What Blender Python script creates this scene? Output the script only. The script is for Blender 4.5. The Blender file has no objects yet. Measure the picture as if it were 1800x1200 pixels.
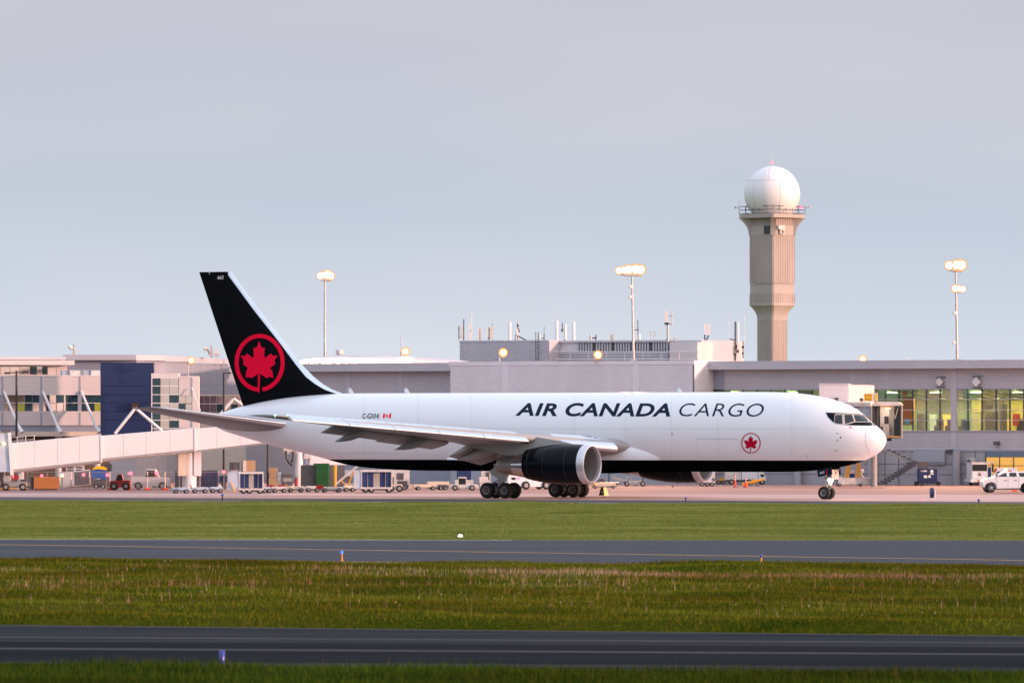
import bpy, bmesh, math, random
import numpy as np
from mathutils import Vector, Matrix
from mathutils.bvhtree import BVHTree
from mathutils.geometry import tessellate_polygon

random.seed(7)
rng = np.random.default_rng(7)
scene = bpy.context.scene
COL = scene.collection

# ------------------------------------------------------------------ camera
F = 12500.0          # focal length in photo pixels (1800 wide)
YH = 760.0           # horizon row
CAMH = 4.4917
cam = bpy.data.cameras.new('camera')
cam.sensor_width = 36.0
cam.lens = F / 1800.0 * 36.0
cam.shift_y = (YH - 600.0) / 1800.0
cam.clip_start = 1.0
cam.clip_end = 20000.0
cam.dof.use_dof = True
cam.dof.focus_distance = 480.0
cam.dof.aperture_fstop = 5.0
camo = bpy.data.objects.new('camera', cam)
COL.objects.link(camo)
camo.location = (0, 0, CAMH)
camo.rotation_euler = (math.radians(90), 0, 0)
scene.camera = camo

# ------------------------------------------------------------------ sky and sun
SUN_EL = math.radians(6.0)
SUN_AZ = math.radians(20.0)     # from +X towards the camera
SUN = Vector((math.cos(SUN_AZ) * math.cos(SUN_EL), -math.sin(SUN_AZ) * math.cos(SUN_EL), math.sin(SUN_EL)))
world = bpy.data.worlds.new('World')
scene.world = world
world.use_nodes = True
wn = world.node_tree
wn.nodes.clear()
def wnode(t, **kw):
    n = wn.nodes.new(t)
    for k, v in kw.items():
        setattr(n, k, v)
    return n
sky = wnode('ShaderNodeTexSky', sky_type='NISHITA')
sky.sun_disc = False
sky.sun_elevation = SUN_EL
sky.sun_rotation = math.atan2(SUN.x, SUN.y)
sky.air_density = 1.2
sky.dust_density = 3.0
bg1 = wnode('ShaderNodeBackground')
bg1.inputs['Strength'].default_value = 0.10
wn.links.new(sky.outputs[0], bg1.inputs['Color'])
tc = wnode('ShaderNodeTexCoord')
sep = wnode('ShaderNodeSeparateXYZ')
wn.links.new(tc.outputs['Generated'], sep.inputs[0])
# thin high haze layer: pale blue-grey near the horizon, paler overhead
ramp = wnode('ShaderNodeValToRGB')
ramp.color_ramp.elements[0].position = 0.0
ramp.color_ramp.elements[0].color = (0.680, 0.725, 0.815, 1)
ramp.color_ramp.elements[1].position = 1.0
ramp.color_ramp.elements[1].color = (0.95, 1.08, 1.33, 1)
for p, c in ((0.014, (0.610, 0.668, 0.752)), (0.034, (0.510, 0.568, 0.660)), (0.060, (0.535, 0.545, 0.620)), (0.30, (0.75, 0.84, 1.01)), (0.6, (0.93, 1.04, 1.25))):
    e = ramp.color_ramp.elements.new(p)
    e.color = (*c, 1)
wn.links.new(sep.outputs['Z'], ramp.inputs[0])
# faint streaky cloud texture
mp = wnode('ShaderNodeMapping')
mp.inputs['Scale'].default_value = (6.0, 6.0, 26.0)
nz = wnode('ShaderNodeTexNoise')
nz.inputs['Scale'].default_value = 1.6
nz.inputs['Detail'].default_value = 3.0
nz.inputs['Roughness'].default_value = 0.5
wn.links.new(tc.outputs['Generated'], mp.inputs[0])
wn.links.new(mp.outputs[0], nz.inputs['Vector'])
cr = wnode('ShaderNodeValToRGB')
cr.color_ramp.elements[0].position = 0.30
cr.color_ramp.elements[0].color = (0.93, 0.96, 0.99, 1)
cr.color_ramp.elements[1].position = 0.72
cr.color_ramp.elements[1].color = (1.06, 1.035, 1.02, 1)
wn.links.new(nz.outputs[0], cr.inputs[0])
mul = wnode('ShaderNodeMix', data_type='RGBA', blend_type='MULTIPLY')
mul.inputs[0].default_value = 1.0
wn.links.new(ramp.outputs[0], mul.inputs[6])
wn.links.new(cr.outputs[0], mul.inputs[7])
# warm brightening towards the low sun
dot = wnode('ShaderNodeVectorMath', operation='DOT_PRODUCT')
dot.inputs[1].default_value = SUN
wn.links.new(tc.outputs['Generated'], dot.inputs[0])
mr = wnode('ShaderNodeMapRange', interpolation_type='SMOOTHSTEP')
mr.inputs[1].default_value = 0.45
mr.inputs[2].default_value = 1.0
wn.links.new(dot.outputs['Value'], mr.inputs[0])
warm = wnode('ShaderNodeMix', data_type='RGBA', blend_type='MIX')
warm.inputs[7].default_value = (2.1, 1.55, 1.30, 1)
wn.links.new(mr.outputs[0], warm.inputs[0])
wn.links.new(mul.outputs[2], warm.inputs[6])
mr2 = wnode('ShaderNodeMapRange', interpolation_type='SMOOTHSTEP')
mr2.inputs[1].default_value = -0.60
mr2.inputs[2].default_value = 0.05
mr2.inputs[4].default_value = 0.35
wn.links.new(dot.outputs['Value'], mr2.inputs[0])
pink = wnode('ShaderNodeMix', data_type='RGBA', blend_type='MULTIPLY')
pink.inputs[7].default_value = (1.09, 1.0, 1.0, 1)
wn.links.new(mr2.outputs[0], pink.inputs[0])
wn.links.new(warm.outputs[2], pink.inputs[6])
bg2 = wnode('ShaderNodeBackground')
bg2.inputs['Strength'].default_value = 1.20
wn.links.new(pink.outputs[2], bg2.inputs['Color'])
mix = wnode('ShaderNodeMixShader')
mix.inputs[0].default_value = 0.88
wn.links.new(bg1.outputs[0], mix.inputs[1])
wn.links.new(bg2.outputs[0], mix.inputs[2])
wout = wnode('ShaderNodeOutputWorld')
wn.links.new(mix.outputs[0], wout.inputs[0])

sl = bpy.data.lights.new('sun', 'SUN')
sl.energy = 4.6
sl.angle = math.radians(2.0)
sl.color = (1.0, 0.57, 0.44)
slo = bpy.data.objects.new('sun', sl)
COL.objects.link(slo)
slo.rotation_euler = (-SUN).to_track_quat('-Z', 'Y').to_euler()

vs = scene.view_settings
vs.view_transform = 'Standard'
vs.look = 'None'
vs.exposure = 0.0
vs.gamma = 1.0
vs.use_curve_mapping = False
scene.render.film_transparent = False
scene.cycles.max_bounces = 6
scene.cycles.transparent_max_bounces = 12

# ------------------------------------------------------------------ helpers
def mat(name, col, rough=0.6, metal=0.0, var=0.08, scale=1.5, stretch=(1, 1, 1), bump=0.0, coat=0.0, spec=0.5, col2=None, detail=4.0, emit=None, estr=0.0):
    m = bpy.data.materials.new(name)
    m.use_nodes = True
    nt = m.node_tree
    b = nt.nodes['Principled BSDF']
    b.inputs['Roughness'].default_value = rough
    b.inputs['Metallic'].default_value = metal
    b.inputs['Specular IOR Level'].default_value = spec
    if coat:
        b.inputs['Coat Weight'].default_value = coat
        b.inputs['Coat Roughness'].default_value = 0.06
    if var > 0 or col2 is not None:
        t = nt.nodes.new('ShaderNodeTexCoord')
        mpn = nt.nodes.new('ShaderNodeMapping')
        mpn.inputs['Scale'].default_value = stretch
        n = nt.nodes.new('ShaderNodeTexNoise')
        n.inputs['Scale'].default_value = scale
        n.inputs['Detail'].default_value = detail
        nt.links.new(t.outputs['Object'], mpn.inputs[0])
        nt.links.new(mpn.outputs[0], n.inputs['Vector'])
        r = nt.nodes.new('ShaderNodeValToRGB')
        r.color_ramp.elements[0].position = 0.3
        r.color_ramp.elements[1].position = 0.7
        if col2 is None:
            a = tuple(max(0, c * (1 - var)) for c in col)
            c2 = tuple(c * (1 + var) for c in col)
        else:
            a, c2 = col, col2
        r.color_ramp.elements[0].color = (*a, 1)
        r.color_ramp.elements[1].color = (*c2, 1)
        nt.links.new(n.outputs[0], r.inputs[0])
        nt.links.new(r.outputs[0], b.inputs['Base Color'])
        if bump:
            bn = nt.nodes.new('ShaderNodeBump')
            bn.inputs['Strength'].default_value = bump
            bn.inputs['Distance'].default_value = 0.05
            nt.links.new(n.outputs[0], bn.inputs['Height'])
            nt.links.new(bn.outputs[0], b.inputs['Normal'])
    else:
        b.inputs['Base Color'].default_value = (*col, 1)
    if emit:
        b.inputs['Emission Color'].default_value = (*emit, 1)
        b.inputs['Emission Strength'].default_value = estr
    return m

def emat(name, col, strength):
    m = bpy.data.materials.new(name)
    m.use_nodes = True
    nt = m.node_tree
    nt.nodes.clear()
    e = nt.nodes.new('ShaderNodeEmission')
    e.inputs[0].default_value = (*col, 1)
    e.inputs[1].default_value = strength
    o = nt.nodes.new('ShaderNodeOutputMaterial')
    nt.links.new(e.outputs[0], o.inputs[0])
    return m

def glassmat(name, tint=(0.75, 0.85, 0.8), refl=0.12, rough=0.02):
    m = bpy.data.materials.new(name)
    m.use_nodes = True
    nt = m.node_tree
    nt.nodes.clear()
    tr = nt.nodes.new('ShaderNodeBsdfTransparent')
    tr.inputs[0].default_value = (*tint, 1)
    gl = nt.nodes.new('ShaderNodeBsdfGlossy')
    gl.inputs['Roughness'].default_value = rough
    lw = nt.nodes.new('ShaderNodeLayerWeight')
    lw.inputs[0].default_value = 0.35
    mm = nt.nodes.new('ShaderNodeMath')
    mm.operation = 'ADD'
    mm.inputs[1].default_value = refl
    mm.use_clamp = True
    mx = nt.nodes.new('ShaderNodeMixShader')
    o = nt.nodes.new('ShaderNodeOutputMaterial')
    nt.links.new(lw.outputs['Fresnel'], mm.inputs[0])
    nt.links.new(mm.outputs[0], mx.inputs[0])
    nt.links.new(tr.outputs[0], mx.inputs[1])
    nt.links.new(gl.outputs[0], mx.inputs[2])
    nt.links.new(mx.outputs[0], o.inputs[0])
    return m

class MB:
    def __init__(s):
        s.v = []; s.f = []
    def add(s, vs, fs):
        o = len(s.v)
        s.v.extend([tuple(p) for p in vs])
        s.f.extend([tuple(i + o for i in f) for f in fs])
        return s
    def box(s, x0, x1, y0, y1, z0, z1):
        if x1 < x0: x0, x1 = x1, x0
        if y1 < y0: y0, y1 = y1, y0
        if z1 < z0: z0, z1 = z1, z0
        return s.add([(x0, y0, z0), (x1, y0, z0), (x1, y1, z0), (x0, y1, z0), (x0, y0, z1), (x1, y0, z1), (x1, y1, z1), (x0, y1, z1)],
                     [(0, 3, 2, 1), (4, 5, 6, 7), (0, 1, 5, 4), (1, 2, 6, 5), (2, 3, 7, 6), (3, 0, 4, 7)])
    def tube(s, p0, p1, r0, r1=None, n=8, cap=True):
        r1 = r0 if r1 is None else r1
        p0 = Vector(p0); p1 = Vector(p1)
        d = (p1 - p0).normalized()
        a = d.cross(Vector((0, 0, 1)) if abs(d.z) < 0.9 else Vector((1, 0, 0))).normalized()
        b = d.cross(a)
        vs = []
        for p, r in ((p0, r0), (p1, r1)):
            for k in range(n):
                t = 2 * math.pi * k / n
                vs.append(p + a * (r * math.cos(t)) + b * (r * math.sin(t)))
        fs = [(k, (k + 1) % n, n + (k + 1) % n, n + k) for k in range(n)]
        if cap:
            fs += [tuple(range(n - 1, -1, -1)), tuple(range(n, 2 * n))]
        return s.add(vs, fs)
    def path(s, pts, r, n=6):
        for a, b in zip(pts[:-1], pts[1:]):
            s.tube(a, b, r, r, n)
        return s
    def loft(s, rings, closed=True, cap=True):
        n = len(rings[0])
        vs = [p for r in rings for p in r]
        fs = []
        m = n if closed else n - 1
        for i in range(len(rings) - 1):
            for k in range(m):
                a = i * n + k; b = i * n + (k + 1) % n
                fs.append((a, b, b + n, a + n))
        if cap and closed:
            fs.append(tuple(range(n - 1, -1, -1)))
            fs.append(tuple(range((len(rings) - 1) * n, len(rings) * n)))
        return s.add(vs, fs)
    def lathe(s, prof, c=(0, 0, 0), axis='z', n=24, cap=False):
        rings = []
        for t, r in prof:
            ring = []
            for k in range(n):
                a = 2 * math.pi * k / n
                if axis == 'z':
                    ring.append((c[0] + r * math.cos(a), c[1] + r * math.sin(a), c[2] + t))
                elif axis == 'x':
                    ring.append((c[0] + t, c[1] + r * math.cos(a), c[2] + r * math.sin(a)))
                else:
                    ring.append((c[0] + r * math.sin(a), c[1] + t, c[2] + r * math.cos(a)))
            rings.append(ring)
        return s.loft(rings, True, cap)
    def prism(s, poly, y0, y1, swap=None):
        """poly: (x, z) outline extruded along y"""
        n = len(poly)
        vs = [(x, y0, z) for x, z in poly] + [(x, y1, z) for x, z in poly]
        fs = [tuple(range(n)), tuple(range(2 * n - 1, n - 1, -1))]
        fs += [(k, n + k, n + (k + 1) % n, (k + 1) % n) for k in range(n)]
        return s.add(vs, fs)
    def build(s, name, m, parent=None, smooth=False, ang=35, loc=None, fix=True, bevel=0.0):
        me = bpy.data.meshes.new(name)
        me.from_pydata(s.v, [], s.f)
        me.update()
        if fix or bevel:
            bm = bmesh.new(); bm.from_mesh(me)
            if bevel:
                bmesh.ops.bevel(bm, geom=[e for e in bm.edges if len(e.link_faces) == 2 and e.calc_face_angle(0) > 0.6], offset=bevel, segments=2, affect='EDGES', clamp_overlap=True)
            bmesh.ops.recalc_face_normals(bm, faces=bm.faces)
            bm.to_mesh(me); bm.free()
        if m is not None:
            me.materials.append(m)
        if smooth:
            me.shade_smooth()
            me.set_sharp_from_angle(angle=math.radians(ang))
        o = bpy.data.objects.new(name, me)
        COL.objects.link(o)
        if parent is not None:
            o.parent = parent
        if loc is not None:
            o.location = loc
        return o

def tag(o, label, cat, group=None):
    o['label'] = label; o['category'] = cat
    if group: o['group'] = group
    return o
def struct(o):
    o['kind'] = 'structure'; return o

class Frame:
    """a thing's local frame: x to the right along its front, y away from the viewer, z up"""
    def __init__(s, u, Y, th=0.0, name=None, label=None, cat=None, group=None):
        s.X0 = (u - 900.0) / F * Y; s.Y0 = Y; s.th = math.radians(th)
        s.c = math.cos(s.th); s.s = math.sin(s.th)
        s.e = None
        if name:
            s.e = bpy.data.objects.new(name, None)
            s.e.empty_display_size = 0.5
            COL.objects.link(s.e)
            s.e.location = (s.X0, s.Y0, 0); s.e.rotation_euler = (0, 0, -s.th)
            tag(s.e, label, cat, group)
    def inv(s, u, v, y=0.0):
        k = (u - 900.0) / F
        x = (k * (s.Y0 + y * s.c) - s.X0 - y * s.s) / (s.c + k * s.s)
        Y = s.Y0 - x * s.s + y * s.c
        return x, CAMH - (v - YH) * Y / F
    def p(s, u, v, y=0.0):
        x, z = s.inv(u, v, y)
        return Vector((x, y, z))
    def loc(s, P):
        dx = P[0] - s.X0; dy = P[1] - s.Y0
        return Vector((dx * s.c - dy * s.s, dx * s.s + dy * s.c, P[2]))
    def bx(s, mb, u0, u1, v0, v1, y0, y1, zmin=None):
        xa, za = s.inv(u0, v0, y0); xb, zb = s.inv(u1, v1, y0)
        if zmin is not None: zb = max(zb, zmin)
        return mb.box(xa, xb, y0, y1, zb, za)
    def part(s, name, m, u0, u1, v0, v1, y0, y1, parent=None, bevel=0.0, zmin=None):
        mb = MB(); s.bx(mb, u0, u1, v0, v1, y0, y1, zmin)
        return mb.build(name, m, parent or s.e, bevel=bevel)
    def poly(s, name, m, pts, y0, y1, parent=None, smooth=False):
        mb = MB(); mb.prism([s.inv(u, v, y0) for u, v in pts], y0, y1)
        return mb.build(name, m, parent or s.e, smooth=smooth)

def GY(v):
    return CAMH * F / (v - YH)
def G(u, v):
    Y = GY(v)
    return Vector(((u - 900.0) / F * Y, Y, 0.0))
def gframe(u, v, name, label, cat, group=None, th=0.0):
    return Frame(u, GY(v), th, name, label, cat, group)

def kids(o):
    return list(o.children)
def copy_tree(o, parent=None):
    c = o.copy(); COL.objects.link(c)
    c.parent = parent
    for ch in kids(o):
        copy_tree(ch, c)
    return c

# ------------------------------------------------------------------ materials
M = {}
M['white'] = mat('aircraft_white', (0.80, 0.82, 0.85), 0.28, var=0.012, scale=0.35, stretch=(0.4, 1, 1), coat=0.25)
M['black'] = mat('aircraft_black', (0.0035, 0.004, 0.006), 0.3, var=0.15, scale=0.8, spec=0.06)
M['belly'] = mat('belly_black', (0.003, 0.0035, 0.005), 0.6, var=0.2, scale=0.6, spec=0.0)
M['blackgloss'] = mat('cowl_black', (0.004, 0.006, 0.010), 0.15, var=0.1, scale=0.8, spec=0.09)
M['silver'] = mat('polished_metal', (0.72, 0.74, 0.77), 0.14, 1.0, var=0.05, scale=2.0)
M['dullmetal'] = mat('dull_metal', (0.42, 0.41, 0.40), 0.38, 0.9, var=0.1, scale=3.0)
M['nozzle'] = mat('nozzle_metal', (0.30, 0.28, 0.26), 0.45, 0.8, var=0.12, scale=3.0)
M['wing_grey'] = mat('wing_grey', (0.33, 0.325, 0.315), 0.42, var=0.05, scale=1.0)
M['flap_grey'] = mat('flap_grey', (0.33, 0.325, 0.32), 0.45, var=0.06, scale=1.2)
M['lip'] = mat('lip_pale', (0.60, 0.60, 0.64), 0.28, 0.5, var=0.03)
M['duct'] = mat('duct_grey', (0.24, 0.235, 0.24), 0.4, 0.2, var=0.05)
M['stab'] = mat('tailplane_grey', (0.15, 0.15, 0.155), 0.4, var=0.06, scale=1.0)
M['fan'] = mat('fan_grey', (0.16, 0.16, 0.17), 0.4, 0.6, var=0.1)
M['tyre'] = mat('tyre', (0.010, 0.010, 0.011), 0.75, var=0.2, scale=4)
M['rim'] = mat('rim', (0.38, 0.38, 0.37), 0.45, 0.4, var=0.12, scale=6)
M['hub'] = mat('wheel_hub', (0.10, 0.10, 0.10), 0.5, 0.4, var=0.3, scale=9)
M['gear'] = mat('gear_grey', (0.42, 0.43, 0.42), 0.45, 0.2, var=0.08, scale=3)
M['door_green'] = mat('gear_door_grey', (0.34, 0.39, 0.38), 0.45, var=0.06, scale=2)
M['navy_ink'] = mat('navy_ink', (0.004, 0.014, 0.036), 0.35, var=0.0, spec=0.1)
M['red_logo'] = mat('logo_red', (0.93, 0.000, 0.040), 0.5, var=0.02, spec=0.1)
M['red_dark'] = mat('roundel_red', (0.46, 0.000, 0.028), 0.5, var=0.02, spec=0.1)
M['cockpit'] = mat('cockpit_glass', (0.012, 0.016, 0.020), 0.06, var=0.3, scale=1.5, spec=0.6)
M['beige'] = mat('window_frame_beige', (0.50, 0.46, 0.40), 0.4, var=0.06)
M['dot'] = mat('dark_fitting', (0.03, 0.03, 0.035), 0.4, var=0.0)
M['textwhite'] = mat('white_ink', (0.8, 0.8, 0.8), 0.5, var=0.0)
M['seam'] = mat('seam_grey', (0.50, 0.51, 0.53), 0.5, var=0.05)
M['clad'] = mat('cladding', (0.50, 0.49, 0.525), 0.5, var=0.04, scale=0.7, stretch=(1.0, 1.0, 0.2), metal=0.1)
M['clad_pale'] = mat('cladding_pale', (0.74, 0.72, 0.755), 0.48, var=0.04, scale=0.7, stretch=(1.0, 1.0, 0.2), metal=0.1)
M['clad_dark'] = mat('cladding_slate', (0.31, 0.33, 0.40), 0.5, var=0.04, scale=0.7, stretch=(1.0, 1.0, 0.2), metal=0.1)
M['clad_warm'] = mat('cladding_cream', (0.66, 0.60, 0.585), 0.5, var=0.04, scale=0.7, stretch=(1.0, 1.0, 0.2))
M['fascia'] = mat('fascia', (0.47, 0.465, 0.51), 0.45, var=0.04, scale=0.4, metal=0.1)
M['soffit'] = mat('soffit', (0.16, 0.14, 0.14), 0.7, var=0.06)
M['roofwhite'] = mat('roof_membrane', (0.52, 0.50, 0.52), 0.5, var=0.05, scale=0.4)
M['wallgrey'] = mat('ground_wall', (0.36, 0.355, 0.385), 0.65, var=0.06, scale=0.8)
M['wallblue'] = mat('wall_blue_grey', (0.34, 0.37, 0.42), 0.6, var=0.05, scale=0.8)
M['mullion'] = mat('mullion', (0.05, 0.055, 0.06), 0.5, var=0.05)
M['transom'] = mat('transom', (0.40, 0.40, 0.42), 0.4, 0.4, var=0.05)
M['navy'] = mat('navy_panel', (0.009, 0.024, 0.090), 0.5, var=0.06, scale=0.7)
M['concrete'] = mat('tower_concrete', (0.385, 0.325, 0.30), 0.85, var=0.14, scale=0.5, stretch=(1, 1, 0.25))
M['concrete_pale'] = mat('tower_concrete_pale', (0.42, 0.37, 0.345), 0.8, var=0.07, scale=0.6)
M['radome'] = mat('radome', (0.78, 0.77, 0.78), 0.42, var=0.012, scale=0.5)
M['rail'] = mat('railing', (0.10, 0.10, 0.11), 0.5, 0.4, var=0.1)
M['galv'] = mat('galvanised', (0.42, 0.40, 0.39), 0.45, 0.5, var=0.1, scale=1.5)
M['antwhite'] = mat('antenna_white', (0.68, 0.66, 0.64), 0.45, var=0.05)
M['darkmetal'] = mat('dark_metal', (0.035, 0.036, 0.042), 0.5, 0.3, var=0.15)
M['jet_white'] = mat('jetway_white', (0.74, 0.70, 0.71), 0.42, var=0.03, scale=0.5, stretch=(0.6, 0.6, 1))
M['tubewhite'] = mat('tube_white', (0.76, 0.73, 0.73), 0.4, var=0.04)
M['bellows'] = mat('bellows', (0.09, 0.09, 0.10), 0.75, var=0.2, scale=2, stretch=(6, 6, 0.4))
M['yellow'] = mat('yellow_paint', (0.72, 0.33, 0.015), 0.45, var=0.06)
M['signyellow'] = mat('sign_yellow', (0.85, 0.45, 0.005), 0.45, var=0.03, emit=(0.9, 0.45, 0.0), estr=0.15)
M['orange'] = mat('orange_ply', (0.50, 0.20, 0.065), 0.65, var=0.10, scale=1.5, stretch=(1, 1, 6))
M['coneorange'] = mat('cone_orange', (0.85, 0.06, 0.01), 0.5, var=0.04)
M['red'] = mat('red_paint', (0.36, 0.018, 0.018), 0.45, var=0.06)
M['vehwhite'] = mat('vehicle_white', (0.66, 0.69, 0.72), 0.35, var=0.03, coat=0.15)
M['glassdark'] = mat('vehicle_glass', (0.02, 0.022, 0.026), 0.06, var=0.2)
M['grey'] = mat('grey_paint', (0.30, 0.30, 0.30), 0.55, var=0.1)
M['palegrey'] = mat('pale_grey_paint', (0.52, 0.52, 0.52), 0.5, var=0.08)
M['darkgrey'] = mat('dark_grey', (0.09, 0.088, 0.095), 0.6, var=0.15)
M['tarpblue'] = mat('tarp_blue', (0.02, 0.10, 0.36), 0.6, var=0.12, scale=3)
M['curtain'] = mat('curtain_blue', (0.010, 0.030, 0.110), 0.65, var=0.3, scale=4, stretch=(3, 3, 0.3))
M['palecart'] = mat('cart_pale_blue', (0.46, 0.53, 0.62), 0.5, var=0.12, scale=2)
M['cartwhite'] = mat('cart_white', (0.58, 0.55, 0.53), 0.55, var=0.22, scale=2.5)
M['green'] = mat('container_green', (0.015, 0.12, 0.025), 0.6, var=0.12)
M['tan'] = mat('tan_box', (0.42, 0.27, 0.15), 0.65, var=0.12)
M['cream'] = mat('cream_paint', (0.66, 0.55, 0.44), 0.45, var=0.06)
M['bluepost'] = mat('marker_blue', (0.004, 0.020, 0.33), 0.25, var=0.1, coat=0.6)
M['glass'] = glassmat('window_glass', (0.70, 0.82, 0.74), 0.03)
M['glass_b'] = glassmat('window_glass_dim', (0.55, 0.66, 0.60), 0.07)
M['glass_c'] = glassmat('window_glass_pale', (0.80, 0.84, 0.74), 0.02)
M['glass_clear'] = glassmat('window_glass_clear', (0.9, 0.88, 0.8), 0.02)
M['glass_teal'] = mat('glass_teal', (0.020, 0.048, 0.058), 0.05, 0.0, var=0.25, scale=0.35, spec=0.6)
M['glass_pink'] = mat('glass_sunset_tint', (0.98, 0.70, 0.55), 0.06, 1.0, var=0.12, scale=0.35)  # mirror glass, pink of the sunset reflection put into its tint
M['lamp'] = emat('lamp_warm', (1.0, 0.86, 0.60), 14.0)
M['glow_ring'] = emat('lamp_glow_ring', (1.0, 0.42, 0.14), 1.3)  # emissive ring painting the orange glow rim round a lamp
M['lamp_small'] = emat('lamp_small', (1.0, 0.66, 0.26), 5.0)
M['lamp_red'] = emat('lamp_red', (1.0, 0.05, 0.08), 9.0)
M['lamp_green'] = emat('lamp_green', (0.25, 1.0, 0.55), 7.0)
M['lamp_blue'] = emat('lamp_blue', (0.06, 0.14, 1.0), 3.0)
M['lamp_white'] = emat('lamp_white', (1.0, 0.95, 0.85), 8.0)
M['taxi_lamp'] = emat('taxi_lamp', (1.0, 0.80, 0.45), 30.0)

# ------------------------------------------------------------------ ground
def line_pt(e, x):
    """ground point with the given world x on an edge given by rows at u=0 and u=1800"""
    a = G(0, e[0]); b = G(1800, e[1])
    t = (x - a.x) / (b.x - a.x)
    return Vector((x, a.y + (b.y - a.y) * t, 0))
def ground_mat(name, c1, c2, c3, sc, stretch, rough=0.9, bump=0.0, fine=8.0, spec=0.2, finestr=0.35):
    m = bpy.data.materials.new(name); m.use_nodes = True
    nt = m.node_tree; b = nt.nodes['Principled BSDF']
    b.inputs['Roughness'].default_value = rough
    b.inputs['Specular IOR Level'].default_value = spec
    g = nt.nodes.new('ShaderNodeNewGeometry')
    mp = nt.nodes.new('ShaderNodeMapping'); mp.inputs['Scale'].default_value = stretch
    nt.links.new(g.outputs['Position'], mp.inputs[0])
    n1 = nt.nodes.new('ShaderNodeTexNoise'); n1.inputs['Scale'].default_value = sc; n1.inputs['Detail'].default_value = 6; n1.inputs['Roughness'].default_value = 0.6
    nt.links.new(mp.outputs[0], n1.inputs['Vector'])
    r = nt.nodes.new('ShaderNodeValToRGB')
    r.color_ramp.elements[0].position = 0.28; r.color_ramp.elements[0].color = (*c1, 1)
    r.color_ramp.elements[1].position = 0.74; r.color_ramp.elements[1].color = (*c3, 1)
    e = r.color_ramp.elements.new(0.5); e.color = (*c2, 1)
    nt.links.new(n1.outputs[0], r.inputs[0])
    n2 = nt.nodes.new('ShaderNodeTexNoise'); n2.inputs['Scale'].default_value = fine; n2.inputs['Detail'].default_value = 3
    nt.links.new(g.outputs['Position'], n2.inputs['Vector'])
    mr = nt.nodes.new('ShaderNodeMapRange'); mr.inputs[1].default_value = 0.25; mr.inputs[2].default_value = 0.75
    mr.inputs[3].default_value = 1 - finestr; mr.inputs[4].default_value = 1 + finestr
    nt.links.new(n2.outputs[0], mr.inputs[0])
    mx = nt.nodes.new('ShaderNodeMix'); mx.data_type = 'RGBA'; mx.blend_type = 'MULTIPLY'; mx.inputs[0].default_value = 1
    nt.links.new(r.outputs[0], mx.inputs[6]); nt.links.new(mr.outputs[0], mx.inputs[7])
    nt.links.new(mx.outputs[2], b.inputs['Base Color'])
    if bump:
        bn = nt.nodes.new('ShaderNodeBump'); bn.inputs['Strength'].default_value = bump; bn.inputs['Distance'].default_value = 0.1
        nt.links.new(n2.outputs[0], bn.inputs['Height']); nt.links.new(bn.outputs[0], b.inputs['Normal'])
    return m
XR = 160.0
def strip(name, e0, e1, z, m, x0=-XR, x1=XR):
    """sheet between near edge e0 and far edge e1"""
    vs = []; fs = []
    n = 8
    for k in range(n + 1):
        x = x0 + (x1 - x0) * k / n
        a = line_pt(e0, x); b = line_pt(e1, x)
        vs += [(x, a.y, z), (x, b.y, z)]
    for k in range(n):
        fs.append((2 * k, 2 * k + 2, 2 * k + 3, 2 * k + 1))
    mb = MB(); mb.add(vs, fs)
    return struct(mb.build(name, m, fix=False))

E_BOT = (1172.5, 1186.0)       # front grass / near road
E_ROAD_FAR = (1098.0, 1117.5)
E_TAXI_NEAR = (992.0, 1004.0)
E_TAXI_FAR = (947.5, 949.5)
E_STRIP_NEAR = (880.0, 887.5)
E_STRIP_FAR = (873.2, 881.8)
E_APRON_MID = (866.0, 869.5)

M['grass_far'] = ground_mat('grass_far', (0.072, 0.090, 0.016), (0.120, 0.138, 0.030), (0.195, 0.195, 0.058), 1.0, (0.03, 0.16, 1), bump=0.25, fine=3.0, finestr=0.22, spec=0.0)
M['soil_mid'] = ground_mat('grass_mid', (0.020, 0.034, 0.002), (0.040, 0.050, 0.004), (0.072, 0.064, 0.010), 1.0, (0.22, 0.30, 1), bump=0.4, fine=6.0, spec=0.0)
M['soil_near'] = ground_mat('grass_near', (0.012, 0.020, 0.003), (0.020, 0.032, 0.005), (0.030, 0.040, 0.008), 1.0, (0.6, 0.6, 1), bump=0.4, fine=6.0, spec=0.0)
M['asph_near'] = ground_mat('asphalt_near', (0.010, 0.015, 0.021), (0.020, 0.025, 0.031), (0.044, 0.043, 0.044), 1.0, (0.010, 0.55, 1), rough=0.9, fine=5.0, finestr=0.14, spec=0.02)
M['asph_dark'] = ground_mat('asphalt_worn_dark', (0.002, 0.005, 0.009), (0.004, 0.008, 0.013), (0.010, 0.013, 0.018), 1.0, (0.012, 0.30, 1), rough=0.9, fine=5.0, finestr=0.14, spec=0.02)
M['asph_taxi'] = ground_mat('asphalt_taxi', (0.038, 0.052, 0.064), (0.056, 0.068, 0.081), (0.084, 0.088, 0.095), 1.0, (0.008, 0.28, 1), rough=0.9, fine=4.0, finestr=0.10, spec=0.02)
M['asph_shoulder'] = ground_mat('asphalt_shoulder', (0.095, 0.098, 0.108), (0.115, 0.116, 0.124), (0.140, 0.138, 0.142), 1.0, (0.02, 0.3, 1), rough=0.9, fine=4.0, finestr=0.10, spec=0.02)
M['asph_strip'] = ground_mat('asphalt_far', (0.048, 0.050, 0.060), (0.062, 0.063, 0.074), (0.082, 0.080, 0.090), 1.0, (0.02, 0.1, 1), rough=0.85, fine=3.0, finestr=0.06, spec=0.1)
M['apron'] = ground_mat('apron_concrete', (0.24, 0.150, 0.145), (0.29, 0.180, 0.165), (0.35, 0.215, 0.190), 1.0, (0.03, 0.10, 1), rough=0.8, fine=2.0, finestr=0.05, spec=0.12)
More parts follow.
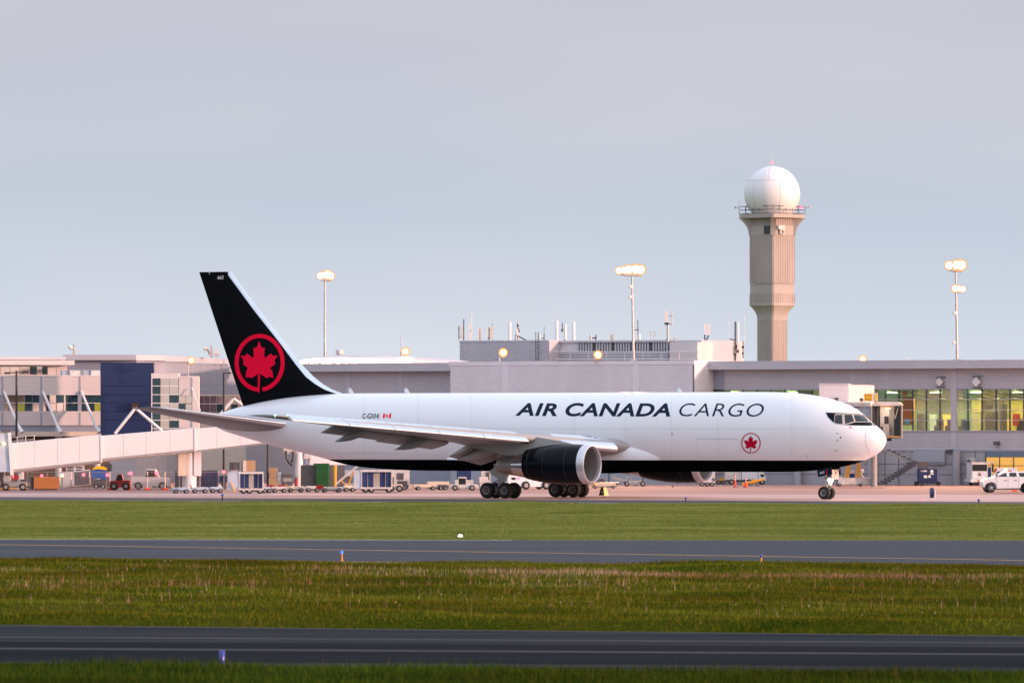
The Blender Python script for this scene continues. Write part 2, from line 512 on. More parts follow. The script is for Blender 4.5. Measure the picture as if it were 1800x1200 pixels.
M['apron_pale'] = ground_mat('apron_concrete_pale', (0.40, 0.275, 0.265), (0.46, 0.315, 0.30), (0.52, 0.35, 0.325), 1.0, (0.03, 0.10, 1), rough=0.8, fine=2.0, finestr=0.05, spec=0.12)
M['line_yellow'] = mat('line_yellow', (0.62, 0.34, 0.09), 0.7, var=0.2, scale=0.6, stretch=(0.3, 3, 1))
M['line_dim'] = mat('line_faded', (0.12, 0.10, 0.075), 0.8, var=0.3, scale=0.4, stretch=(0.2, 3, 1))
M['line_white'] = mat('line_white', (0.62, 0.62, 0.64), 0.7, var=0.15, scale=0.6)
M['line_tan'] = mat('line_edge_tan', (0.22, 0.19, 0.165), 0.8, var=0.2, scale=0.5, stretch=(0.2, 2, 1))

base = MB(); base.add([(-4000, -500, -0.06), (4000, -500, -0.06), (4000, 9000, -0.06), (-4000, 9000, -0.06)], [(0, 1, 2, 3)])
struct(base.build('ground', M['grass_far'], fix=False))

def terrain(name, e0, e1, z, amp, m, nx, ny, x0, x1, lip=0.0, seed=1):
    r = np.random.default_rng(seed)
    ph = r.uniform(0, 6.28, (10, 3)); fr = r.uniform(0.15, 1.3, (10, 2))
    vs = []
    for j in range(ny + 1):
        t = j / ny
        for i in range(nx + 1):
            x = x0 + (x1 - x0) * i / nx
            a = line_pt(e0, x).y; b = line_pt(e1, x).y
            y = a + (b - a) * t
            d = min(t, 1 - t) * (b - a)
            h = sum(math.sin(fr[k, 0] * x + fr[k, 1] * y + ph[k, 0]) for k in range(10)) / 5.0
            edge = min(1.0, d / 1.2)
            vs.append((x, y, z + edge * (lip + amp * (0.5 + 0.5 * h))))
    fs = [(j * (nx + 1) + i, j * (nx + 1) + i + 1, (j + 1) * (nx + 1) + i + 1, (j + 1) * (nx + 1) + i) for j in range(ny) for i in range(nx)]
    mb = MB(); mb.add(vs, fs)
    o = struct(mb.build(name, m, fix=False, smooth=True, ang=80))
    return o
def hgt(e0, e1, z, amp, lip, seed):
    r = np.random.default_rng(seed)
    ph = r.uniform(0, 6.28, (10, 3)); fr = r.uniform(0.15, 1.3, (10, 2))
    def f(x, t):
        a0 = line_pt(e0, 0).y; a1 = line_pt(e0, 1).y; b0 = line_pt(e1, 0).y; b1 = line_pt(e1, 1).y
        a = a0 + (a1 - a0) * x; b = b0 + (b1 - b0) * x
        y = a + (b - a) * t
        d = np.minimum(t, 1 - t) * (b - a)
        h = sum(np.sin(fr[k, 0] * x + fr[k, 1] * y + ph[k, 0]) for k in range(10)) / 5.0
        return y, z + np.minimum(1.0, d / 1.2) * (lip + amp * (0.5 + 0.5 * h))
    return f

E_CAMSIDE = (1320.0, 1320.0)
strip('road', E_BOT, E_ROAD_FAR, 0.0, M['asph_near'], -60, 60)
strip('taxiway', E_TAXI_NEAR, E_TAXI_FAR, 0.0, M['asph_taxi'], -110, 110)
strip('apron_taxiway', E_STRIP_NEAR, E_STRIP_FAR, 0.0, M['asph_strip'])
strip('apron', E_STRIP_FAR, (835.0, 835.0), 0.0, M['apron'], -220, 220)
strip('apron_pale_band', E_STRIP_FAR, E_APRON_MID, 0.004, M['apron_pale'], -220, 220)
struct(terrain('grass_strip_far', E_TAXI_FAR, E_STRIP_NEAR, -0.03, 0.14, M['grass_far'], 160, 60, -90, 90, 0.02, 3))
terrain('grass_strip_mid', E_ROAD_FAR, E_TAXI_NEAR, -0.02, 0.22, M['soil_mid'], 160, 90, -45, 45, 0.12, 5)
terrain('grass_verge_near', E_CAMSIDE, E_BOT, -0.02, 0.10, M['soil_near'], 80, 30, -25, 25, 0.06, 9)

# worn lanes, shoulders and painted lines, each sheet 4 mm above the one below
def lane(name, r0, r1, z, m, x0=-60, x1=60):
    strip(name, r0, r1, z, m, x0, x1)
def pline(name, e, w, z, m, x0=-60, x1=60):
    vs = []; n = 6
    for k in range(n + 1):
        x = x0 + (x1 - x0) * k / n
        a = line_pt(e, x)
        vs += [(x, a.y - w / 2, z), (x, a.y + w / 2, z)]
    mb = MB(); mb.add(vs, [(2 * k, 2 * k + 2, 2 * k + 3, 2 * k + 1) for k in range(n)])
    return struct(mb.build(name, m, fix=False))
lane('worn_lane', (1136.0, 1147.0), (1127.0, 1137.0), 0.004, M['asph_dark'])
lane('worn_lane', (1160.0, 1172.0), (1141.5, 1152.0), 0.004, M['asph_dark'])
pline('road_line', (1119.5, 1130.0), 0.22, 0.008, M['line_dim'])
pline('road_line', (1139.5, 1150.0), 0.24, 0.008, M['line_dim'])
pline('road_edge_line', (1174.0, 1188.0), 0.35, 0.008, M['line_tan'])
strip('grass_lip_shade', (1099.4, 1119.0), (1096.8, 1116.4), 0.006, mat('lip_shade_dark', (.006, .008, .004), .95, var=.3, scale=2), -45, 45)  # painted dark strip for the shade under the grass lip
lane('taxiway_shoulder', E_TAXI_NEAR, (983.0, 996.5), 0.004, M['asph_shoulder'])
pline('taxiway_edge_line', (982.6, 996.2), 0.6, 0.008, M['line_yellow'])
pline('taxiway_centre_line', (956.8, 984.6), 0.55, 0.008, M['line_yellow'])
pline('taxiway_far_line', (948.0, 950.2), 0.5, 0.008, M['line_white'], -60, 0)
pline('taxiway_far_line', (948.0, 950.2), 0.3, 0.012, M['line_tan'], 0.05, 60)
pline('apron_edge_line', (879.4, 887.0), 0.8, 0.008, M['line_white'], -120, 120)
pline('apron_lead_line', (872.4, 880.6), 0.7, 0.008, M['line_yellow'], -120, 120)

# grass blades
def blades(name, f, n, x0, x1, t0, t1, h0, h1, w, cols, mname, patch=None, lean=0.25, seed=2, kind='stuff'):
    r = np.random.default_rng(seed)
    x = r.uniform(x0, x1, n); t = r.uniform(t0, t1, n)
    if patch is not None:
        keep = r.random(n) < patch(x, t); x = x[keep]; t = t[keep]; n = len(x)
    y, z = f(x, t)
    h = r.uniform(h0, h1, n) * (0.75 + 0.5 * r.random(n))
    cl = 0.5 + 0.5 * np.sin(x * 1.7 + np.sin(y * .9) * 2) * np.sin(y * 0.55 + x * .3)
    h = h * (0.7 + 0.6 * cl)
    a = r.uniform(0, np.pi, n); ww = w * (0.6 + 0.8 * r.random(n))
    dx = np.cos(a) * ww / 2; dy = np.sin(a) * ww / 2
    lx = r.normal(0, lean, n) * h; ly = r.normal(0, lean, n) * h
    co = np.empty((n, 3, 3), np.float32)
    co[:, 0] = np.stack([x - dx, y - dy, z - 0.02], 1)
    co[:, 1] = np.stack([x + dx, y + dy, z - 0.02], 1)
    co[:, 2] = np.stack([x + lx, y + ly, z + h], 1)
    me = bpy.data.meshes.new(name)
    me.vertices.add(3 * n); me.vertices.foreach_set('co', co.ravel())
    me.loops.add(3 * n); me.loops.foreach_set('vertex_index', np.arange(3 * n, dtype=np.int32))
    me.polygons.add(n); me.polygons.foreach_set('loop_start', np.arange(0, 3 * n, 3, dtype=np.int32))
    me.update()
    ca = me.color_attributes.new('blade', 'FLOAT_COLOR', 'POINT')
    cc = np.array(cols, np.float32)
    pk = r.integers(0, len(cc), n)
    lo_ = (np.sin(x * .31 + 1.3 * np.sin(y * .17)) * np.sin(y * .23 + .9 * np.sin(x * .21)) + .6 * np.sin(x * .83 + y * .19) * np.sin(y * .41 - x * .13)) / 1.6
    c = cc[pk] * ((0.75 + 0.5 * r.random(n)) * (1 + .42 * lo_))[:, None].astype(np.float32)
    c[:, 0] *= (1 - .22 * lo_).astype(np.float32)
    c4 = np.ones((n, 3, 4), np.float32); c4[:, :, :3] = c[:, None, :]
    ca.data.foreach_set('color', c4.ravel())
    m = bpy.data.materials.new(mname); m.use_nodes = True
    nt = m.node_tree; b = nt.nodes['Principled BSDF']
    b.inputs['Roughness'].default_value = 0.7
    b.inputs['Specular IOR Level'].default_value = 0.0
    at = nt.nodes.new('ShaderNodeAttribute'); at.attribute_name = 'blade'
    nt.links.new(at.outputs['Color'], b.inputs['Base Color'])
    me.materials.append(m)
    o = bpy.data.objects.new(name, me); COL.objects.link(o)
    o['kind'] = kind
    return o
fm = hgt(E_ROAD_FAR, E_TAXI_NEAR, -0.02, 0.22, 0.12, 5)
ff = hgt(E_TAXI_FAR, E_STRIP_NEAR, -0.03, 0.14, 0.02, 3)
fn = hgt(E_CAMSIDE, E_BOT, -0.02, 0.10, 0.06, 9)
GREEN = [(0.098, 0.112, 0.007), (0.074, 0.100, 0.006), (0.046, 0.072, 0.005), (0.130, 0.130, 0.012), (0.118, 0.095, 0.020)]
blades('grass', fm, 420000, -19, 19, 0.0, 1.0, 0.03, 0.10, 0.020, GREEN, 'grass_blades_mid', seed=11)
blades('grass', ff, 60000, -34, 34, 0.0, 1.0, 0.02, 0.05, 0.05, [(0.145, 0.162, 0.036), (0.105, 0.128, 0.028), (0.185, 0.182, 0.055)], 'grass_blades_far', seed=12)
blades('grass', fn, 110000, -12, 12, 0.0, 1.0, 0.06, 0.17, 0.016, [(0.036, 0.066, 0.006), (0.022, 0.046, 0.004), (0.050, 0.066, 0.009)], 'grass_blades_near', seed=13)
TAN = [(0.36, 0.21, 0.15), (0.31, 0.20, 0.13), (0.42, 0.28, 0.22), (0.28, 0.16, 0.09)]
def band(c, w):
    return lambda x, t: np.clip(np.exp(-((t - c(x)) / w) ** 2) * (0.55 + 0.45 * np.sin(x * 0.9) * np.sin(x * 0.37 + 1)), 0, 1)
blades('dry_grass', fm, 70000, -19, 19, 0.5, 0.9, 0.10, 0.20, 0.016, TAN, 'dry_stalks', patch=lambda x, t: np.clip(np.exp(-((t - .70 + .002 * x) / .04) ** 2), 0, 1) * np.clip(.12 + .9 / (1 + np.exp(-(x + 5) * 1.2)) * (.6 + .4 * np.sin(x * .7)), 0, 1), lean=0.10, seed=21)
blades('dry_grass', fm, 9000, -19, 4, 0.3, 0.8, 0.12, 0.26, 0.014, TAN, 'dry_stalks_mid', patch=band(lambda x: 0.50 + 0.006 * x, 0.05), lean=0.10, seed=22)
blades('dry_grass', fm, 900, -18, 18, 0.05, 0.6, 0.15, 0.32, 0.014, TAN, 'dry_stalks_scattered', lean=0.12, seed=23)
blades('weeds', fm, 1300, -19, 19, 0.08, 0.98, 0.03, 0.06, 0.05, [(0.40, 0.36, 0.22), (0.32, 0.30, 0.22), (0.40, 0.30, 0.16)], 'seed_heads', lean=0.4, seed=24)
blades('dry_grass', fn, 40, -12, 12, 0.80, 1.0, 0.2, 0.32, 0.014, [(0.16, 0.12, 0.06), (0.12, 0.11, 0.04)], 'dry_stalks_near', lean=0.12, seed=25)

# ------------------------------------------------------------------ aircraft
TH = 30.5295
AC = Frame(900, 1.0, TH)
AC.X0, AC.Y0 = 25.01, 476.564
plane = bpy.data.objects.new('cargo_airliner', None); COL.objects.link(plane)
plane.location = (AC.X0, AC.Y0, 0); plane.rotation_euler = (0, 0, -AC.th)
AC.e = plane
tag(plane, 'large white twin-engine cargo airliner with black tail and red leaf emblem, taxiing', 'airplane')
CAML = AC.loc((0, 0, CAMH))

def interp(tab, s):
    ks = [r[0] for r in tab]
    return [float(np.interp(s, ks, [r[i] for r in tab])) for i in range(1, len(tab[0]))]
def smooth_tab(tab, n):
    """monotone-ish cubic resample"""
    ks = np.array([r[0] for r in tab]); out = []
    xs = np.concatenate([np.linspace(0, 1, 9)[:-1] ** 2 * 1.0, np.linspace(1, 10, 26)[:-1], np.linspace(10, 37, 20)[:-1], np.linspace(37, 53.6, 34)])
    vals = []
    for c in range(1, len(tab[0])):
        y = np.array([r[c] for r in tab])
        d = np.gradient(y, ks)
        h = np.diff(ks); dl = np.diff(y) / h
        m = np.zeros_like(y); m[0] = dl[0]; m[-1] = dl[-1]
        for i in range(1, len(y) - 1):
            m[i] = 0 if dl[i - 1] * dl[i] <= 0 else 2 * dl[i - 1] * dl[i] / (dl[i - 1] + dl[i])
        i = np.clip(np.searchsorted(ks, xs) - 1, 0, len(h) - 1)
        t = (xs - ks[i]) / h[i]
        vals.append((2 * t**3 - 3 * t**2 + 1) * y[i] + (t**3 - 2 * t**2 + t) * h[i] * m[i] + (-2 * t**3 + 3 * t**2) * y[i + 1] + (t**3 - t**2) * h[i] * m[i + 1])
    return xs, np.array(vals).T
#          s     top    bot   halfwidth
FUS = [(0.00, 4.05, 3.95, 0.05), (0.05, 4.28, 3.70, 0.28), (0.20, 4.50, 3.46, 0.52), (0.50, 4.78, 3.17, 0.84), (1.0, 5.10, 2.88, 1.15), (1.5, 5.46, 2.66, 1.40),
       (2.0, 5.86, 2.49, 1.60), (2.5, 6.18, 2.36, 1.76), (3.0, 6.42, 2.25, 1.90), (4.0, 6.72, 2.08, 2.12), (5.0, 6.94, 1.97, 2.28), (6.0, 7.08, 1.89, 2.38),
       (7.0, 7.17, 1.85, 2.45), (8.5, 7.23, 1.83, 2.50), (10, 7.24, 1.83, 2.515), (36.0, 7.24, 1.84, 2.515), (38.0, 7.24, 1.89, 2.51), (40.5, 7.24, 2.02, 2.48),
       (42.3, 7.23, 2.23, 2.40), (44.2, 7.18, 2.67, 2.24), (46.8, 7.00, 3.22, 1.88), (49.0, 6.72, 3.68, 1.50), (51.4, 6.28, 4.27, 0.96), (52.7, 5.94, 4.62, 0.62), (53.3, 5.74, 4.88, 0.40), (53.6, 5.55, 5.08, 0.20)]
fxs, fv = smooth_tab(FUS, 0)
NSEG = 72
rings = []
for s_, (t_, b_, w_) in zip(fxs, fv):
    zc = (t_ + b_) / 2; hb = (t_ - b_) / 2
    rings.append([(-s_, w_ * math.sin(2 * math.pi * k / NSEG), zc + hb * math.cos(2 * math.pi * k / NSEG)) for k in range(NSEG)])
fb = MB(); fb.loft(rings)
tmp = bpy.data.meshes.new('tmp'); tmp.from_pydata(fb.v, [], fb.f); tmp.update()
ZB = 2.62
def split_z(me_v, me_f, z):
    bm = bmesh.new()
    vs = [bm.verts.new(p) for p in me_v]
    for f in me_f: bm.faces.new([vs[i] for i in f])
    bmesh.ops.recalc_face_normals(bm, faces=bm.faces)
    bmesh.ops.bisect_plane(bm, geom=bm.verts[:] + bm.edges[:] + bm.faces[:], plane_co=(0, 0, z), plane_no=(0, 0, 1))
    up, lo = MB(), MB()
    bm.verts.index_update()
    allv = [tuple(v.co) for v in bm.verts]
    for part, test in ((up, True), (lo, False)):
        fs = [[v.index for v in f.verts] for f in bm.faces if (f.calc_center_median().z > z) == test]
        used = sorted({i for f in fs for i in f}); mpi = {i: k for k, i in enumerate(used)}
        part.add([allv[i] for i in used], [[mpi[i] for i in f] for f in fs])
    bm.free()
    return up, lo
up, lo = split_z(fb.v, fb.f, ZB)
fus = up.build('fuselage', M['white'], plane, True, 50)
belly = lo.build('belly', M['belly'], plane, True, 50)
bpy.data.meshes.remove(tmp)
BV = BVHTree.FromPolygons([Vector(p) for p in fb.v], [list(f) for f in fb.f])

def ray_local(u, v):
    d = AC.loc(Vector(((u - 900) / F, 1.0, CAMH - (v - YH) / F))) - CAML
    d.z = -(v - YH) / F
    return d.normalized()
def hit(bv, u, v, off):
    d = ray_local(u, v)
    r = bv.ray_cast(CAML, d)
    if r[0] is None:
        q = CAML + d * 470.0
        r = bv.find_nearest(q)
        for _ in range(4):
            q = CAML + d * (r[0] - CAML).dot(d)
            r = bv.find_nearest(q)
    n = r[1] if r[1].dot(d) < 0 else -r[1]
    return r[0] + n * off
def decal(name, loops, bv, off, m, parent, stepu=14.0, stepv=3.5):
    """flat print on the skin: loops = list of 2D outlines [outer, holes...] (groups of them)"""
    bm = bmesh.new()
    for grp in loops:
        pts = [Vector((u, v, 0)) for lp in grp for u, v in lp]
        tris = tessellate_polygon([[Vector((u, v, 0)) for u, v in lp] for lp in grp])
        vs = [bm.verts.new(p) for p in pts]
        for t in tris:
            try: bm.faces.new([vs[i] for i in t])
            except ValueError: pass
    refine_decal(bm, name, bv, off, m, parent, stepu, stepv)
    return bpy.data.objects[-1] if False else _last[0]
_last = [None]
def refine_decal(bm, name, bv, off, m, parent, stepu, stepv):
    us = [v.co.x for v in bm.verts]; vv = [v.co.y for v in bm.verts]
    for lo_, hi_, st, no in ((min(us), max(us), stepu, (1, 0, 0)), (min(vv), max(vv), stepv, (0, 1, 0))):
        k = lo_ + st
        while k < hi_:
            bmesh.ops.bisect_plane(bm, geom=bm.verts[:] + bm.edges[:] + bm.faces[:], plane_co=(k if no[0] else 0, k if no[1] else 0, 0), plane_no=no)
            k += st
    bmesh.ops.triangulate(bm, faces=bm.faces)
    for v in bm.verts:
        v.co = hit(bv, v.co.x, v.co.y, off)
    me = bpy.data.meshes.new(name); bm.to_mesh(me); bm.free()
    # face the viewer
    me.materials.append(m)
    o = bpy.data.objects.new(name, me); COL.objects.link(o); o.parent = parent
    _last[0] = o
def text_loops(txt, shear=0.0, offset=0.0, spacing=1.0):
    cu = bpy.data.curves.new('txt', 'FONT'); cu.body = txt; cu.shear = shear; cu.offset = offset
    cu.space_character = spacing; cu.resolution_u = 6
    cu.fill_mode = 'BOTH'
    o = bpy.data.objects.new('txt', cu); COL.objects.link(o)
    dg = bpy.context.evaluated_depsgraph_get()
    ev = o.evaluated_get(dg); me = ev.to_mesh()
    v = [tuple(p.co) for p in me.vertices]; f = [list(p.vertices) for p in me.polygons]
    ev.to_mesh_clear(); bpy.data.objects.remove(o); bpy.data.curves.remove(cu)
    return v, f
def text_px(name, txt, u0, u1, vb0, vb1, cap, bv, off, m, parent, shear=0.0, offset=0.0, spacing=1.0, stepu=14, stepv=3.5):
    """text on a skin between columns u0..u1, baseline rows vb0..vb1, capital height cap (photo px)"""
    v, f = text_loops(txt, shear, offset, spacing)
    xs = [p[0] for p in v]; ys = [p[1] for p in v]
    x0, x1 = min(xs), max(xs); y0, y1 = max(0.0, min(ys)), max(ys)
    bm = bmesh.new(); vs = []
    for p in v:
        t = (p[0] - x0) / (x1 - x0)
        vs.append(bm.verts.new((u0 + (u1 - u0) * t, vb0 + (vb1 - vb0) * t - p[1] / y1 * cap, 0)))
    for q in f:
        try: bm.faces.new([vs[i] for i in q])
        except ValueError: pass
    refine_decal(bm, name, bv, off, m, parent, stepu, stepv)
    return _last[0]

text_px('title_lettering', 'AIR', 905.5, 979.0, 729.6, 730.2, 21.6, BV, 0.012, M['navy_ink'], fus, shear=0.28, offset=0.028, spacing=1.08)
text_px('title_lettering', 'CANADA', 994.0, 1178.0, 730.3, 731.0, 22.4, BV, 0.012, M['navy_ink'], fus, shear=0.28, offset=0.028, spacing=1.06)
text_px('title_lettering', 'CARGO', 1194.0, 1343.0, 731.2, 732.0, 22.8, BV, 0.012, M['navy_ink'], fus, shear=0.28, offset=-0.006, spacing=1.08)
text_px('registration', 'C-GXHI', 637.0, 667.0, 735.0, 735.0, 8.6, BV, 0.012, M['navy_ink'], fus, shear=0.2, offset=0.016, spacing=1.0)
def rect(u0, u1, v0, v1, sh=0.0):
    return [(u0 + sh, v0), (u1 + sh, v0), (u1, v1), (u0, v1)]
decal('flag', [[rect(673, 687.0, 726.5, 734.6, 0.8)]], BV, 0.010, M['textwhite'], fus)
decal('flag_bar', [[rect(673, 676.4, 726.5, 734.6, 0.8)], [rect(683.6, 687, 726.5, 734.6, 0.8)], [[(680.4, 727.4), (682.4, 730.6), (681.2, 733.2), (679.2, 733.2), (678, 730.6)]]], BV, 0.016, M['red_logo'], fus)

LEAF = [(567, 212), (590, 285), (612, 312), (642, 305), (635, 428), (644, 436), (660, 432), (726, 384), (745, 412), (812, 412), (770, 478), (782, 522), (717, 568), (718, 588), (742, 610), (757, 703), (705, 692), (668, 708), (600, 660),
        (584, 652), (550, 652), (535, 662), (468, 708), (430, 695), (388, 700), (402, 605), (418, 582), (412, 566), (355, 522), (365, 485), (330, 412), (395, 412), (408, 380), (470, 430), (488, 436), (497, 428), (492, 308), (522, 312), (545, 285)]
STEM = [(552, 658), (583, 658), (578, 800), (572, 895), (566, 902), (552, 892), (546, 838), (553, 800)]
def emblem(name, bx, bv, off, m, parent, thick, step):
    u0, u1, v0, v1 = bx
    mp = lambda x, y: (u0 + (x - 245) / 660.0 * (u1 - u0), v0 + (y - 125) / 765.0 * (v1 - v0))
    cx, cy, rx, ry = 575.0, 506.0, 330.0, 381.0
    out, inn = [], []
    n = 56
    a0 = math.radians(93); a1 = math.radians(93 + 350)
    for k in range(n + 1):
        a = a0 + (a1 - a0) * k / n
        out.append(mp(cx + rx * math.cos(a), cy + ry * math.sin(a)))
        inn.append(mp(cx + (rx - thick) * math.cos(a), cy + (ry - thick) * math.sin(a)))
    ring = out + inn[::-1]
    d = decal(name, [[ring], [[mp(*p) for p in LEAF]]], bv, off, m, parent, step, step)
    decal(name + '_stem', [[[mp(*p) for p in STEM]]], bv, off + 0.006, m, parent, step, step)
emblem('roundel', (1303.0, 1337.2, 760.3, 796.6), BV, 0.012, M['red_dark'], fus, 36.0, 4.0)

# cockpit
decal('cockpit_mask', [[[(1451.3, 724.8), (1485, 726.0), (1517.3, 727.4), (1528, 740.0), (1534, 744.4), (1540, 748.3), (1515, 747.9), (1493, 747.3), (1481.7, 746.3), (1470, 744.6), (1463, 740.5), (1456, 733.5)]]], BV, 0.014, M['blackgloss'], fus, 5, 3)
FRM = [[(1467.2, 728.6), (1469, 727.3), (1497, 727.8), (1518.2, 728.4), (1528.4, 742.3), (1506, 742.0), (1502, 742.2), (1493, 745.0), (1484.5, 746.2), (1472, 745.4), (1465.8, 743.0)]]
decal('window_frame', [FRM], BV, 0.022, M['beige'], fus, 5, 3)
for pts in ([(1468.6, 729.3), (1480.4, 729.0), (1481.0, 744.9), (1472.5, 744.3), (1466.8, 742.6)], [(1484.2, 729.0), (1497.4, 728.9), (1501.4, 740.6), (1494, 743.0), (1485.6, 744.6)], [(1500.3, 729.2), (1517.4, 729.5), (1526.4, 740.9), (1504.0, 741.1)]):
    decal('cockpit_window', [[pts]], BV, 0.030, M['cockpit'], fus, 4, 3)
# faint skin joints
M['seam_faint'] = mat('skin_joint', (0.66, 0.68, 0.71), 0.4, var=0.03)
for u in (640, 735, 828, 1010, 1100, 1180, 1262, 1392):
    decal('skin_joint', [[rect(u - .28, u + .28, 694, 806.5)]], BV, 0.010, M['seam_faint'], fus, 20, 3.5)
decal('door_outline', [[rect(1225, 1300, 771.2, 771.7)], [rect(1225, 1225.5, 771.7, 803)], [rect(1299.5, 1300, 771.7, 803)], [rect(1225, 1300, 803, 803.5)]], BV, 0.0105, M['seam_faint'], fus, 20, 3.5)
# small fittings and seams on the skin
for u, v, r in ((1181.5, 762.0, 1.3), (1477.8, 768.4, 1.5), (1471.5, 761.5, 1.1), (1472, 773.6, 1.1), (1468.8, 791.8, 1.2), (1419.6, 800.8, 1.0), (1514.5, 751.2, 0.9)):
    decal('skin_fitting', [[[(u + r * math.cos(a), v + r * math.sin(a)) for a in [k * math.pi / 4 for k in range(8)]]]], BV, 0.012, M['dot'], fus, 9, 9)
for pts in (rect(1471.5, 1479, 761.9, 762.3), rect(1472, 1479, 774.1, 774.5), rect(1224, 1296, 771.0, 771.8), rect(560, 1440, 752.6, 753.0), rect(560, 700, 796.0, 796.5)):
    decal('panel_seam', [[pts]], BV, 0.011, M['seam'], fus, 20, 3)
decal('panel_seam', [[[(1522.6, 754), (1521.5, 762), (1521.6, 774), (1523.6, 784), (1527, 792), (1530, 797), (1529.4, 797.4), (1526.2, 792), (1522.7, 784), (1520.7, 774), (1520.6, 762), (1521.7, 754)]]], BV, 0.011, M['seam'], fus, 6, 3)
decal('rescue_marking', [[rect(1493, 1497, 750.0, 752)]], BV, 0.012, M['red_logo'], fus)
for u, h in ((619.5, 8), (718, 10), (1198, 9)):
    x, z = AC.inv(u, 691.0, 0)
    mb = MB(); mb.loft([[(x + .32, 0, z - .25), (x, .03, z - .25), (x - .30, 0, z - .25), (x, -.03, z - .25)], [(x - .12, 0, z + .36), (x - .22, .015, z + .36), (x - .34, 0, z + .36), (x - .22, -.015, z + .36)]])
    mb.build('blade_antenna', M['white'], plane)

# aerofoil surfaces
AF = [(0, 0), (0.004, 0.10), (0.012, 0.17), (0.03, 0.26), (0.06, 0.35), (0.10, 0.42), (0.16, 0.47), (0.25, 0.50), (0.38, 0.50), (0.55, 0.42), (0.72, 0.29), (0.88, 0.13), (1.0, 0.012)]
def af_ring(le, chord, thick, axis, inc=0.0, t0=0.0, t1=1.0, camber=0.0):
    """section points; le=(x,y,z), thickness along axis 'z' or 'y'"""
    pts = [(t, h) for t, h in AF if t0 <= t <= t1]
    if pts[0][0] > t0: pts.insert(0, (t0, float(np.interp(t0, [p[0] for p in AF], [p[1] for p in AF]))))
    if pts[-1][0] < t1: pts.append((t1, float(np.interp(t1, [p[0] for p in AF], [p[1] for p in AF]))))
    seq = [(t, h) for t, h in reversed(pts)] + [(t, -h) for t, h in pts[(1 if t0 == 0 else 0):]]
    out = []
    for t, h in seq:
        dx = -t * chord; dz = h * thick * chord + camber * chord * 4 * t * (1 - t)
        if axis == 'z':
            rx = dx * math.cos(inc) - dz * math.sin(inc) * 0
            out.append((le[0] + rx, le[1], le[2] + dz - t * chord * math.sin(inc)))
        else:
            out.append((le[0] + dx, le[1] + dz, le[2]))
    return out
# fin
finle = [(15.86, 52.10), (15.6, 51.90), (13.12, 49.73), (10.9, 47.64), (9.29, 46.22), (8.4, 45.2), (7.9, 44.45), (7.5, 43.65), (7.2, 42.7), (6.2, 42.0)]
def fin_te(z): return 51.02 + 0.391 * (z - 6.2)
def fin_rings(a, b_, mode):
    out = []
    for z, sle in finle:
        ste = fin_te(z); c = ste - sle
        w = min(0.36 if z > 9 else 0.50, c * .2) / c
        if z >= 15.8: w = 0.22 / c
        th_ = 0.095 if z > 8.5 else 0.095 * (ste - 45.2) / c * 1.0
        t0, t1 = (0.0, w) if mode == 'le' else (w, 1.0)
        out.append(af_ring((-sle, 0, z), c, th_, 'y', t0=t0, t1=t1))
    return out
def same_len(rings):
    n = min(len(r) for r in rings)
    res = []
    for r in rings:
        if len(r) == n: res.append(r); continue
        # resample by index
        idx = np.linspace(0, len(r) - 1, n)
        rr = np.array(r)
        res.append([tuple(np.array([np.interp(i, np.arange(len(r)), rr[:, k]) for k in range(3)])) for i in idx])
    return res
mb = MB(); mb.loft(same_len(fin_rings(0, 0, 'body'))); finv = mb
fin = mb.build('tail_fin', M['black'], plane, True, 40)
mb = MB(); mb.loft(same_len(fin_rings(0, 0, 'le'))); mb.build('fin_leading_edge', M['silver'], fin, True, 40)
FB = BVHTree.FromPolygons([Vector(p) for p in finv.v], [list(f) for f in finv.f])
emblem('tail_emblem', (412.7, 500.7, 586.7, 688.5), FB, 0.02, M['red_logo'], fin, 54.0, 12.0)
text_px('fin_number', '662', 382.6, 393.4, 490.6, 490.6, 6.0, FB, 0.02, M['textwhite'], fin, shear=0.25, offset=0.01)
decal('rudder_hinge_mark', [[[(367.0, 478.6), (368.0, 478.6), (369.6, 482.4), (368.8, 482.4)]]], FB, 0.02, M['textwhite'], fin)

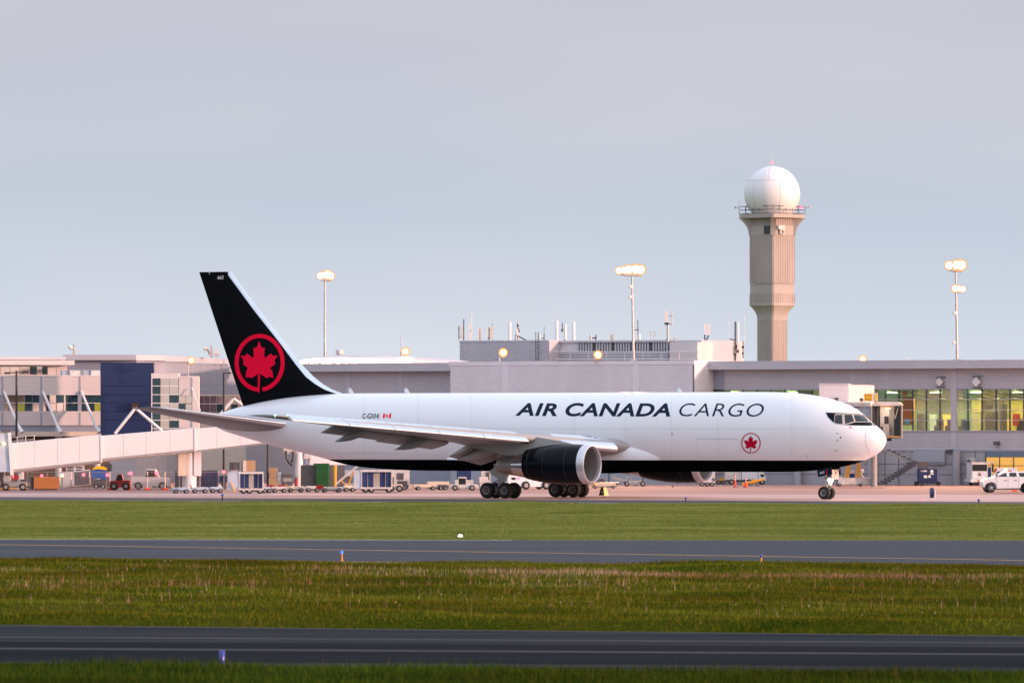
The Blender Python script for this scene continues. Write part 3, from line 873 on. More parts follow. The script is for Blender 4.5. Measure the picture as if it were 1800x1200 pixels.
def mirror(side, rings):
    return [[(x, side * y, z) for x, y, z in r] for r in rings]
def wing_le(y): return 18.25 + 0.700 * (y - 2.2)
def wing_te(y): return 28.6 + 0.05 * (y - 2.2) if y <= 7.9 else 28.9 + 0.4185 * (y - 7.9)
def wing_z(y): return 3.50 + 0.098 * (y - 2.2)
def wing_inc(y): return math.radians(float(np.interp(y, [2.2, 8, 23.8], [3.2, 2.2, -0.5])))
def wsec(y, t0, t1, dx=0.0, dz=0.0, cs=1.0):
    c = wing_te(y) - wing_le(y)
    th_ = float(np.interp(y, [2.2, 8, 23.8], [0.135, 0.115, 0.10]))
    if y > 23.5: th_ *= 0.45
    return af_ring((-wing_le(y) + dx, y, wing_z(y) + dz), c, th_, 'z', wing_inc(y), t0, t1, 0.008)
for side in (-1, 1):
    ys = [1.2, 2.6, 5, 7.9, 11, 15, 19, 22.9, 23.55, 23.79]
    mb = MB(); mb.loft(mirror(side, same_len([wsec(y, 0.0, 1.0) for y in ys])))
    wing = mb.build('wing', M['wing_grey'], plane, True, 40)
    cuts = [3.3, 6.6] , [8.75, 11.4], [11.43, 14.1], [14.13, 16.8], [16.83, 19.5], [19.53, 22.9]
    for a, b_ in cuts:
        w0 = 0.115
        mb = MB()
        rr = []
        for y in np.linspace(a, b_, 4):
            c = wing_te(y) - wing_le(y)
            r = wsec(y, 0.0, min(0.20, 1.25 / c), 0.28, -0.02)
            # droop the nose
            x0 = max(p[0] for p in r); x1 = min(p[0] for p in r)
            r = [(p[0], p[1], p[2] - 0.34 * (p[0] - x1) / (x0 - x1) + 0.10) for p in r]
            rr.append(r)
        mb.loft(mirror(side, same_len(rr)))
        mb.build('slat', M['silver'], wing, True, 40)
    for a, b_, ch, ang in ((2.9, 6.9, 1.9, 22), (8.9, 13.3, 1.45, 20), (13.33, 17.7, 1.2, 20)):
        rr = []
        for y in np.linspace(a, b_, 3):
            s0 = wing_te(y) - 0.55; c = wing_te(y) - wing_le(y)
            z0 = wing_z(y) - c * math.sin(wing_inc(y)) - 0.10
            sec = []
            for t, h in [(0, 0), (0.03, .05), (0.12, .09), (0.3, .10), (0.6, .06), (1, .005), (0.6, -.04), (0.3, -.06), (0.12, -.06), (0.03, -.04)]:
                dx = -t * ch; dz = h * ch
                A = math.radians(ang)
                sec.append((-s0 + dx * math.cos(A) + dz * math.sin(A) * -1 * 0, y, z0 + dz + dx * math.sin(A)))
            rr.append(sec)
        mb = MB(); mb.loft(mirror(side, rr)); mb.build('flap', M['flap_grey'], wing, True, 40)
    for y, L, w in ((6.2, 3.4, .30), (11.6, 3.0, .26), (16.2, 2.7, .23)):
        c = wing_te(y) - wing_le(y)
        s1 = wing_te(y) + 1.05; zt = wing_z(y) - c * math.sin(wing_inc(y)) - 0.95
        prof = [(0, .02, -.0), (.12, .35, .10), (.3, .75, .22), (.5, 1.0, .36), (.7, .95, .50), (.88, .6, .62), (1, .05, .70)]
        rr = []
        for t, k, dz in prof:
            x = -(s1 - t * L)
            rr.append([(x, y + w * k * math.sin(2 * math.pi * j / 10), zt + dz * 1.0 + w * 1.15 * k * math.cos(2 * math.pi * j / 10)) for j in range(10)])
        mb = MB(); mb.loft(mirror(side, rr)); mb.build('flap_track_fairing', M['flap_grey'], wing, True, 50)
    mb = MB(); x, y, z = -wing_le(23.65) - 0.12, 23.66, wing_z(23.65)
    mb.lathe([(-.08, .02), (-.04, .06), (0, .07), (.04, .06), (.08, .02)], (x, side * y, z + .02), 'x', 8)
    mb.build('wingtip_light', M['lamp_green'] if side < 0 else M['lamp_red'], wing)
    # stabiliser
    rr = []; r2 = []
    for y, sl_, st_ in ((0.6, 45.1, 52.0), (1.6, 45.95, 52.2), (5, 48.72, 53.1), (8.6, 51.65, 54.15), (9.2, 52.2, 54.35), (9.33, 52.6, 54.38)):
        c = st_ - sl_; z = 5.04 + 0.158 * (y - 1.6)
        th_ = 0.10 if y < 9 else 0.05
        rr.append(af_ring((-sl_, y, z), c, th_, 'z', math.radians(1.5), 0.05, 1.0, -0.01))
        r2.append(af_ring((-sl_, y, z), c, th_, 'z', math.radians(1.5), 0.0, 0.05, -0.01))
    mb = MB(); mb.loft(mirror(side, same_len(rr)))
    st = mb.build('tailplane', M['stab'], plane, True, 40)
    mb = MB(); mb.loft(mirror(side, same_len(r2))); mb.build('tailplane_leading_edge', M['silver'], st, True, 40)

# wing-body fairing
rr = []
for s_, w_, t_, b_ in ((16.0, 1.72, 3.4, 2.4), (16.5, 2.02, 3.6, 2.15), (17.2, 2.26, 3.8, 1.98), (18.2, 2.50, 4.0, 1.86), (19.6, 2.70, 4.15, 1.76), (21, 2.80, 4.25, 1.70), (26, 2.80, 4.1, 1.70), (29, 2.7, 3.8, 1.75), (31.5, 2.5, 3.3, 1.85), (33, 2.2, 2.9, 2.2)):
    zc = (t_ + b_) / 2; hb = (t_ - b_) / 2
    ring = []
    for k in range(40):
        a = 2 * math.pi * k / 40; ca, sa = math.cos(a), math.sin(a)
        ring.append((-s_, w_ * math.copysign(abs(sa) ** 0.75, sa), zc + hb * math.copysign(abs(ca) ** 0.75, ca)))
    rr.append(ring)
q = MB(); q.loft(rr)
u_, l_ = split_z(q.v, q.f, ZB)
u_.build('wing_root_fairing', M['white'], plane, True, 50)
l_.build('belly_fairing', M['belly'], plane, True, 50)

# engines
for side in (-1, 1):
    ey, ez, es = side * 7.92, 2.36, 18.05
    def X(s): return -(es + s)
    mb = MB(); mb.lathe([(X(0.55), 1.325), (X(1.2), 1.365), (X(2.0), 1.37), (X(3.0), 1.33), (X(4.0), 1.21), (X(4.75), 1.07), (X(5.0), 1.02), (X(5.0), 0.90), (X(4.2), 0.86)], (0, ey, ez), 'x', 48)
    eng = mb.build('engine', M['blackgloss'], plane, True, 40)
    mb = MB(); mb.lathe([(X(0.55), 1.327), (X(0.3), 1.310), (X(0.1), 1.272), (X(0.02), 1.24), (X(0.0), 1.215), (X(0.03), 1.19), (X(0.12), 1.17), (X(0.3), 1.16)], (0, ey, ez), 'x', 48)
    mb.build('inlet_lip', M['lip'], eng, True, 60)
    mb = MB(); mb.lathe([(X(0.3), 1.16), (X(0.8), 1.15), (X(1.4), 1.17), (X(1.75), 1.18)], (0, ey, ez), 'x', 40)
    mb.build('inlet_duct', M['duct'], eng, True, 60)
    for s_, r_ in ((1.5, 1.372), (3.2, 1.312), (4.55, 1.118)):
        mb = MB(); mb.lathe([(X(s_ - .012), r_ - .01), (X(s_), r_ + .006), (X(s_ + .012), r_ - .012)], (0, ey, ez), 'x', 48); mb.build('cowl_seam', M['dot'], eng, True, 60)
    mb = MB(); mb.lathe([(X(1.72), 1.19), (X(1.75), 0.0)], (0, ey, ez), 'x', 24)
    mb.build('fan_disc', M['darkgrey'], eng)
    fbm = MB()
    for k in range(38):
        a = 2 * math.pi * k / 38
        ca, sa = math.cos(a), math.sin(a)
        t = Vector((0, -sa, ca)); r_ = Vector((0, ca, sa))
        pts = []
        for rad, wd, tw in ((0.36, .10, .25), (1.15, .17, .75)):
            cpt = Vector((X(1.62), ey, ez)) + r_ * rad
            dvec = t * (wd * math.sin(tw) * .5) + Vector((1, 0, 0)) * (wd * math.cos(tw) * .5)
            pts += [cpt - dvec, cpt + dvec]
        fbm.add(pts, [(0, 1, 3, 2)])
    o = fbm.build('fan_blades', M['fan'], eng, fix=False)
    mb = MB(); mb.lathe([(X(1.15), 0.01), (X(1.3), .16), (X(1.5), .29), (X(1.68), .37)], (0, ey, ez), 'x', 20)
    mb.build('spinner', M['darkgrey'], eng, True, 60)
    mb = MB(); mb.lathe([(X(4.6), .92), (X(5.02), .90), (X(5.5), .82), (X(6.0), .735)], (0, ey, ez - .06), 'x', 36)
    mb.build('core_cowl', M['silver'], eng, True, 60)
    mb = MB(); mb.lathe([(X(6.0), .737), (X(6.6), .66), (X(7.25), .52), (X(7.3), .47), (X(6.8), .47)], (0, ey, ez - .06), 'x', 36)
    mb.build('nozzle', M['nozzle'], eng, True, 50)
    mb = MB(); mb.lathe([(X(6.7), .30), (X(7.2), .25), (X(7.75), .05)], (0, ey, ez - .06), 'x', 16); mb.build('exhaust_plug', M['nozzle'], eng, True, 60)
    # pylon
    py = MB()
    zt = wing_z(7.92)
    rr = []
    for s_, hw, z0, z1 in ((1.6, .06, ez + 1.30, ez + 1.38), (2.6, .17, ez + 1.2, zt - .12), (4.2, .22, ez + .85, zt + .12), (5.2, .24, ez + .65, zt + .1), (6.4, .24, ez + .55, zt - .15), (8.0, .2, zt - .85, zt - .3), (9.6, .06, zt - .55, zt - .4)):
        rr.append([(X(s_), ey - hw, z0), (X(s_), ey + hw, z0), (X(s_), ey + hw * .8, z1), (X(s_), ey - hw * .8, z1)])
    py.loft(rr); py.build('pylon', M['wing_grey'], eng, True, 30)

# landing gear
def wheel(parent, x, y, z, r, w, nm=''):
    mb = MB()
    mb.lathe([(-w / 2, r * .52), (-w / 2, r * .80), (-w * .42, r * .92), (-w * .27, r * .985), (0, r), (w * .27, r * .985), (w * .42, r * .92), (w / 2, r * .80), (w / 2, r * .52)], (x, y, z), 'y', 32)
    mb.build('tyre', M['tyre'], parent, True, 50)
    for sgn in (-1, 1):
        mb = MB(); mb.lathe([(sgn * w * .46, r * .54), (sgn * w * .50, r * .50), (sgn * w * .44, r * .44), (sgn * w * .36, r * .41)], (x, y, z), 'y', 24)
        mb.build('rim', M['rim'], parent, True, 40)
        mb = MB(); mb.lathe([(sgn * w * .34, r * .42), (sgn * w * .30, r * .30), (sgn * w * .30, r * .2), (sgn * w * .46, r * .15), (sgn * w * .46, 0.0)], (x, y, z), 'y', 20)
        mb.build('hub', M['hub'], parent, True, 40)
SG = 27.2
for side in (-1, 1):
    cy = side * 4.65
    mb = MB()
    mb.tube((-SG, cy, .62), (-SG - .1, cy, 3.4), .16, .20, 12)
    mb.tube((-SG + .75, cy, .55), (-SG - .75, cy, .55), .11, .11, 8)
    for dx in (-.71, .71):
        mb.tube((-SG + dx, cy - .6, .55), (-SG + dx, cy + .6, .55), .07, .07, 8)
    mb.tube((-SG - .05, cy, 1.9), (-SG, cy - side * 1.9, 3.0), .08, .08, 8)
    mb.tube((-SG + .15, cy, 1.0), (-SG + 1.3, cy, 2.9), .05, .05, 8)
    mg = mb.build('main_gear', M['gear'], plane, True, 40)
    for dx in (-.71, .71):
        for dy in (-.57, .57):
            wheel(mg, -SG + dx, cy + dy, .545, .545, .42)
    hose = MB(); hose.path([(-SG + .5, cy - .3, 1.1), (-SG + .1, cy - .35, 1.28), (-SG - .4, cy - .3, 1.1)], .03, 6); hose.build('brake_hose', M['dot'], mg)
    # strut door
    yd = cy + side * 0.62
    px = [(875, 813), (868, 821), (866, 824), (860, 827.5), (862.5, 831.5), (863, 833.5), (870, 837), (881, 846), (889.5, 846), (892, 838), (897, 813)]
    pl = [AC.inv(u, v, -5.27) for u, v in px]
    mb = MB(); mb.prism(pl, yd - .03, yd + .03); mb.build('gear_door', M['door_green'], mg)
    mb = MB(); mb.box(-SG + .35, -SG + .42, cy - .4, cy + .4, 1.5, 2.4); mb.build('gear_bracket', M['beige'], mg)
    mb = MB(); mb.tube((-SG - 1.0, cy * .62, 2.4), (-SG - 1.5, cy * .5, 1.9), .3, .2, 8); mb.build('gear_bay_panel', M['flap_grey'], mg)

NG = 4.44
mb = MB()
mb.tube((-NG, 0, .45), (-NG - .12, 0, 2.2), .085, .11, 10)
mb.tube((-NG, -.36, .44), (-NG, .36, .44), .06, .06, 8)
mb.tube((-NG + .08, 0, 1.0), (-NG + .95, 0, 2.05), .045, .045, 8)
mb.tube((-NG + .12, 0, .62), (-NG + .38, 0, .88), .05, .05, 6); mb.tube((-NG + .38, 0, .88), (-NG + .1, 0, 1.15), .05, .05, 6)
mb.box(-NG - .05, -NG + .22, -.22, .22, 1.25, 1.42)
mb.box(-NG + .02, -NG + .3, -.3, -.12, 1.05, 1.25)
ng = mb.build('nose_gear', M['gear'], plane, True, 40)
wheel(ng, -NG, -.33, .44, .44, .32); wheel(ng, -NG, .33, .44, .44, .32)
pl = [AC.inv(u, v, -.62) for u, v in ((1436.5, 825.5), (1461.5, 820.5), (1463.0, 833.0), (1438.5, 838.2))]
mb = MB(); mb.prism(pl, -.65, -.60); nd = mb.build('nose_gear_door', M['navy_ink'], ng)
mb = MB(); mb.prism([(x, z) for x, z in pl], .60, .65); mb.build('nose_gear_door', M['navy_ink'], ng)
DB = BVHTree.FromPolygons([Vector((x, -.65, z)) for x, z in pl] + [Vector((0, -.65, 9)), ], [[0, 1, 2, 3]])
text_px('door_number', '662', 1441.0, 1449.2, 832.8, 831.4, 4.4, DB, 0.01, M['textwhite'], nd, shear=.15, offset=0.012)
decal('door_stripe', [[[(1452.4, 824.0), (1454.2, 823.6), (1454.6, 834.4), (1453.0, 834.8)]]], DB, 0.01, M['red_dark'], nd)
mb = MB(); mb.box(-NG + .62, -NG + .66, -.5, .5, 1.35, 2.0); mb.build('nose_gear_flap', M['beige'], ng)
mb = MB()
for y, z in ((-.20, 1.30), (.20, 1.30), (0, 1.12)):
    mb.lathe([(0, .0), (.0, .105), (-.1, .07)], (-NG + .33, y, z), 'x', 12)
mb.build('taxi_light', M['taxi_lamp'], ng, fix=False)
sp = bpy.data.lights.new('taxi_light_beam', 'SPOT'); sp.energy = 700; sp.color = (1, .72, .38); sp.spot_size = math.radians(150); sp.spot_blend = .8; sp.shadow_soft_size = .12
so = bpy.data.objects.new('taxi_light_beam', sp); COL.objects.link(so); so.parent = ng
so.location = (-NG + .42, 0, 1.22); so.rotation_euler = Vector((1, 0, -.12)).to_track_quat('-Z', 'Y').to_euler()

# ------------------------------------------------------------------ buildings
def corr(name, m, parent, p0, p1, z0, z1, pitch=0.2, depth=0.045, y_off=0.0):
    """ribbed metal cladding from p0 to p1 (left to right), outside face to the front"""
    p0 = Vector((p0[0], p0[1], 0)); p1 = Vector((p1[0], p1[1], 0))
    d = (p1 - p0).normalized(); n = Vector((d.y, -d.x, 0))
    k = max(1, int(round((z1 - z0) / pitch)))
    vs = []; fs = []
    prof = []
    for i in range(k):
        za = z0 + (z1 - z0) * i / k; h = (z1 - z0) / k
        prof += [(za, depth), (za + h * 0.62, depth), (za + h * 0.74, 0), (za + h * 0.94, 0)]
    prof.append((z1, depth))
    for z, o in prof:
        for p in (p0, p1):
            vs.append((p.x + n.x * (o + y_off), p.y + n.y * (o + y_off), z))
    for i in range(len(prof) - 1):
        fs.append((2 * i, 2 * i + 1, 2 * i + 3, 2 * i + 2))
    mb = MB(); mb.add(vs, fs)
    return mb.build(name, m, parent, fix=False)

TBT = 30.0
TB = Frame(1700, 608.0, TBT, 'terminal_building', 'long grey airport terminal with lit glazed upper floor behind the airliner nose', 'terminal')
ZR = 10.68
def zx(v, u=1700, y=0): return TB.inv(u, v, y)[1]
xL = TB.inv(520, 700, 0)[0]; xR = TB.inv(1800, 700, 0)[0] + 14
xB0 = TB.inv(790, 700, -3.5)[0]; xB1 = TB.inv(1220, 700, -3.5)[0]
z_fb = zx(647.5); z_c1 = zx(683.5); z_w0 = zx(756.5); z_c0 = zx(789.5)
# body behind the cladding, closed roof
mb = MB(); mb.box(xL, xB0 + 6, 0.06, 26, 0, ZR - 0.15); mb.box(xB0 + 6, xR, 7.0, 26, 0, ZR - 0.15)
mb.box(xB0 + 6, xR, 0.06, 7.0, z_c1 + .05, ZR - .15); mb.box(xB0 + 6, xR, .06, 7.0, 0, z_w0 - .05)
mb.build('building_body', M['clad_dark'], TB.e)
mb = MB(); mb.box(xL, xR, -1.0, -0.72, z_fb, ZR); mb.box(xL, xR, -0.72, 3, ZR - .12, ZR + .02)
mb.build('roof_fascia', M['fascia'], TB.e)
mb = MB(); mb.box(xL, xR, -.72, .05, z_fb + .04, z_fb + .12); mb.build('soffit', M['soffit'], TB.e)
xe0 = TB.inv(1440, 700, -2.4)[0]; xe1 = TB.inv(1491, 700, -2.4)[0]
colx = [TB.inv(u, 700, 0)[0] for u in (612, 704, 1677, 1500)]
xc = colx[2]
segs = [xL] + sorted(colx[:2]) + [xB0 + .5]
for a, b in zip(segs[:-1], segs[1:]):
    corr('cladding', M['clad'], TB.e, (a + .12, 0), (b - .12, 0), 2.6, z_fb, 0.19)
segs = [xB1 + 1.0, colx[3], xc, xR]
for a, b in zip(segs[:-1], segs[1:]):
    corr('cladding', M['clad'], TB.e, (a + .12, 0), (b - .12, 0), z_c1, z_fb, 0.19)
    corr('cladding', M['clad'], TB.e, (a + .12, 0), (b - .12, 0), z_c0, z_w0 - .1, 0.19)
for x in colx:
    mb = MB(); mb.box(x - .28, x + .28, -.08, .05, z_c0 - .2, z_fb); mb.build('cladding_joint', M['fascia'], TB.e)
mb = MB(); mb.box(xB1 + 1, xR, -.10, .06, z_w0 - .12, z_w0); mb.box(xB1 + 1, xR, -.06, .05, z_c1 - .03, z_c1 + .06); mb.box(xB1 + 1, xR, -.12, .06, z_c0 - .16, z_c0)
mb.build('sill_band', M['clad_dark'], TB.e)
# glazed upper floor: panes, mullions, transoms
rows = [zx(v) for v in (756.4, 738.4, 720.1, 701.4, 684.0)]
us = [1258 + 24.35 * k for k in range(8)] + [1541.0, 1556.6, 1580.7, 1604.7, 1628.7, 1652.7, 1677.0, 1701.6, 1726.4, 1751.0, 1775.3, 1799.6, 1824, 1848]
xs = [TB.inv(u, 720, 0)[0] for u in us]
pane_me = {}
for a, b in zip(xs[:-1], xs[1:]):
    if b - a > 3: continue
    hidden_row = b < xe0 + .2
    for r0, r1 in list(zip(rows[:-1], rows[1:]))[(3 if hidden_row else 0):]:
        key = (round(b - a, 2), round(r1 - r0, 2))
        mb = MB(); mb.box(a + .05, b - .05, -.015, .015, r0 + .05, r1 - .05)
        mb.build('window_pane', random.choice((M['glass'], M['glass'], M['glass_b'], M['glass_c'])), TB.e, fix=False)
for x in xs:
    if abs(x - xc) > .2:
        mb = MB(); mb.box(x - .05, x + .05, -.07, .07, rows[0], rows[-1]); mb.build('mullion', M['mullion'], TB.e, fix=False)
mb = MB(); mb.box(xc - .22, xc + .22, -.1, .1, rows[0], rows[-1]); mb.build('window_column', M['fascia'], TB.e)
for z in rows[1:4]:
    mb = MB()
    for a, b in ((xe1 + .4, xc - .22), (xc + .22, xR)):
        mb.box(a, b, -.085, -.03, z - .035, z + .035)
    mb.build('transom', M['transom'], TB.e)
# the lit hall behind the glass
M['hall_wall'] = mat('hall_wall', (0.10, 0.12, 0.085), 0.7, var=0.1, scale=0.2, stretch=(1, 1, .2), col2=(0.46, 0.42, 0.26))
M['hall_yellow'] = mat('hall_yellow', (0.50, 0.30, 0.06), 0.7, var=0.15, scale=0.9, col2=(0.85, 0.58, 0.16))
M['hall_ceiling'] = mat('hall_ceiling', (0.16, 0.21, 0.11), 0.7, var=0.1, scale=.3, col2=(.34, .40, .22))
M['hall_beam'] = mat('hall_beam', (0.60, 0.62, 0.30), 0.6, var=0.05)
M['hall_floor'] = mat('hall_floor', (0.16, 0.15, 0.13), 0.6, var=0.1)
M['hall_dark'] = mat('hall_dark', (0.05, 0.06, 0.055), 0.6, var=0.1)
M['hall_orange'] = mat('hall_orange', (0.80, 0.24, 0.06), 0.6, var=0.15)
M['screen'] = emat('screen_glow', (0.35, 0.55, 0.8), 0.5)
M['hall_lamp'] = emat('hall_lamp', (1.0, 0.95, 0.6), 9.0)
zf = z_w0 - .1; zc_ = z_c1
mb = MB(); mb.box(xB1 + 1, xR, 5.9, 6.0, zf, zc_); mb.build('hall_back_wall', M['hall_wall'], TB.e)
mb = MB(); mb.box(xB1 + 1, xR, .1, 5.9, zf - .05, zf + .03); mb.build('hall_floor', M['hall_floor'], TB.e)
zk = zx(703)
mb = MB(); mb.prism([(0, 0)] * 0 or [(xB1 + 1, 0), (xR, 0), (xR, .05), (xB1 + 1, .05)], 0, 0) if False else mb.add([(xB1 + 1, .1, zc_), (xR, .1, zc_), (xR, 5.9, zk), (xB1 + 1, 5.9, zk)], [(0, 1, 2, 3)]); mb.build('hall_ceiling', M['hall_ceiling'], TB.e, fix=False)
mb = MB(); mb.box(xR - .1, xR, .1, 5.9, zf, zc_); mb.box(xB1 + 1, xB1 + 1.1, .1, 5.9, zf, zc_); mb.build('hall_end_wall', M['hall_wall'], TB.e)
beam = MB()
for k in range(9):
    x = TB.inv(1560 + 32 * k, 690, 0)[0]
    beam.add([(x, .25, zc_ - .05), (x + .22, .25, zc_ - .05), (x + 2.0, 5.6, zk), (x + 1.78, 5.6, zk), (x, .25, zc_ - .13), (x + .22, .25, zc_ - .13), (x + 2.0, 5.6, zk - .1), (x + 1.78, 5.6, zk - .1)], [(0, 1, 2, 3), (4, 7, 6, 5), (0, 4, 5, 1), (1, 5, 6, 2), (2, 6, 7, 3), (3, 7, 4, 0)])
beam.build('ceiling_beams', M['hall_beam'], TB.e)
for u in (1577, 1652, 1724, 1797, 1300, 1400):
    x, z = TB.inv(u, 689, 2.0)
    mb = MB(); mb.box(x - .42, x + .42, .9, 1.5, zc_ - .32, zc_ - .25); mb.build('ceiling_lamp', M['hall_lamp'], TB.e)
for u0 in (1300, 1420, 1570, 1650, 1725, 1800):
    al = bpy.data.lights.new('hall_light', 'AREA'); al.shape = 'RECTANGLE'; al.size = 3.5; al.size_y = 3.0; al.energy = 360; al.color = (1.0, .86, .50)
    ao = bpy.data.objects.new('hall_light', al); COL.objects.link(ao); ao.parent = TB.e
    ao.location = (TB.inv(u0, 690, 2.8)[0], 2.8, zc_ - .75)
def inside(name, m, label, cat, u0, u1, v0, v1, y0, y1, group=None):
    f = Frame(1700, 608.0, TBT)
    mb = MB(); TB.bx(mb, u0, u1, v0, v1, y0, y1)
    xs_ = [p[0] for p in mb.v]; zs_ = [p[2] for p in mb.v]
    cx, cz = (min(xs_) + max(xs_)) / 2, min(zs_)
    mb.v = [(p[0] - cx, p[1] - (y0 + y1) / 2, p[2] - cz) for p in mb.v]
    o = mb.build(name, m, None)
    w = TB.e.matrix_basis @ Vector((cx, (y0 + y1) / 2, cz)) if False else Matrix.Translation((TB.X0, TB.Y0, 0)) @ Matrix.Rotation(-TB.th, 4, 'Z') @ Vector((cx, (y0 + y1) / 2, cz))
    o.location = w; o.rotation_euler = (0, 0, -TB.th)
    tag(o, label, cat, group)
    return o
k = inside('display_panel', M['hall_orange'], 'tall orange and red display stand behind the glass right of the jet bridge hood', 'display', 1587, 1604, 697, 747, 1.2, 1.6)
mb = MB(); mb.box(-.38, .38, -.23, -.21, .35, 2.2); mb.box(-.5, -.05, -.23, -.21, 2.55, 3.3); f1 = mb.build('display_face', mat('display_red', (.92, .20, .05), .5, var=.15), k)
mb = MB(); mb.box(-.25, .2, -.27, -.24, .10, .55); mb.build('display_screen', M['screen'], k)
inside('dark_cabinet', M['hall_dark'], 'dark upright cabinet in the glazed hall beside the orange display', 'cabinet', 1612, 1621, 727, 756, 3.0, 3.8)
inside('partition_screen', M['hall_yellow'], 'bright yellow lit partition left of the wide window column', 'partition', 1657, 1676, 728, 756, 4.8, 5.0)
inside('partition_screen', M['palegrey'], 'pale grey partition standing between dark cabinet and yellow partition', 'partition', 1634, 1644, 728, 756, 4.4, 4.8)
inside('wall_panel', M['hall_yellow'], 'yellow wall panel with a small dark screen above a doorway in the hall', 'panel', 1708, 1726, 702, 724, 5.0, 5.3)
inside('doorway_panel', mat('hall_tan', (.45, .30, .14), .6, var=.1), 'tan doorway panel under the yellow wall panel in the hall', 'panel', 1708, 1724, 726, 756, 4.8, 5.1)
inside('service_desk', M['darkgrey'], 'wide dark grey service desk under a hanging screen in the hall', 'desk', 1732, 1750, 724, 756, 2.6, 3.2)
inside('service_desk', M['hall_dark'], 'narrow dark cabinet beside the red triangle poster in the hall', 'cabinet', 1757, 1765, 710, 756, 2.6, 3.2)
inside('hanging_screen', M['hall_dark'], 'black hanging screen over the wide grey service desk', 'screen', 1733, 1745, 711, 719, 2.0, 2.1)
inside('wall_panel', M['hall_yellow'], 'broad yellow wall panel at the right end of the hall', 'panel', 1766, 1799, 703, 756, 5.2, 5.5)
t = inside('poster', M['red'], 'poster with a red triangle on a yellow ground at right end of the hall', 'poster', 1780, 1793, 727, 748, 4.6, 4.65)
for i, (u0, u1, lb) in enumerate(((1642, 1654, 'low dark seats left of the yellow partition'), (1661, 1670, 'low dark seats in front of the yellow partition'), (1685, 1700, 'row of dark seats right of the wide window column'), (1787, 1799, 'dark seat below the red triangle poster'))):
    o = inside('waiting_seat', M['hall_dark'], lb + ' in the hall', 'seat', u0, u1, 748, 756, 1.5, 2.0, 'waiting seats in the glazed hall')
    mb = MB(); w = (TB.inv(u1, 750, 1.5)[0] - TB.inv(u0, 750, 1.5)[0]); mb.box(-w / 2, w / 2, .2, .28, .35, .95); mb.build('backrest', M['hall_dark'], o)

# ground floor
mb = MB(); mb.box(xB1 - 24, xR, -.02, .05, 0, z_c0 - .16); mb.build('ground_wall', M['wallgrey'], TB.e)
for u, m_ in ((1681.5, M['wallgrey']), (1532, M['wallgrey']), (1402, M['wallblue'])):
    x = TB.inv(u, 830, -.5)[0]
    mb = MB(); mb.lathe([(0, .33), (z_c0 - .1, .33)], (x, -.5, 0), 'z', 14); mb.build('column', m_, TB.e, True, 60)
groove = MB()
for u in (1688, 1714.5, 1732.5, 1580, 1556): 
    x = TB.inv(u, 830, 0)[0]; groove.box(x - .03, x + .03, -.045, -.0, 0, z_c0 - .2)
for z in (.9, 1.8):
    groove.box(xB1, TB.inv(1732, 830, 0)[0], -.04, -.0, z - .02, z + .02)
groove.build('wall_joints', M['darkgrey'], TB.e)
TB.part('header_panel', M['wallblue'], 1606, 1660, 792, 812, -.35, -.03)
TB.part('header_panel', M['wallblue'], 1632, 1660, 812.6, 816, -.25, -.03)
TB.part('vent_louvre', M['darkgrey'], 1662, 1676, 789.8, 797, -.12, -.03)
# lit bay door
TB.part('bay_header', mat('bay_header', (.13, .19, .26), .5, var=.06), 1733, 1850, 790.5, 802.5, -.10, -.03)
TB.part('bay_back', M['hall_yellow'], 1733, 1850, 803, 853, .9, 1.0)
mb = MB(); a = TB.inv(1733, 830, 0)[0]; mb.box(a, xR, -.03, .9, zx(803, 1760) , zx(803, 1760) + .05); mb.build('bay_soffit', M['hall_ceiling'], TB.e)
# cut-in: replace the wall there by panes
for u0, u1 in ((1733.5, 1756.5), (1757.5, 1781), (1782, 1806), (1807, 1832)):
    for v0, v1 in ((803.5, 817.5), (818.5, 832), (833, 852)):
        TB.part('bay_pane', mat('bay_lit_pane', (.6, .36, .09), .25, var=.12, scale=.6, emit=(1.0, .50, .09), estr=.55) if 'bay' not in M else M['bay'], u0, u1, v0, v1, -.09, -.06)
        M['bay'] = bpy.data.objects[-1].data.materials[0] if False else M.get('bay') or bpy.data.materials['bay_lit_pane']
fr_ = MB()
for u in (1733, 1757, 1781.5, 1806.5): TB.bx(fr_, u - .7, u + .7, 803, 853, -.13, -.06)
TB.bx(fr_, 1733, 1850, 817.5, 818.5, -.12, -.06); TB.bx(fr_, 1733, 1850, 832.2, 833, -.12, -.06)
fr_.build('bay_frame', M['mullion'], TB.e)

# stair on the facade
st = Frame(1580, 607.0, TBT, 'access_stair', 'dark steel access stair zigzagging down the terminal wall behind the airliner nose', 'stair')
def seg(mb, a, b, y, r): mb.tube(st.p(*a, y), st.p(*b, y), r, r, 6)
mb = MB()
for y in (-.55, .55):
    pl = [st.inv(u, v, y) for u, v in ((1508, 771), (1514, 771), (1604, 812), (1616, 812), (1616, 815.5), (1602, 815.5))]
    mb.prism(pl, y - .03, y + .03)
mb.build('stringer', M['grey'], st.e)
mb = MB()
for k in range(11):
    t = k / 10
    p = st.p(1512 + (1602 - 1512) * t, 771.5 + (811 - 771.5) * t, 0); mb.box(p.x - .2, p.x + .2, -.5, .5, p.z - .02, p.z + .10)
p = st.p(1609, 812, 0); mb.box(p.x - .5, p.x + .6, -.6, .6, p.z - .08, p.z)
mb.build('upper_steps', M['mullion'], st.e)
mb = MB()
for k in range(10):
    t = k / 9
    p = st.p(1604 - (1604 - 1551) * t, 816 + (850 - 816) * t, -1.3); mb.box(p.x - .25, p.x + .25, -1.9, -.75, p.z - .02, p.z + .10)
mb.build('lower_steps', M['mullion'], st.e)
mb = MB()
for y in (-1.95, -.7):
    pl = [st.inv(u, v, y) for u, v in ((1545, 851), (1551, 851), (1610, 818), (1610, 813), (1600, 815))]
    mb.prism(pl, y - .03, y + .03)
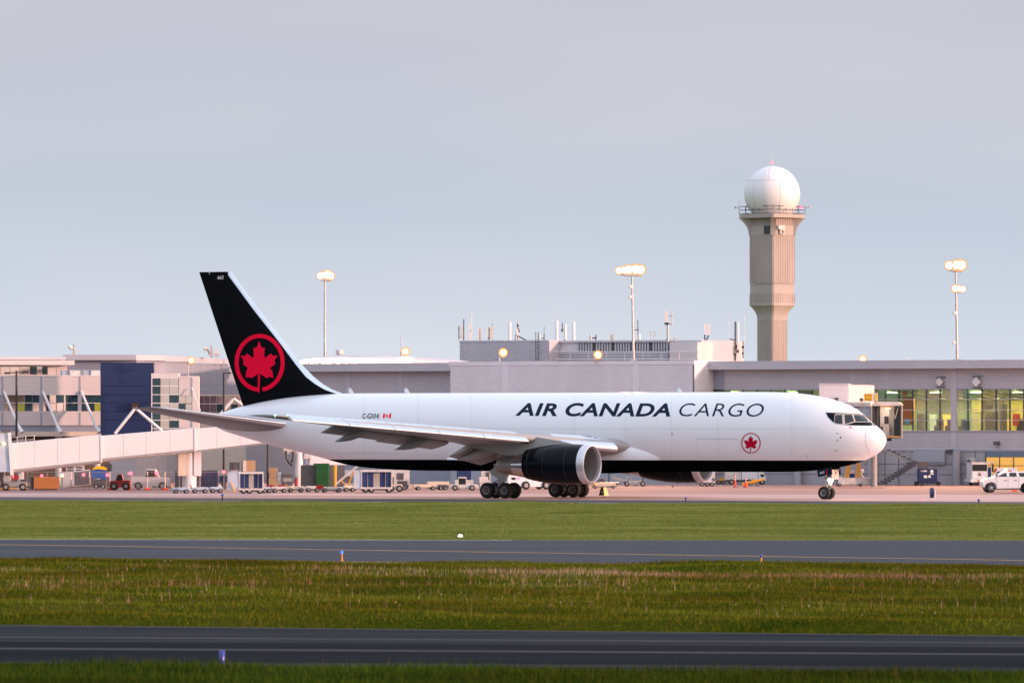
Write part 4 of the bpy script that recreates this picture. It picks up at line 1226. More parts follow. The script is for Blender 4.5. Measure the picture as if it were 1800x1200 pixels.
mb.build('lower_stringer', M['darkgrey'], st.e)
mb = MB()
for y in (-1.95, -.7):
    seg(mb, (1547, 834), (1583, 811), y, .03)
    for k in range(7):
        t = k / 6; seg(mb, (1547 + 36 * t, 834 - 23 * t), (1547 + 36 * t, 849 - 23 * t), y, .015)
seg(mb, (1515, 756), (1606, 798), -.55, .025); 
for k in range(8):
    t = k / 7; seg(mb, (1515 + 91 * t, 756 + 42 * t), (1515 + 91 * t, 771 + 42 * t), -.55, .014)
mb.build('handrail', M['grey'], st.e)
mb = MB(); p = st.p(1617, 811, 0); mb.box(p.x - .14, p.x + .14, .2, .6, 0, p.z); mb.build('stair_tower', M['darkgrey'], st.e)

# small fittings on the facade
def onwall(name, label, cat, m, u0, u1, v0, v1, y0, y1, group=None, base=TB):
    mb = MB(); base.bx(mb, u0, u1, v0, v1, y0, y1)
    c = Vector((sum(p[0] for p in mb.v) / 8, sum(p[1] for p in mb.v) / 8, sum(p[2] for p in mb.v) / 8))
    mb.v = [(p[0] - c.x, p[1] - c.y, p[2] - c.z) for p in mb.v]
    o = mb.build(name, m, None)
    o.location = Matrix.Translation((base.X0, base.Y0, 0)) @ Matrix.Rotation(-base.th, 4, 'Z') @ c
    o.rotation_euler = (0, 0, -base.th)
    return tag(o, label, cat, group)
o = onwall('air_conditioner', 'white air conditioner unit on the wall above the white tug', 'air conditioner', M['palegrey'], 1699.5, 1711, 804.5, 817, -.75, -.08)
mb = MB(); mb.lathe([(0, .20), (-.02, .20), (-.03, 0)], (-.1, -.335, 0), 'y', 14); mb.build('fan_grille', M['darkgrey'], o)
o = onwall('wall_light', 'small dark unlit wall light below the hall windows at right', 'light', M['darkgrey'], 1746, 1754, 775.5, 782, -.45, -.06)
mb = MB(); mb.box(-.16, .16, -.1, .1, -.26, -.2); mb.build('lens', M['beige'], o)
for i, (u, r, lb) in enumerate(((1651.4, 7.4, 'smaller white diamond panel, left of the two on the facade'), (1716, 8.8, 'larger white diamond panel, right of the two on the facade'))):
    x, z = TB.inv(u, 671, -.35)
    rr = r / 20.2; w = rr * 1.0
    e = bpy.data.objects.new('diamond_panel', None); COL.objects.link(e)
    e.location = Matrix.Translation((TB.X0, TB.Y0, 0)) @ Matrix.Rotation(-TB.th, 4, 'Z') @ Vector((x, -.3, z)); e.rotation_euler = (0, 0, -TB.th)
    tag(e, lb, 'panel', 'diamond panels on the facade')
    mb = MB(); mb.prism([(0, rr), (w, 0), (0, -rr), (-w, 0)], -.12, .06); mb.build('panel_face', M['antwhite'], e)
    mb = MB(); mb.box(-.42, .42, .06, .24, rr + .0, rr + .07); mb.build('bracket', M['darkgrey'], e)
    mb = MB(); mb.box(-.42, .42, .06, .24, -rr - .09, -rr - .02); mb.build('bracket', M['darkgrey'], e)

# pale projecting block in front of the middle of the terminal
PB = Frame(1005, 640.0, TBT)
yB = -3.5
e = bpy.data.objects.new('pale_hall_block', None); COL.objects.link(e); e.location = (TB.X0, TB.Y0, 0); e.rotation_euler = (0, 0, -TB.th)
tag(e, 'pale ribbed metal block projecting from the terminal, above the airliner fuselage', 'building')
zB = TB.inv(1000, 634.5, yB)[1]
jx = [TB.inv(u, 660, yB)[0] for u in (888, 1118)]
sg = [xB0] + jx + [xB1]
for a, b in zip(sg[:-1], sg[1:]):
    corr('cladding', M['clad_pale'], e, (a + .12, yB), (b - .12, yB), 3.4, zB - .35, 0.165)
corr('cladding', M['clad_pale'], e, (xB1, yB), (xB1, 0.0), 3.4, zB - .35, 0.165)
for x in jx:
    mb = MB(); mb.box(x - .3, x + .3, yB - .06, yB + .03, 3.4, zB - .35); mb.build('cladding_joint', M['clad_pale'], e)
mb = MB(); mb.box(xB0 - .03, xB1 + .05, yB - .08, 4, zB - .35, zB); mb.build('parapet', M['clad_pale'], e)
mb = MB(); mb.box(xB0 + .06, xB1 - .06, yB + .06, 0, 0, zB - .36); mb.build('block_body', M['wallblue'], e)
mb = MB()
for u in (1070, 1130, 1190, 1250, 1310, 1345):
    x = TB.inv(u, 840, yB)[0]
    if x < xB1 - .2: mb.box(x - .04, x + .04, yB + .02, yB + .08, 0, 3.3)
mb.build('wall_joints', M['darkgrey'], e)

# white sloping roof behind the left part of the long wing
mb = MB(); x0 = TB.inv(535, 640, 6)[0]; x1 = xB0 + .5
mb.add([(x0, .5, ZR + .03), (x1, .5, ZR + .03), (TB.inv(789, 638, 12)[0], 12, ZR + .55), (x0, 12, ZR + .95), (x0, 12, ZR), (TB.inv(789, 638, 12)[0], 12, ZR)], [(0, 1, 2, 3), (0, 4, 5, 1), (1, 5, 2), (0, 3, 4), (4, 3, 2, 5)])
mb.build('sloping_roof', M['roofwhite'], TB.e)

# rooftop plant room
PH = Frame(960, 664.0, TBT, 'rooftop_plant_room', 'grey ribbed plant room on the terminal roof carrying many antennas', 'building')
def pz(v, u, y): return PH.inv(u, v, y)[1]
zt = pz(598.5, 880, 0); zb = ZR - .2
xa = PH.inv(808.5, 610, 0)[0]; xb = PH.inv(965, 610, 0)[0]
corr('cladding', M['clad'], PH.e, (xa, 0), (xb, 0), zb, zt - .12, .20)
mb = MB(); mb.box(xa - .04, xb + .02, -.08, 10, zt - .12, zt + .02); mb.box(xa + .05, xb, .05, 10, zb, zt - .12); mb.build('room_body', M['clad'], PH.e)
xd = PH.inv(1177, 610, 2.2)[0]
y2 = 2.2
corr('cladding', M['clad_pale'], PH.e, (xb, y2), (PH.inv(1016, 610, y2)[0], y2), pz(617, 990, y2), zt - .1, .20)
mb = MB(); x1 = PH.inv(1016, 610, y2)[0]; mb.box(xb + .02, PH.inv(1232, 610, y2)[0], y2 + .06, 10, zb, zt - .05); mb.build('room_body', M['clad'], PH.e)
sl_ = MB(); n = 34
xq = PH.inv(1177, 610, y2)[0]
for k in range(n):
    x = x1 + (xq - x1) * k / n
    w = (xq - x1) / n
    if k % 7 == 6: continue
    sl_.box(x, x + w * .55, y2 - .16, y2, pz(616.5, 1090, y2), pz(602, 1090, y2))
sl_.build('louvre_slats', M['clad'], PH.e)
mb = MB(); mb.box(x1, xq, y2 + .01, y2 + .04, pz(617, 1090, y2), pz(601, 1090, y2)); mb.build('louvre_back', M['darkgrey'], PH.e)
mb = MB(); mb.box(xb, xq, y2 - .3, y2, pz(601.5, 1090, y2), pz(598, 1090, y2)); mb.build('louvre_head', M['clad'], PH.e)
corr('cladding', M['clad'], PH.e, (xb, y2 - .2), (xq, y2 - .2), zb, pz(617.5, 1090, y2), .26, .07)
y3 = 1.2
xr0 = PH.inv(1177, 610, y3)[0]; xr1 = PH.inv(1226, 610, y3)[0]
mb = MB(); mb.box(xr0, xr1, y3, y3 + 3, zb, pz(601.5, 1200, y3)); mb.build('plant_housing', M['clad_warm'], PH.e)
# big lit end box
xz = PH.inv(1232, 610, 4.0)[0]
d_end = 0
for y in np.arange(4, 30, .25):
    if PH.inv(1307, 610, y)[0] >= xz: 
        d_end = y
    else: break
y5 = 4.0
# right face runs back until it reaches column 1307
k = (1307 - 900) / F
yy = None
for y in np.arange(4, 40, .1):
    if PH.inv(1307, 610, y)[0] <= xz:
        yy = y; break
yy = yy or 12.0
mb = MB(); mb.box(xz - 3.2, xz - .05, y5 + .05, yy, zb, pz(598, 1232, y5)); mb.build('end_box', M['clad'], PH.e)
corr('cladding', M['clad_warm'], PH.e, (xz, y5), (xz, yy), zb, pz(598, 1232, y5), .2)
rl = MB()
for v in (617.8, 631.0):
    rl.tube(PH.p(966, v, y3 - .4), PH.p(1228, v, y3 - .4), .045, .045, 6)
for u in range(970, 1230, 32):
    rl.tube(PH.p(u, 617.8, y3 - .4), PH.p(u, 634, y3 - .4), .03, .03, 5)
rl.build('guard_rail', M['tubewhite'], PH.e)
lad = MB()
for u in (941.5, 946.5): lad.tube(PH.p(u, 583, -.25), PH.p(u, 633, -.25), .025, .025, 5)
for v in range(586, 633, 5): lad.tube(PH.p(941.5, v, -.25), PH.p(946.5, v, -.25), .02, .02, 5)
lad.build('ladder', M['darkmetal'], PH.e)

# ---- antennas on the plant room: each mast is a thing
AG = 'antennas on the terminal roof'
def antenna(name, label, u, v_base, Y, items, group=AG, cat='antenna'):
    """items: (part, material, kind, u0, v0, u1, v1[, r])"""
    fr = Frame(u, Y, 0, name, label, cat, group)
    groups = {}
    for it in items:
        nm, m_, kind = it[:3]
        mb = groups.setdefault((nm, m_), MB())
        if kind == 'p':      # pole
            u0, v0, u1, v1, r = it[3:]
            mb.tube(fr.p(u0, v0), fr.p(u1, v1), r, r, 7)
        elif kind == 'b':    # box
            u0, v0, u1, v1, d = it[3:]
            fr.bx(mb, u0, u1, v0, v1, -d / 2, d / 2)
        elif kind == 'c':    # upright cylinder
            u0, v0, u1, v1 = it[3:7]
            a, za = fr.inv(u0, v0); b, zb_ = fr.inv(u1, v1)
            r = abs(b - a) / 2
            mb.lathe([(0, r), (za - zb_ - r * .3, r), (za - zb_, r * .75), (za - zb_, 0)], ((a + b) / 2, 0, zb_), 'z', 12)
    for (nm, m_), mb in groups.items():
        mb.build(nm, M[m_], fr.e, True, 40)
    return fr
YP = 668
antenna('panel_antenna', 'three slim panel antennas with tall dark whip at left corner of the plant room', 811, 598, 672, [
    ('pole', 'darkmetal', 'p', 806.5, 573, 806.5, 596, .04), ('panel', 'antwhite', 'b', 808.5, 573, 810.3, 594, .2), ('panel', 'antwhite', 'b', 811, 571, 813.8, 597, .25), ('pole', 'darkmetal', 'p', 815.2, 561, 815.2, 598, .05), ('bracket', 'darkmetal', 'p', 806.5, 578, 815, 578, .03), ('bracket', 'darkmetal', 'p', 806.5, 593, 815, 593, .03)])
antenna('panel_antenna', 'tallest white stacked panel antenna with a whip, fixed to the front of the plant room', 828, 633, 671, [
    ('whip', 'antwhite', 'p', 828.7, 551, 828.7, 570, .05), ('upper_panel', 'antwhite', 'b', 825, 568, 830, 579, .3), ('pole', 'galv', 'p', 828.5, 578, 828.5, 634, .07), ('panel', 'antwhite', 'b', 823.8, 583, 830, 610, .35), ('radio_box', 'palegrey', 'b', 823.2, 614.5, 828.2, 620, .4), ('radio_box', 'palegrey', 'b', 830.5, 614.5, 835.5, 620, .4), ('cable_bundle', 'darkmetal', 'p', 827, 609, 829.5, 634, .12), ('cable_bundle', 'darkmetal', 'p', 834, 620, 830, 634, .06)])
antenna('panel_antenna', 'pair of short white panels between the stacked antenna and the clustered panels', 843, 598, 674, [
    ('panel', 'antwhite', 'b', 840.2, 574.5, 843, 598, .25), ('panel', 'antwhite', 'b', 844.2, 575, 846.4, 598, .2), ('pole', 'galv', 'p', 843.6, 577, 843.6, 599, .04)])
antenna('panel_antenna', 'cluster of cream panels on several thin poles left of the tall white cylinder', 861, 598, 674, [
    ('panel', 'antwhite', 'b', 856, 574.5, 858.8, 593, .25), ('panel', 'cream', 'b', 861.5, 574, 863.3, 595, .25), ('panel', 'cream', 'b', 864, 572, 866.8, 596, .25), ('pole', 'darkmetal', 'p', 859.6, 575, 859.6, 598, .05), ('pole', 'darkmetal', 'p', 865.4, 569, 865.4, 598, .03), ('bracket', 'darkmetal', 'p', 857, 580, 866, 580, .03), ('bracket', 'darkmetal', 'p', 857, 594, 866, 594, .03)])
antenna('cylinder_antenna', 'tall pinkish white cylinder antenna left of the lattice with slanting boom', 896, 598, 672, [
    ('cylinder', 'antwhite', 'c', 893.2, 566, 898.8, 598), ('whip', 'galv', 'p', 893.4, 556, 893.4, 567, .015)])
antenna('lattice_antenna', 'tangled antenna with a slanting dark boom beside the tall white cylinder', 910, 598, 672, [
    ('pole', 'galv', 'p', 910.5, 565, 910.5, 598, .06), ('pole', 'galv', 'p', 907, 590, 907, 598, .12), ('head', 'darkmetal', 'b', 908.4, 570, 911.8, 574, .3), ('head', 'antwhite', 'c', 906.5, 579, 911, 589), ('cable', 'darkmetal', 'p', 910, 574, 913, 582, .06), ('cable', 'darkmetal', 'p', 913, 582, 906, 589, .06), ('boom', 'darkmetal', 'p', 906, 588, 925, 598, .06)])
antenna('roof_vent', 'small roof vent with side bracket beside the ladder top', 949, 598, 672, [
    ('cylinder', 'palegrey', 'c', 945.5, 588, 951, 597), ('bracket', 'darkmetal', 'p', 948, 595, 957, 594, .04)], group='roof vents', cat='vent')
antenna('whip_antenna', 'thin dark whip right of the ladder on the plant room front', 956.5, 633, 671, [
    ('pole', 'darkmetal', 'p', 956.5, 586, 956.5, 632, .045), ('whip', 'darkmetal', 'p', 956.5, 573, 956.5, 586, .018), ('clamp', 'darkmetal', 'b', 955.5, 609, 959.5, 612, .2), ('clamp', 'darkmetal', 'b', 955.5, 626, 959.5, 630, .2)])
antenna('cylinder_antenna', 'pinkish cylinder antenna, left of the three in the middle of the plant room', 978, 620, 673, [
    ('cylinder', 'antwhite', 'c', 975.8, 564, 981.4, 598), ('whip', 'galv', 'p', 976.6, 553, 976.6, 618, .03)])
antenna('panel_antenna', 'broad white panel with small black dish, between two pinkish cylinders', 993, 620, 673, [
    ('panel', 'antwhite', 'c', 991, 570, 996.4, 597), ('pole', 'darkmetal', 'p', 988.4, 567, 988.4, 582, .04), ('dish', 'darkmetal', 'b', 986.6, 578, 989.6, 583, .25), ('stand', 'darkmetal', 'p', 992.5, 597, 992.5, 620, .1)])
antenna('cylinder_antenna', 'pinkish cylinder antenna, right of the three in the middle of the plant room', 1008, 620, 673, [
    ('cylinder', 'antwhite', 'c', 1005.4, 565, 1011.2, 598), ('whip', 'galv', 'p', 1006.4, 553, 1006.4, 604, .02)])
antenna('roof_vent', 'low roof vent joined by a bar to a dark post, left of mast at middle', 1042, 600, 676, [
    ('cylinder', 'palegrey', 'c', 1036.2, 588, 1041, 599), ('bar', 'darkmetal', 'p', 1040, 594, 1048, 594, .06), ('post', 'darkmetal', 'p', 1047.5, 588.5, 1047.5, 598, .06)], group='roof vents', cat='vent')
antenna('roof_vent', 'plain cream roof vent pipe between the barred vent and the middle mast', 1076, 600, 676, [
    ('cylinder', 'cream', 'c', 1073.3, 587, 1078.8, 598)], group='roof vents', cat='vent')
antenna('whip_antenna', 'dark cross shaped whip mast beside the middle floodlight mast', 1121, 600, 676, [
    ('whip', 'darkmetal', 'p', 1121.3, 562, 1121.3, 598, .04), ('cross_arm', 'darkmetal', 'p', 1114, 579.5, 1123, 579.5, .04), ('cylinder', 'antwhite', 'c', 1120.6, 586.5, 1126.4, 597)])
antenna('loop_antenna', 'pair of small square loop antennas on bent wires', 1147, 600, 676, [
    ('loop', 'galv', 'p', 1142, 583.5, 1145.5, 583.5, .025), ('loop', 'galv', 'p', 1142, 588.5, 1145.5, 588.5, .025), ('loop', 'galv', 'p', 1142, 583.5, 1142, 588.5, .025), ('loop', 'galv', 'p', 1145.5, 583.5, 1145.5, 588.5, .025), ('stem', 'galv', 'p', 1143.5, 588.5, 1144, 597, .02),
    ('loop', 'galv', 'p', 1149, 583.5, 1152.5, 583.5, .025), ('loop', 'galv', 'p', 1149, 588.5, 1152.5, 588.5, .025), ('loop', 'galv', 'p', 1149, 583.5, 1149, 588.5, .025), ('loop', 'galv', 'p', 1152.5, 583.5, 1152.5, 588.5, .025), ('stem', 'galv', 'p', 1150.5, 588.5, 1149, 597, .02)])
antenna('panel_antenna', 'white panel high on a three legged mast with a side bracket', 1174, 600, 674, [
    ('panel', 'antwhite', 'b', 1168, 546.5, 1174.6, 566.5, .4), ('mast', 'galv', 'p', 1174, 566, 1174, 598, .12), ('leg', 'galv', 'p', 1174, 594, 1168, 600, .06), ('leg', 'galv', 'p', 1174, 594, 1180, 600, .06), ('bracket', 'galv', 'p', 1175, 555, 1182, 555, .04), ('bracket', 'galv', 'p', 1175, 569.5, 1182, 569.5, .04), ('bracket', 'galv', 'p', 1181.2, 548, 1181.2, 571, .04), ('mount', 'darkmetal', 'b', 1168, 567, 1176, 570.5, .3)])
antenna('roof_vent', 'small goose neck roof vent right of the three legged mast', 1186, 602, 676, [
    ('cylinder', 'palegrey', 'c', 1184, 593, 1188.5, 600), ('bracket', 'palegrey', 'p', 1186, 593, 1190.5, 594.5, .1)], group='roof vents', cat='vent')
antenna('panel_antenna', 'twin white panels above hanging black cables at left edge of the lit end box', 1241, 634, 664, [
    ('panel', 'antwhite', 'b', 1237.7, 568.6, 1242.4, 588, .35), ('panel', 'antwhite', 'b', 1243, 568.6, 1248.4, 589, .35), ('pole', 'darkmetal', 'p', 1239, 588, 1239, 632, .07), ('cable', 'darkmetal', 'p', 1246, 589, 1241.5, 598, .06), ('cable', 'darkmetal', 'p', 1241.5, 598, 1240, 622, .06), ('radio_box', 'darkmetal', 'b', 1234.5, 622, 1238.5, 631, .4), ('radio_box', 'grey', 'b', 1239.5, 621.5, 1243.5, 630, .4)])
antenna('cylinder_antenna', 'long white tube antenna with grey radio boxes on the lit end box', 1296, 634, 664, [
    ('tube', 'antwhite', 'c', 1294.5, 565, 1299.4, 606), ('pole', 'darkmetal', 'p', 1292.4, 565, 1292.4, 628, .07), ('radio_box', 'grey', 'b', 1290, 614, 1294.5, 621, .4), ('radio_box', 'darkgrey', 'b', 1295.5, 614.5, 1299, 620, .4), ('cable', 'darkmetal', 'p', 1295, 606, 1292, 634, .08), ('arm', 'darkmetal', 'p', 1282, 595.8, 1291, 597.2, .05)])
for u, lb in ((1281, 'thin white whip on dark mounts, left of the long tube antenna on the end box'), (1308.6, 'thin white whip at the right corner of the lit end box')):
    antenna('whip_antenna', lb, u, 634, 663.5, [('whip', 'antwhite', 'p', u, 555, u, 600, .03), ('pole', 'darkmetal', 'p', u - 2.5, 600, u - 2.5, 630, .05), ('clamp', 'darkmetal', 'b', u - 4.6, 608, u - .6, 612, .2), ('clamp', 'darkmetal', 'b', u - 4.2, 619, u - 1, 623, .2)])

# ---- radar tower
TY = 900.0
TW = Frame(1357.3, TY, 45, 'radar_tower', 'tall ribbed concrete tower with white radar dome on top, right of centre', 'tower')
Sx = F / TY
def zt_(v): return CAMH + (YH - v) * TY / F
R2 = math.sqrt(2)
def hw(px): return px / Sx / R2          # half width of the square from half diagonal in px
def tring(half, z, groove, n=10, ch=0.18):
    pts = []
    for side in range(4):
        a = side * math.pi / 2
        ca, sa = math.cos(a), math.sin(a)
        loc = []
        w = half - ch
        cell = 2 * w / n
        for k in range(n):
            x0 = -w + k * cell
            if k == 0: loc.append((x0, -half))
            g0 = x0 + cell * .80; g1 = x0 + cell * .98
            loc += [(g0, -half), (g0 + cell * .04, -half + groove), (g1 - cell * .04, -half + groove), (g1, -half)]
        loc.append((w, -half))
        for x, y in loc: pts.append((x * ca - y * sa, x * sa + y * ca, z))
    return pts
mb = MB()
mb.loft([tring(hw(28.0), 0, .035, 8), tring(hw(28.0), zt_(562), .035, 8)]); 
sh = mb.build('lower_shaft', M['concrete'], TW.e)
mb = MB(); rr = []
for t in np.linspace(0, 1, 9):
    ppx = 28.0 + (41.6 - 28.0) * (1 - math.sqrt(max(0, 1 - t ** 2))) if False else 28.0 + 13.6 * t ** 2.2
    rr.append(tring(hw(ppx), zt_(562 - 25 * t), 0.0, 8))
mb.loft(rr); mb.build('lower_flare', M['concrete_pale'], TW.e, True, 25)
mb = MB(); mb.loft([tring(hw(41.6), zt_(537), 0, 8), tring(hw(41.6), zt_(532.5), 0, 8)]); mb.build('collar_band', M['concrete_pale'], TW.e)
mb = MB(); mb.loft([tring(hw(41.7), zt_(532.5), .035, 9), tring(hw(41.4), zt_(516), .035, 9)]); mb.build('collar_ribs', M['concrete'], TW.e)
mb = MB(); mb.loft([tring(hw(40.6), zt_(516), 0, 9), tring(hw(40.6), zt_(500), 0, 9)]); mb.build('plain_band', M['concrete_pale'], TW.e)
mb = MB(); mb.loft([tring(hw(41.6), zt_(500), 0, 9), tring(hw(41.6), zt_(499), 0, 9)]); mb.build('joint_band', M['concrete_pale'], TW.e)
mb = MB(); mb.loft([tring(hw(41.4), zt_(498.4), .035, 9), tring(hw(41.4), zt_(413), .035, 9)]); mb.build('upper_shaft', M['concrete'], TW.e)
mb = MB(); mb.loft([tring(hw(41.4), zt_(413), 0.0, 9), tring(hw(41.6), zt_(397), 0.0, 9)]); mb.build('window_band', M['concrete_pale'], TW.e)
mb = MB(); mb.loft([tring(hw(41.4), zt_(397), .05, 9), tring(hw(41.4), zt_(383), .05, 9)]); mb.build('top_ribs', M['concrete'], TW.e)
# curved corner brackets flaring to the platform
for a in range(4):
    mb = MB()
    ang = math.pi / 4 + a * math.pi / 2
    d = Vector((math.cos(ang), math.sin(ang), 0)); n_ = Vector((-d.y, d.x, 0)) * .32
    pr = []
    for t in np.linspace(0, 1, 8):
        pr.append((41.0 / Sx + (59.3 - 41.0) / Sx * t ** 2.4, zt_(414 - 30.5 * t)))
    poly = [(36.0 / Sx, zt_(414))] + pr + [(36.0 / Sx, zt_(383.5))]
    vs = [d * r_ + n_ * s_ + Vector((0, 0, z_)) for s_ in (-1, 1) for r_, z_ in poly]
    k_ = len(poly)
    mb.add(vs, [tuple(range(k_)), tuple(range(2 * k_ - 1, k_ - 1, -1))] + [(i, k_ + i, k_ + (i + 1) % k_, (i + 1) % k_) for i in range(k_)])
    mb.build('corner_bracket', M['concrete_pale'], TW.e)
mb = MB(); mb.loft([tring(hw(59.0), zt_(383.6), 0, 4), tring(hw(59.6), zt_(377), 0, 4)]); mb.build('platform', M['concrete_pale'], TW.e)
R = 49.2 / Sx
zc0 = zt_(341.2)
zcut = zt_(377) - zc0
prof = []
for k in range(25):
    a = math.asin(max(-1, zcut / R)) + (math.pi / 2 - math.asin(max(-1, zcut / R))) * k / 24
    prof.append((R * math.sin(a), max(.001, R * math.cos(a))))
mb = MB(); mb.lathe(prof, (0, 0, zc0), 'z', 48); mb.build('radome', M['radome'], TW.e, True, 60)
sm = MB()
def arc(az0, el0, az1, el1, n=14):
    pts = []
    for k in range(n + 1):
        az = math.radians(az0 + (az1 - az0) * k / n); el = math.radians(el0 + (el1 - el0) * k / n)
        r_ = R + .004
        pts.append(Vector((r_ * math.cos(el) * math.sin(az), -r_ * math.cos(el) * math.cos(az), zc0 + r_ * math.sin(el))))
    sm.path(pts, .022, 4)
for az in range(0, 360, 60):
    arc(az + 60, -38, az + 60, 28); arc(az + 60, 28, az + 120, 28); arc(az + 35, 28, az + 35, 80)
sm.build('radome_seams', M['seam'], TW.e)
h_ = hw(58.0)
rail = MB()
zr0, zr1 = zt_(377), zt_(363)
cs = [(-h_, -h_), (h_, -h_), (h_, h_), (-h_, h_)]
for i in range(4):
    a = Vector((*cs[i], 0)); b = Vector((*cs[(i + 1) % 4], 0))
    for z in (zr1, (zr0 * .45 + zr1 * .55), zr0 + .1):
        rail.tube(a + Vector((0, 0, z)), b + Vector((0, 0, z)), .035, .035, 5)
    for k in range(5):
        p = a.lerp(b, k / 5); rail.tube(p + Vector((0, 0, zr0)), p + Vector((0, 0, zr1)), .035, .035, 5)
rail.build('railing', M['rail'], TW.e)
mb = MB(); hh = hw(41.5); mb.box(-hh + .0 + 2 * hh * .64, -hh + 2 * hh * .93, -hh - .05, -hh + .1, zt_(412), zt_(397.5)); mb.build('window', M['cockpit'], TW.e)
mb = MB(); mb.box(hh - .1, hh + .45, -hh + 2 * hh * .14, -hh + 2 * hh * .42, zt_(404), zt_(397)); mb.box(hh - .1, hh + .35, -hh + 2 * hh * .24, -hh + 2 * hh * .42, zt_(412), zt_(404.2)); ac = mb.build('air_conditioner', M['palegrey'], TW.e)
mb = MB(); mb.lathe([(0, .22), (.02, 0)], (hh + .36, -hh + 2 * hh * .335, zt_(408.3)), 'x', 12); mb.build('fan_grille', M['darkgrey'], ac)
mb = MB(); mb.tube((0, 0, zc0 + R - .05), (0, 0, zc0 + R + .35), .06, .06, 6); mb.tube((.25, -.25, zc0 + R - .05), (.25, -.25, zc0 + R + 1.6), .015, .015, 5); mb.build('lightning_rod', M['galv'], TW.e)
mb = MB(); mb.lathe([(0, .0), (.02, .16), (.25, .16), (.32, 0)], (-.2, .2, zc0 + R + .30), 'z', 10); mb.build('beacon', M['lamp_red'], TW.e)
mb = MB(); mb.lathe([(0, .0), (.02, .17), (.3, .17), (.36, 0)], (h_ - .35, h_ - .35, zt_(367)), 'z', 10)
p = h_ - .25
mb.build('beacon', M['lamp_red'], TW.e, loc=(0, 0, 0))
mb = MB()
for x, y, s_ in ((-h_, -h_, -1), (h_, h_, 1)):
    for dz in (0,):
        q0 = Vector((x, y, zt_(366))); q1 = q0 + Vector((s_ * .35, s_ * .35, .15)); mb.tube(q0, q1, .04, .04, 5); mb.lathe([(-.18, .12), (0, .12), (.1, .04)], (q1.x, q1.y, q1.z), 'z', 8)
    mb.tube((x, y, zr0), (x, y, zt_(352)), .02, .01, 5)
mb.build('platform_camera', M['galv'], TW.e)

# ------------------------------------------------------------------ left wing of the terminal
EW = Frame(330, 650.0, 0, 'terminal_curved_wing', 'curved ribbed grey wing of the terminal behind the airliner tail', 'terminal')
pts = [(111, 640, 623.5), (240, 640, 623.6), (290, 643, 625), (330, 648, 627), (400, 657, 631), (470, 664, 636), (520, 668, 639.5), (560, 672, 642)]
def gp(u, Y): return EW.loc(Vector(((u - 900) / F * Y, Y, 0)))
top = []; low = []
for u, Y, v in pts:
    p = gp(u, Y); z = CAMH + (YH - v) * Y / F
    top.append((p.x, p.y, z))
fa = MB()
n = len(top)
vs = [(x, y - .8, z) for x, y, z in top] + [(x, y - .8, z - .47) for x, y, z in top] + [(x, y + .1, z - .47) for x, y, z in top] + [(x, y + 8, z + .15) for x, y, z in top]
fs = []
for i in range(n - 1):
    fs += [(n + i, n + i + 1, i + 1, i), (2 * n + i, 2 * n + i + 1, n + i + 1, n + i), (i, i + 1, 3 * n + i + 1, 3 * n + i)]
fa.add(vs, fs); fa.build('roof_fascia', M['fascia'], EW.e, fix=False)
for i in range(n - 1):
    a, b = top[i], top[i + 1]
    corr('cladding', M['clad_dark'] if i < 5 else M['clad'], EW.e, a[:2], b[:2], 6.9, min(a[2], b[2]) - .47, .2)
    mb = MB(); mb.add([(a[0], a[1] + .05, 0), (b[0], b[1] + .05, 0), (b[0], b[1] + .05, 7.0), (a[0], a[1] + .05, 7.0)], [(0, 1, 2, 3)]); mb.build('lower_wall', M['wallgrey'], EW.e, fix=False)
mb = MB(); mb.box(top[0][0], top[-1][0], 24, 24.3, 0, 10); mb.box(top[0][0] , top[0][0] + .2, -9, 24, 0, top[0][2] - .5); mb.build('rear_wall', M['clad_dark'], EW.e)
Yg = 640
EG = Frame(390, 645.0, 0)
panes = [348, 358.5, 369, 381, 394, 406, 418, 430]
for a, b in zip(panes[:-1], panes[1:]):
    for v0, v1 in ((695.5, 709), (710, 724)):
        mb = MB(); xa, za = EW.inv(a + .5, v0, -4); xb_, zb_ = EW.inv(b - .5, v1, -4); mb.box(xa, xb_, -4.05, -4, zb_, za)
        mb.build('window_pane', M['glass_pink'] if (a + v0) % 5 > 1.2 else M['glass_teal'], EW.e)
mb = MB()
xa, za = EW.inv(345, 694, -4); xb_, zb_ = EW.inv(432, 726, -4)
mb.box(xa, xb_, -3.98, -3.5, 0, za + .05); mb.build('glazed_bay', M['beige'], EW.e)
mb = MB(); mb.box(xa, xb_, -4.10, -4.06, EW.inv(390, 709.9, -4)[1], EW.inv(390, 709.1, -4)[1]); mb.build('transom', M['tubewhite'], EW.e)

OB = Frame(100, 585.0, -10, 'office_block', 'cream ribbed two storey block with a band of mirrored windows at left edge', 'building')
def ox(u): return OB.inv(u, 700, 0)[0]
def oz(v): return OB.inv(100, v, 0)[1]
xl, xr = ox(-60), ox(205.5)
jt = [ox(4), ox(72.5), ox(140)]
for z0, z1 in ((oz(693), oz(662)), (oz(747), oz(724))):
    sg = [xl] + jt + [xr]
    for a, b in zip(sg[:-1], sg[1:]): corr('cladding', M['clad_warm'], OB.e, (a + .07, 0), (b - .07, 0), z0, z1, .155, .04)
corr('cladding', M['clad_dark'], OB.e, (xl, .12), (xr, .12), oz(758.5), oz(747), .17, .04)
corr('cladding', M['clad_warm'], OB.e, (xr, 0), (xr, 9), oz(747), oz(662), .155, .04)
mb = MB(); mb.box(xl, xr, .15, 9, oz(758), oz(662)); mb.build('block_body', M['clad_dark'], OB.e)
mb = MB(); mb.box(xl, xr + .05, -.06, 9, oz(662), oz(659.3)); mb.build('parapet', M['clad_warm'], OB.e)
mb = MB(); mb.box(xl, xr, -.05, .1, oz(724.5), oz(722.5)); mb.box(xl, xr, -.05, .1, oz(694), oz(692.6)); mb.build('window_sill', M['clad_warm'], OB.e)
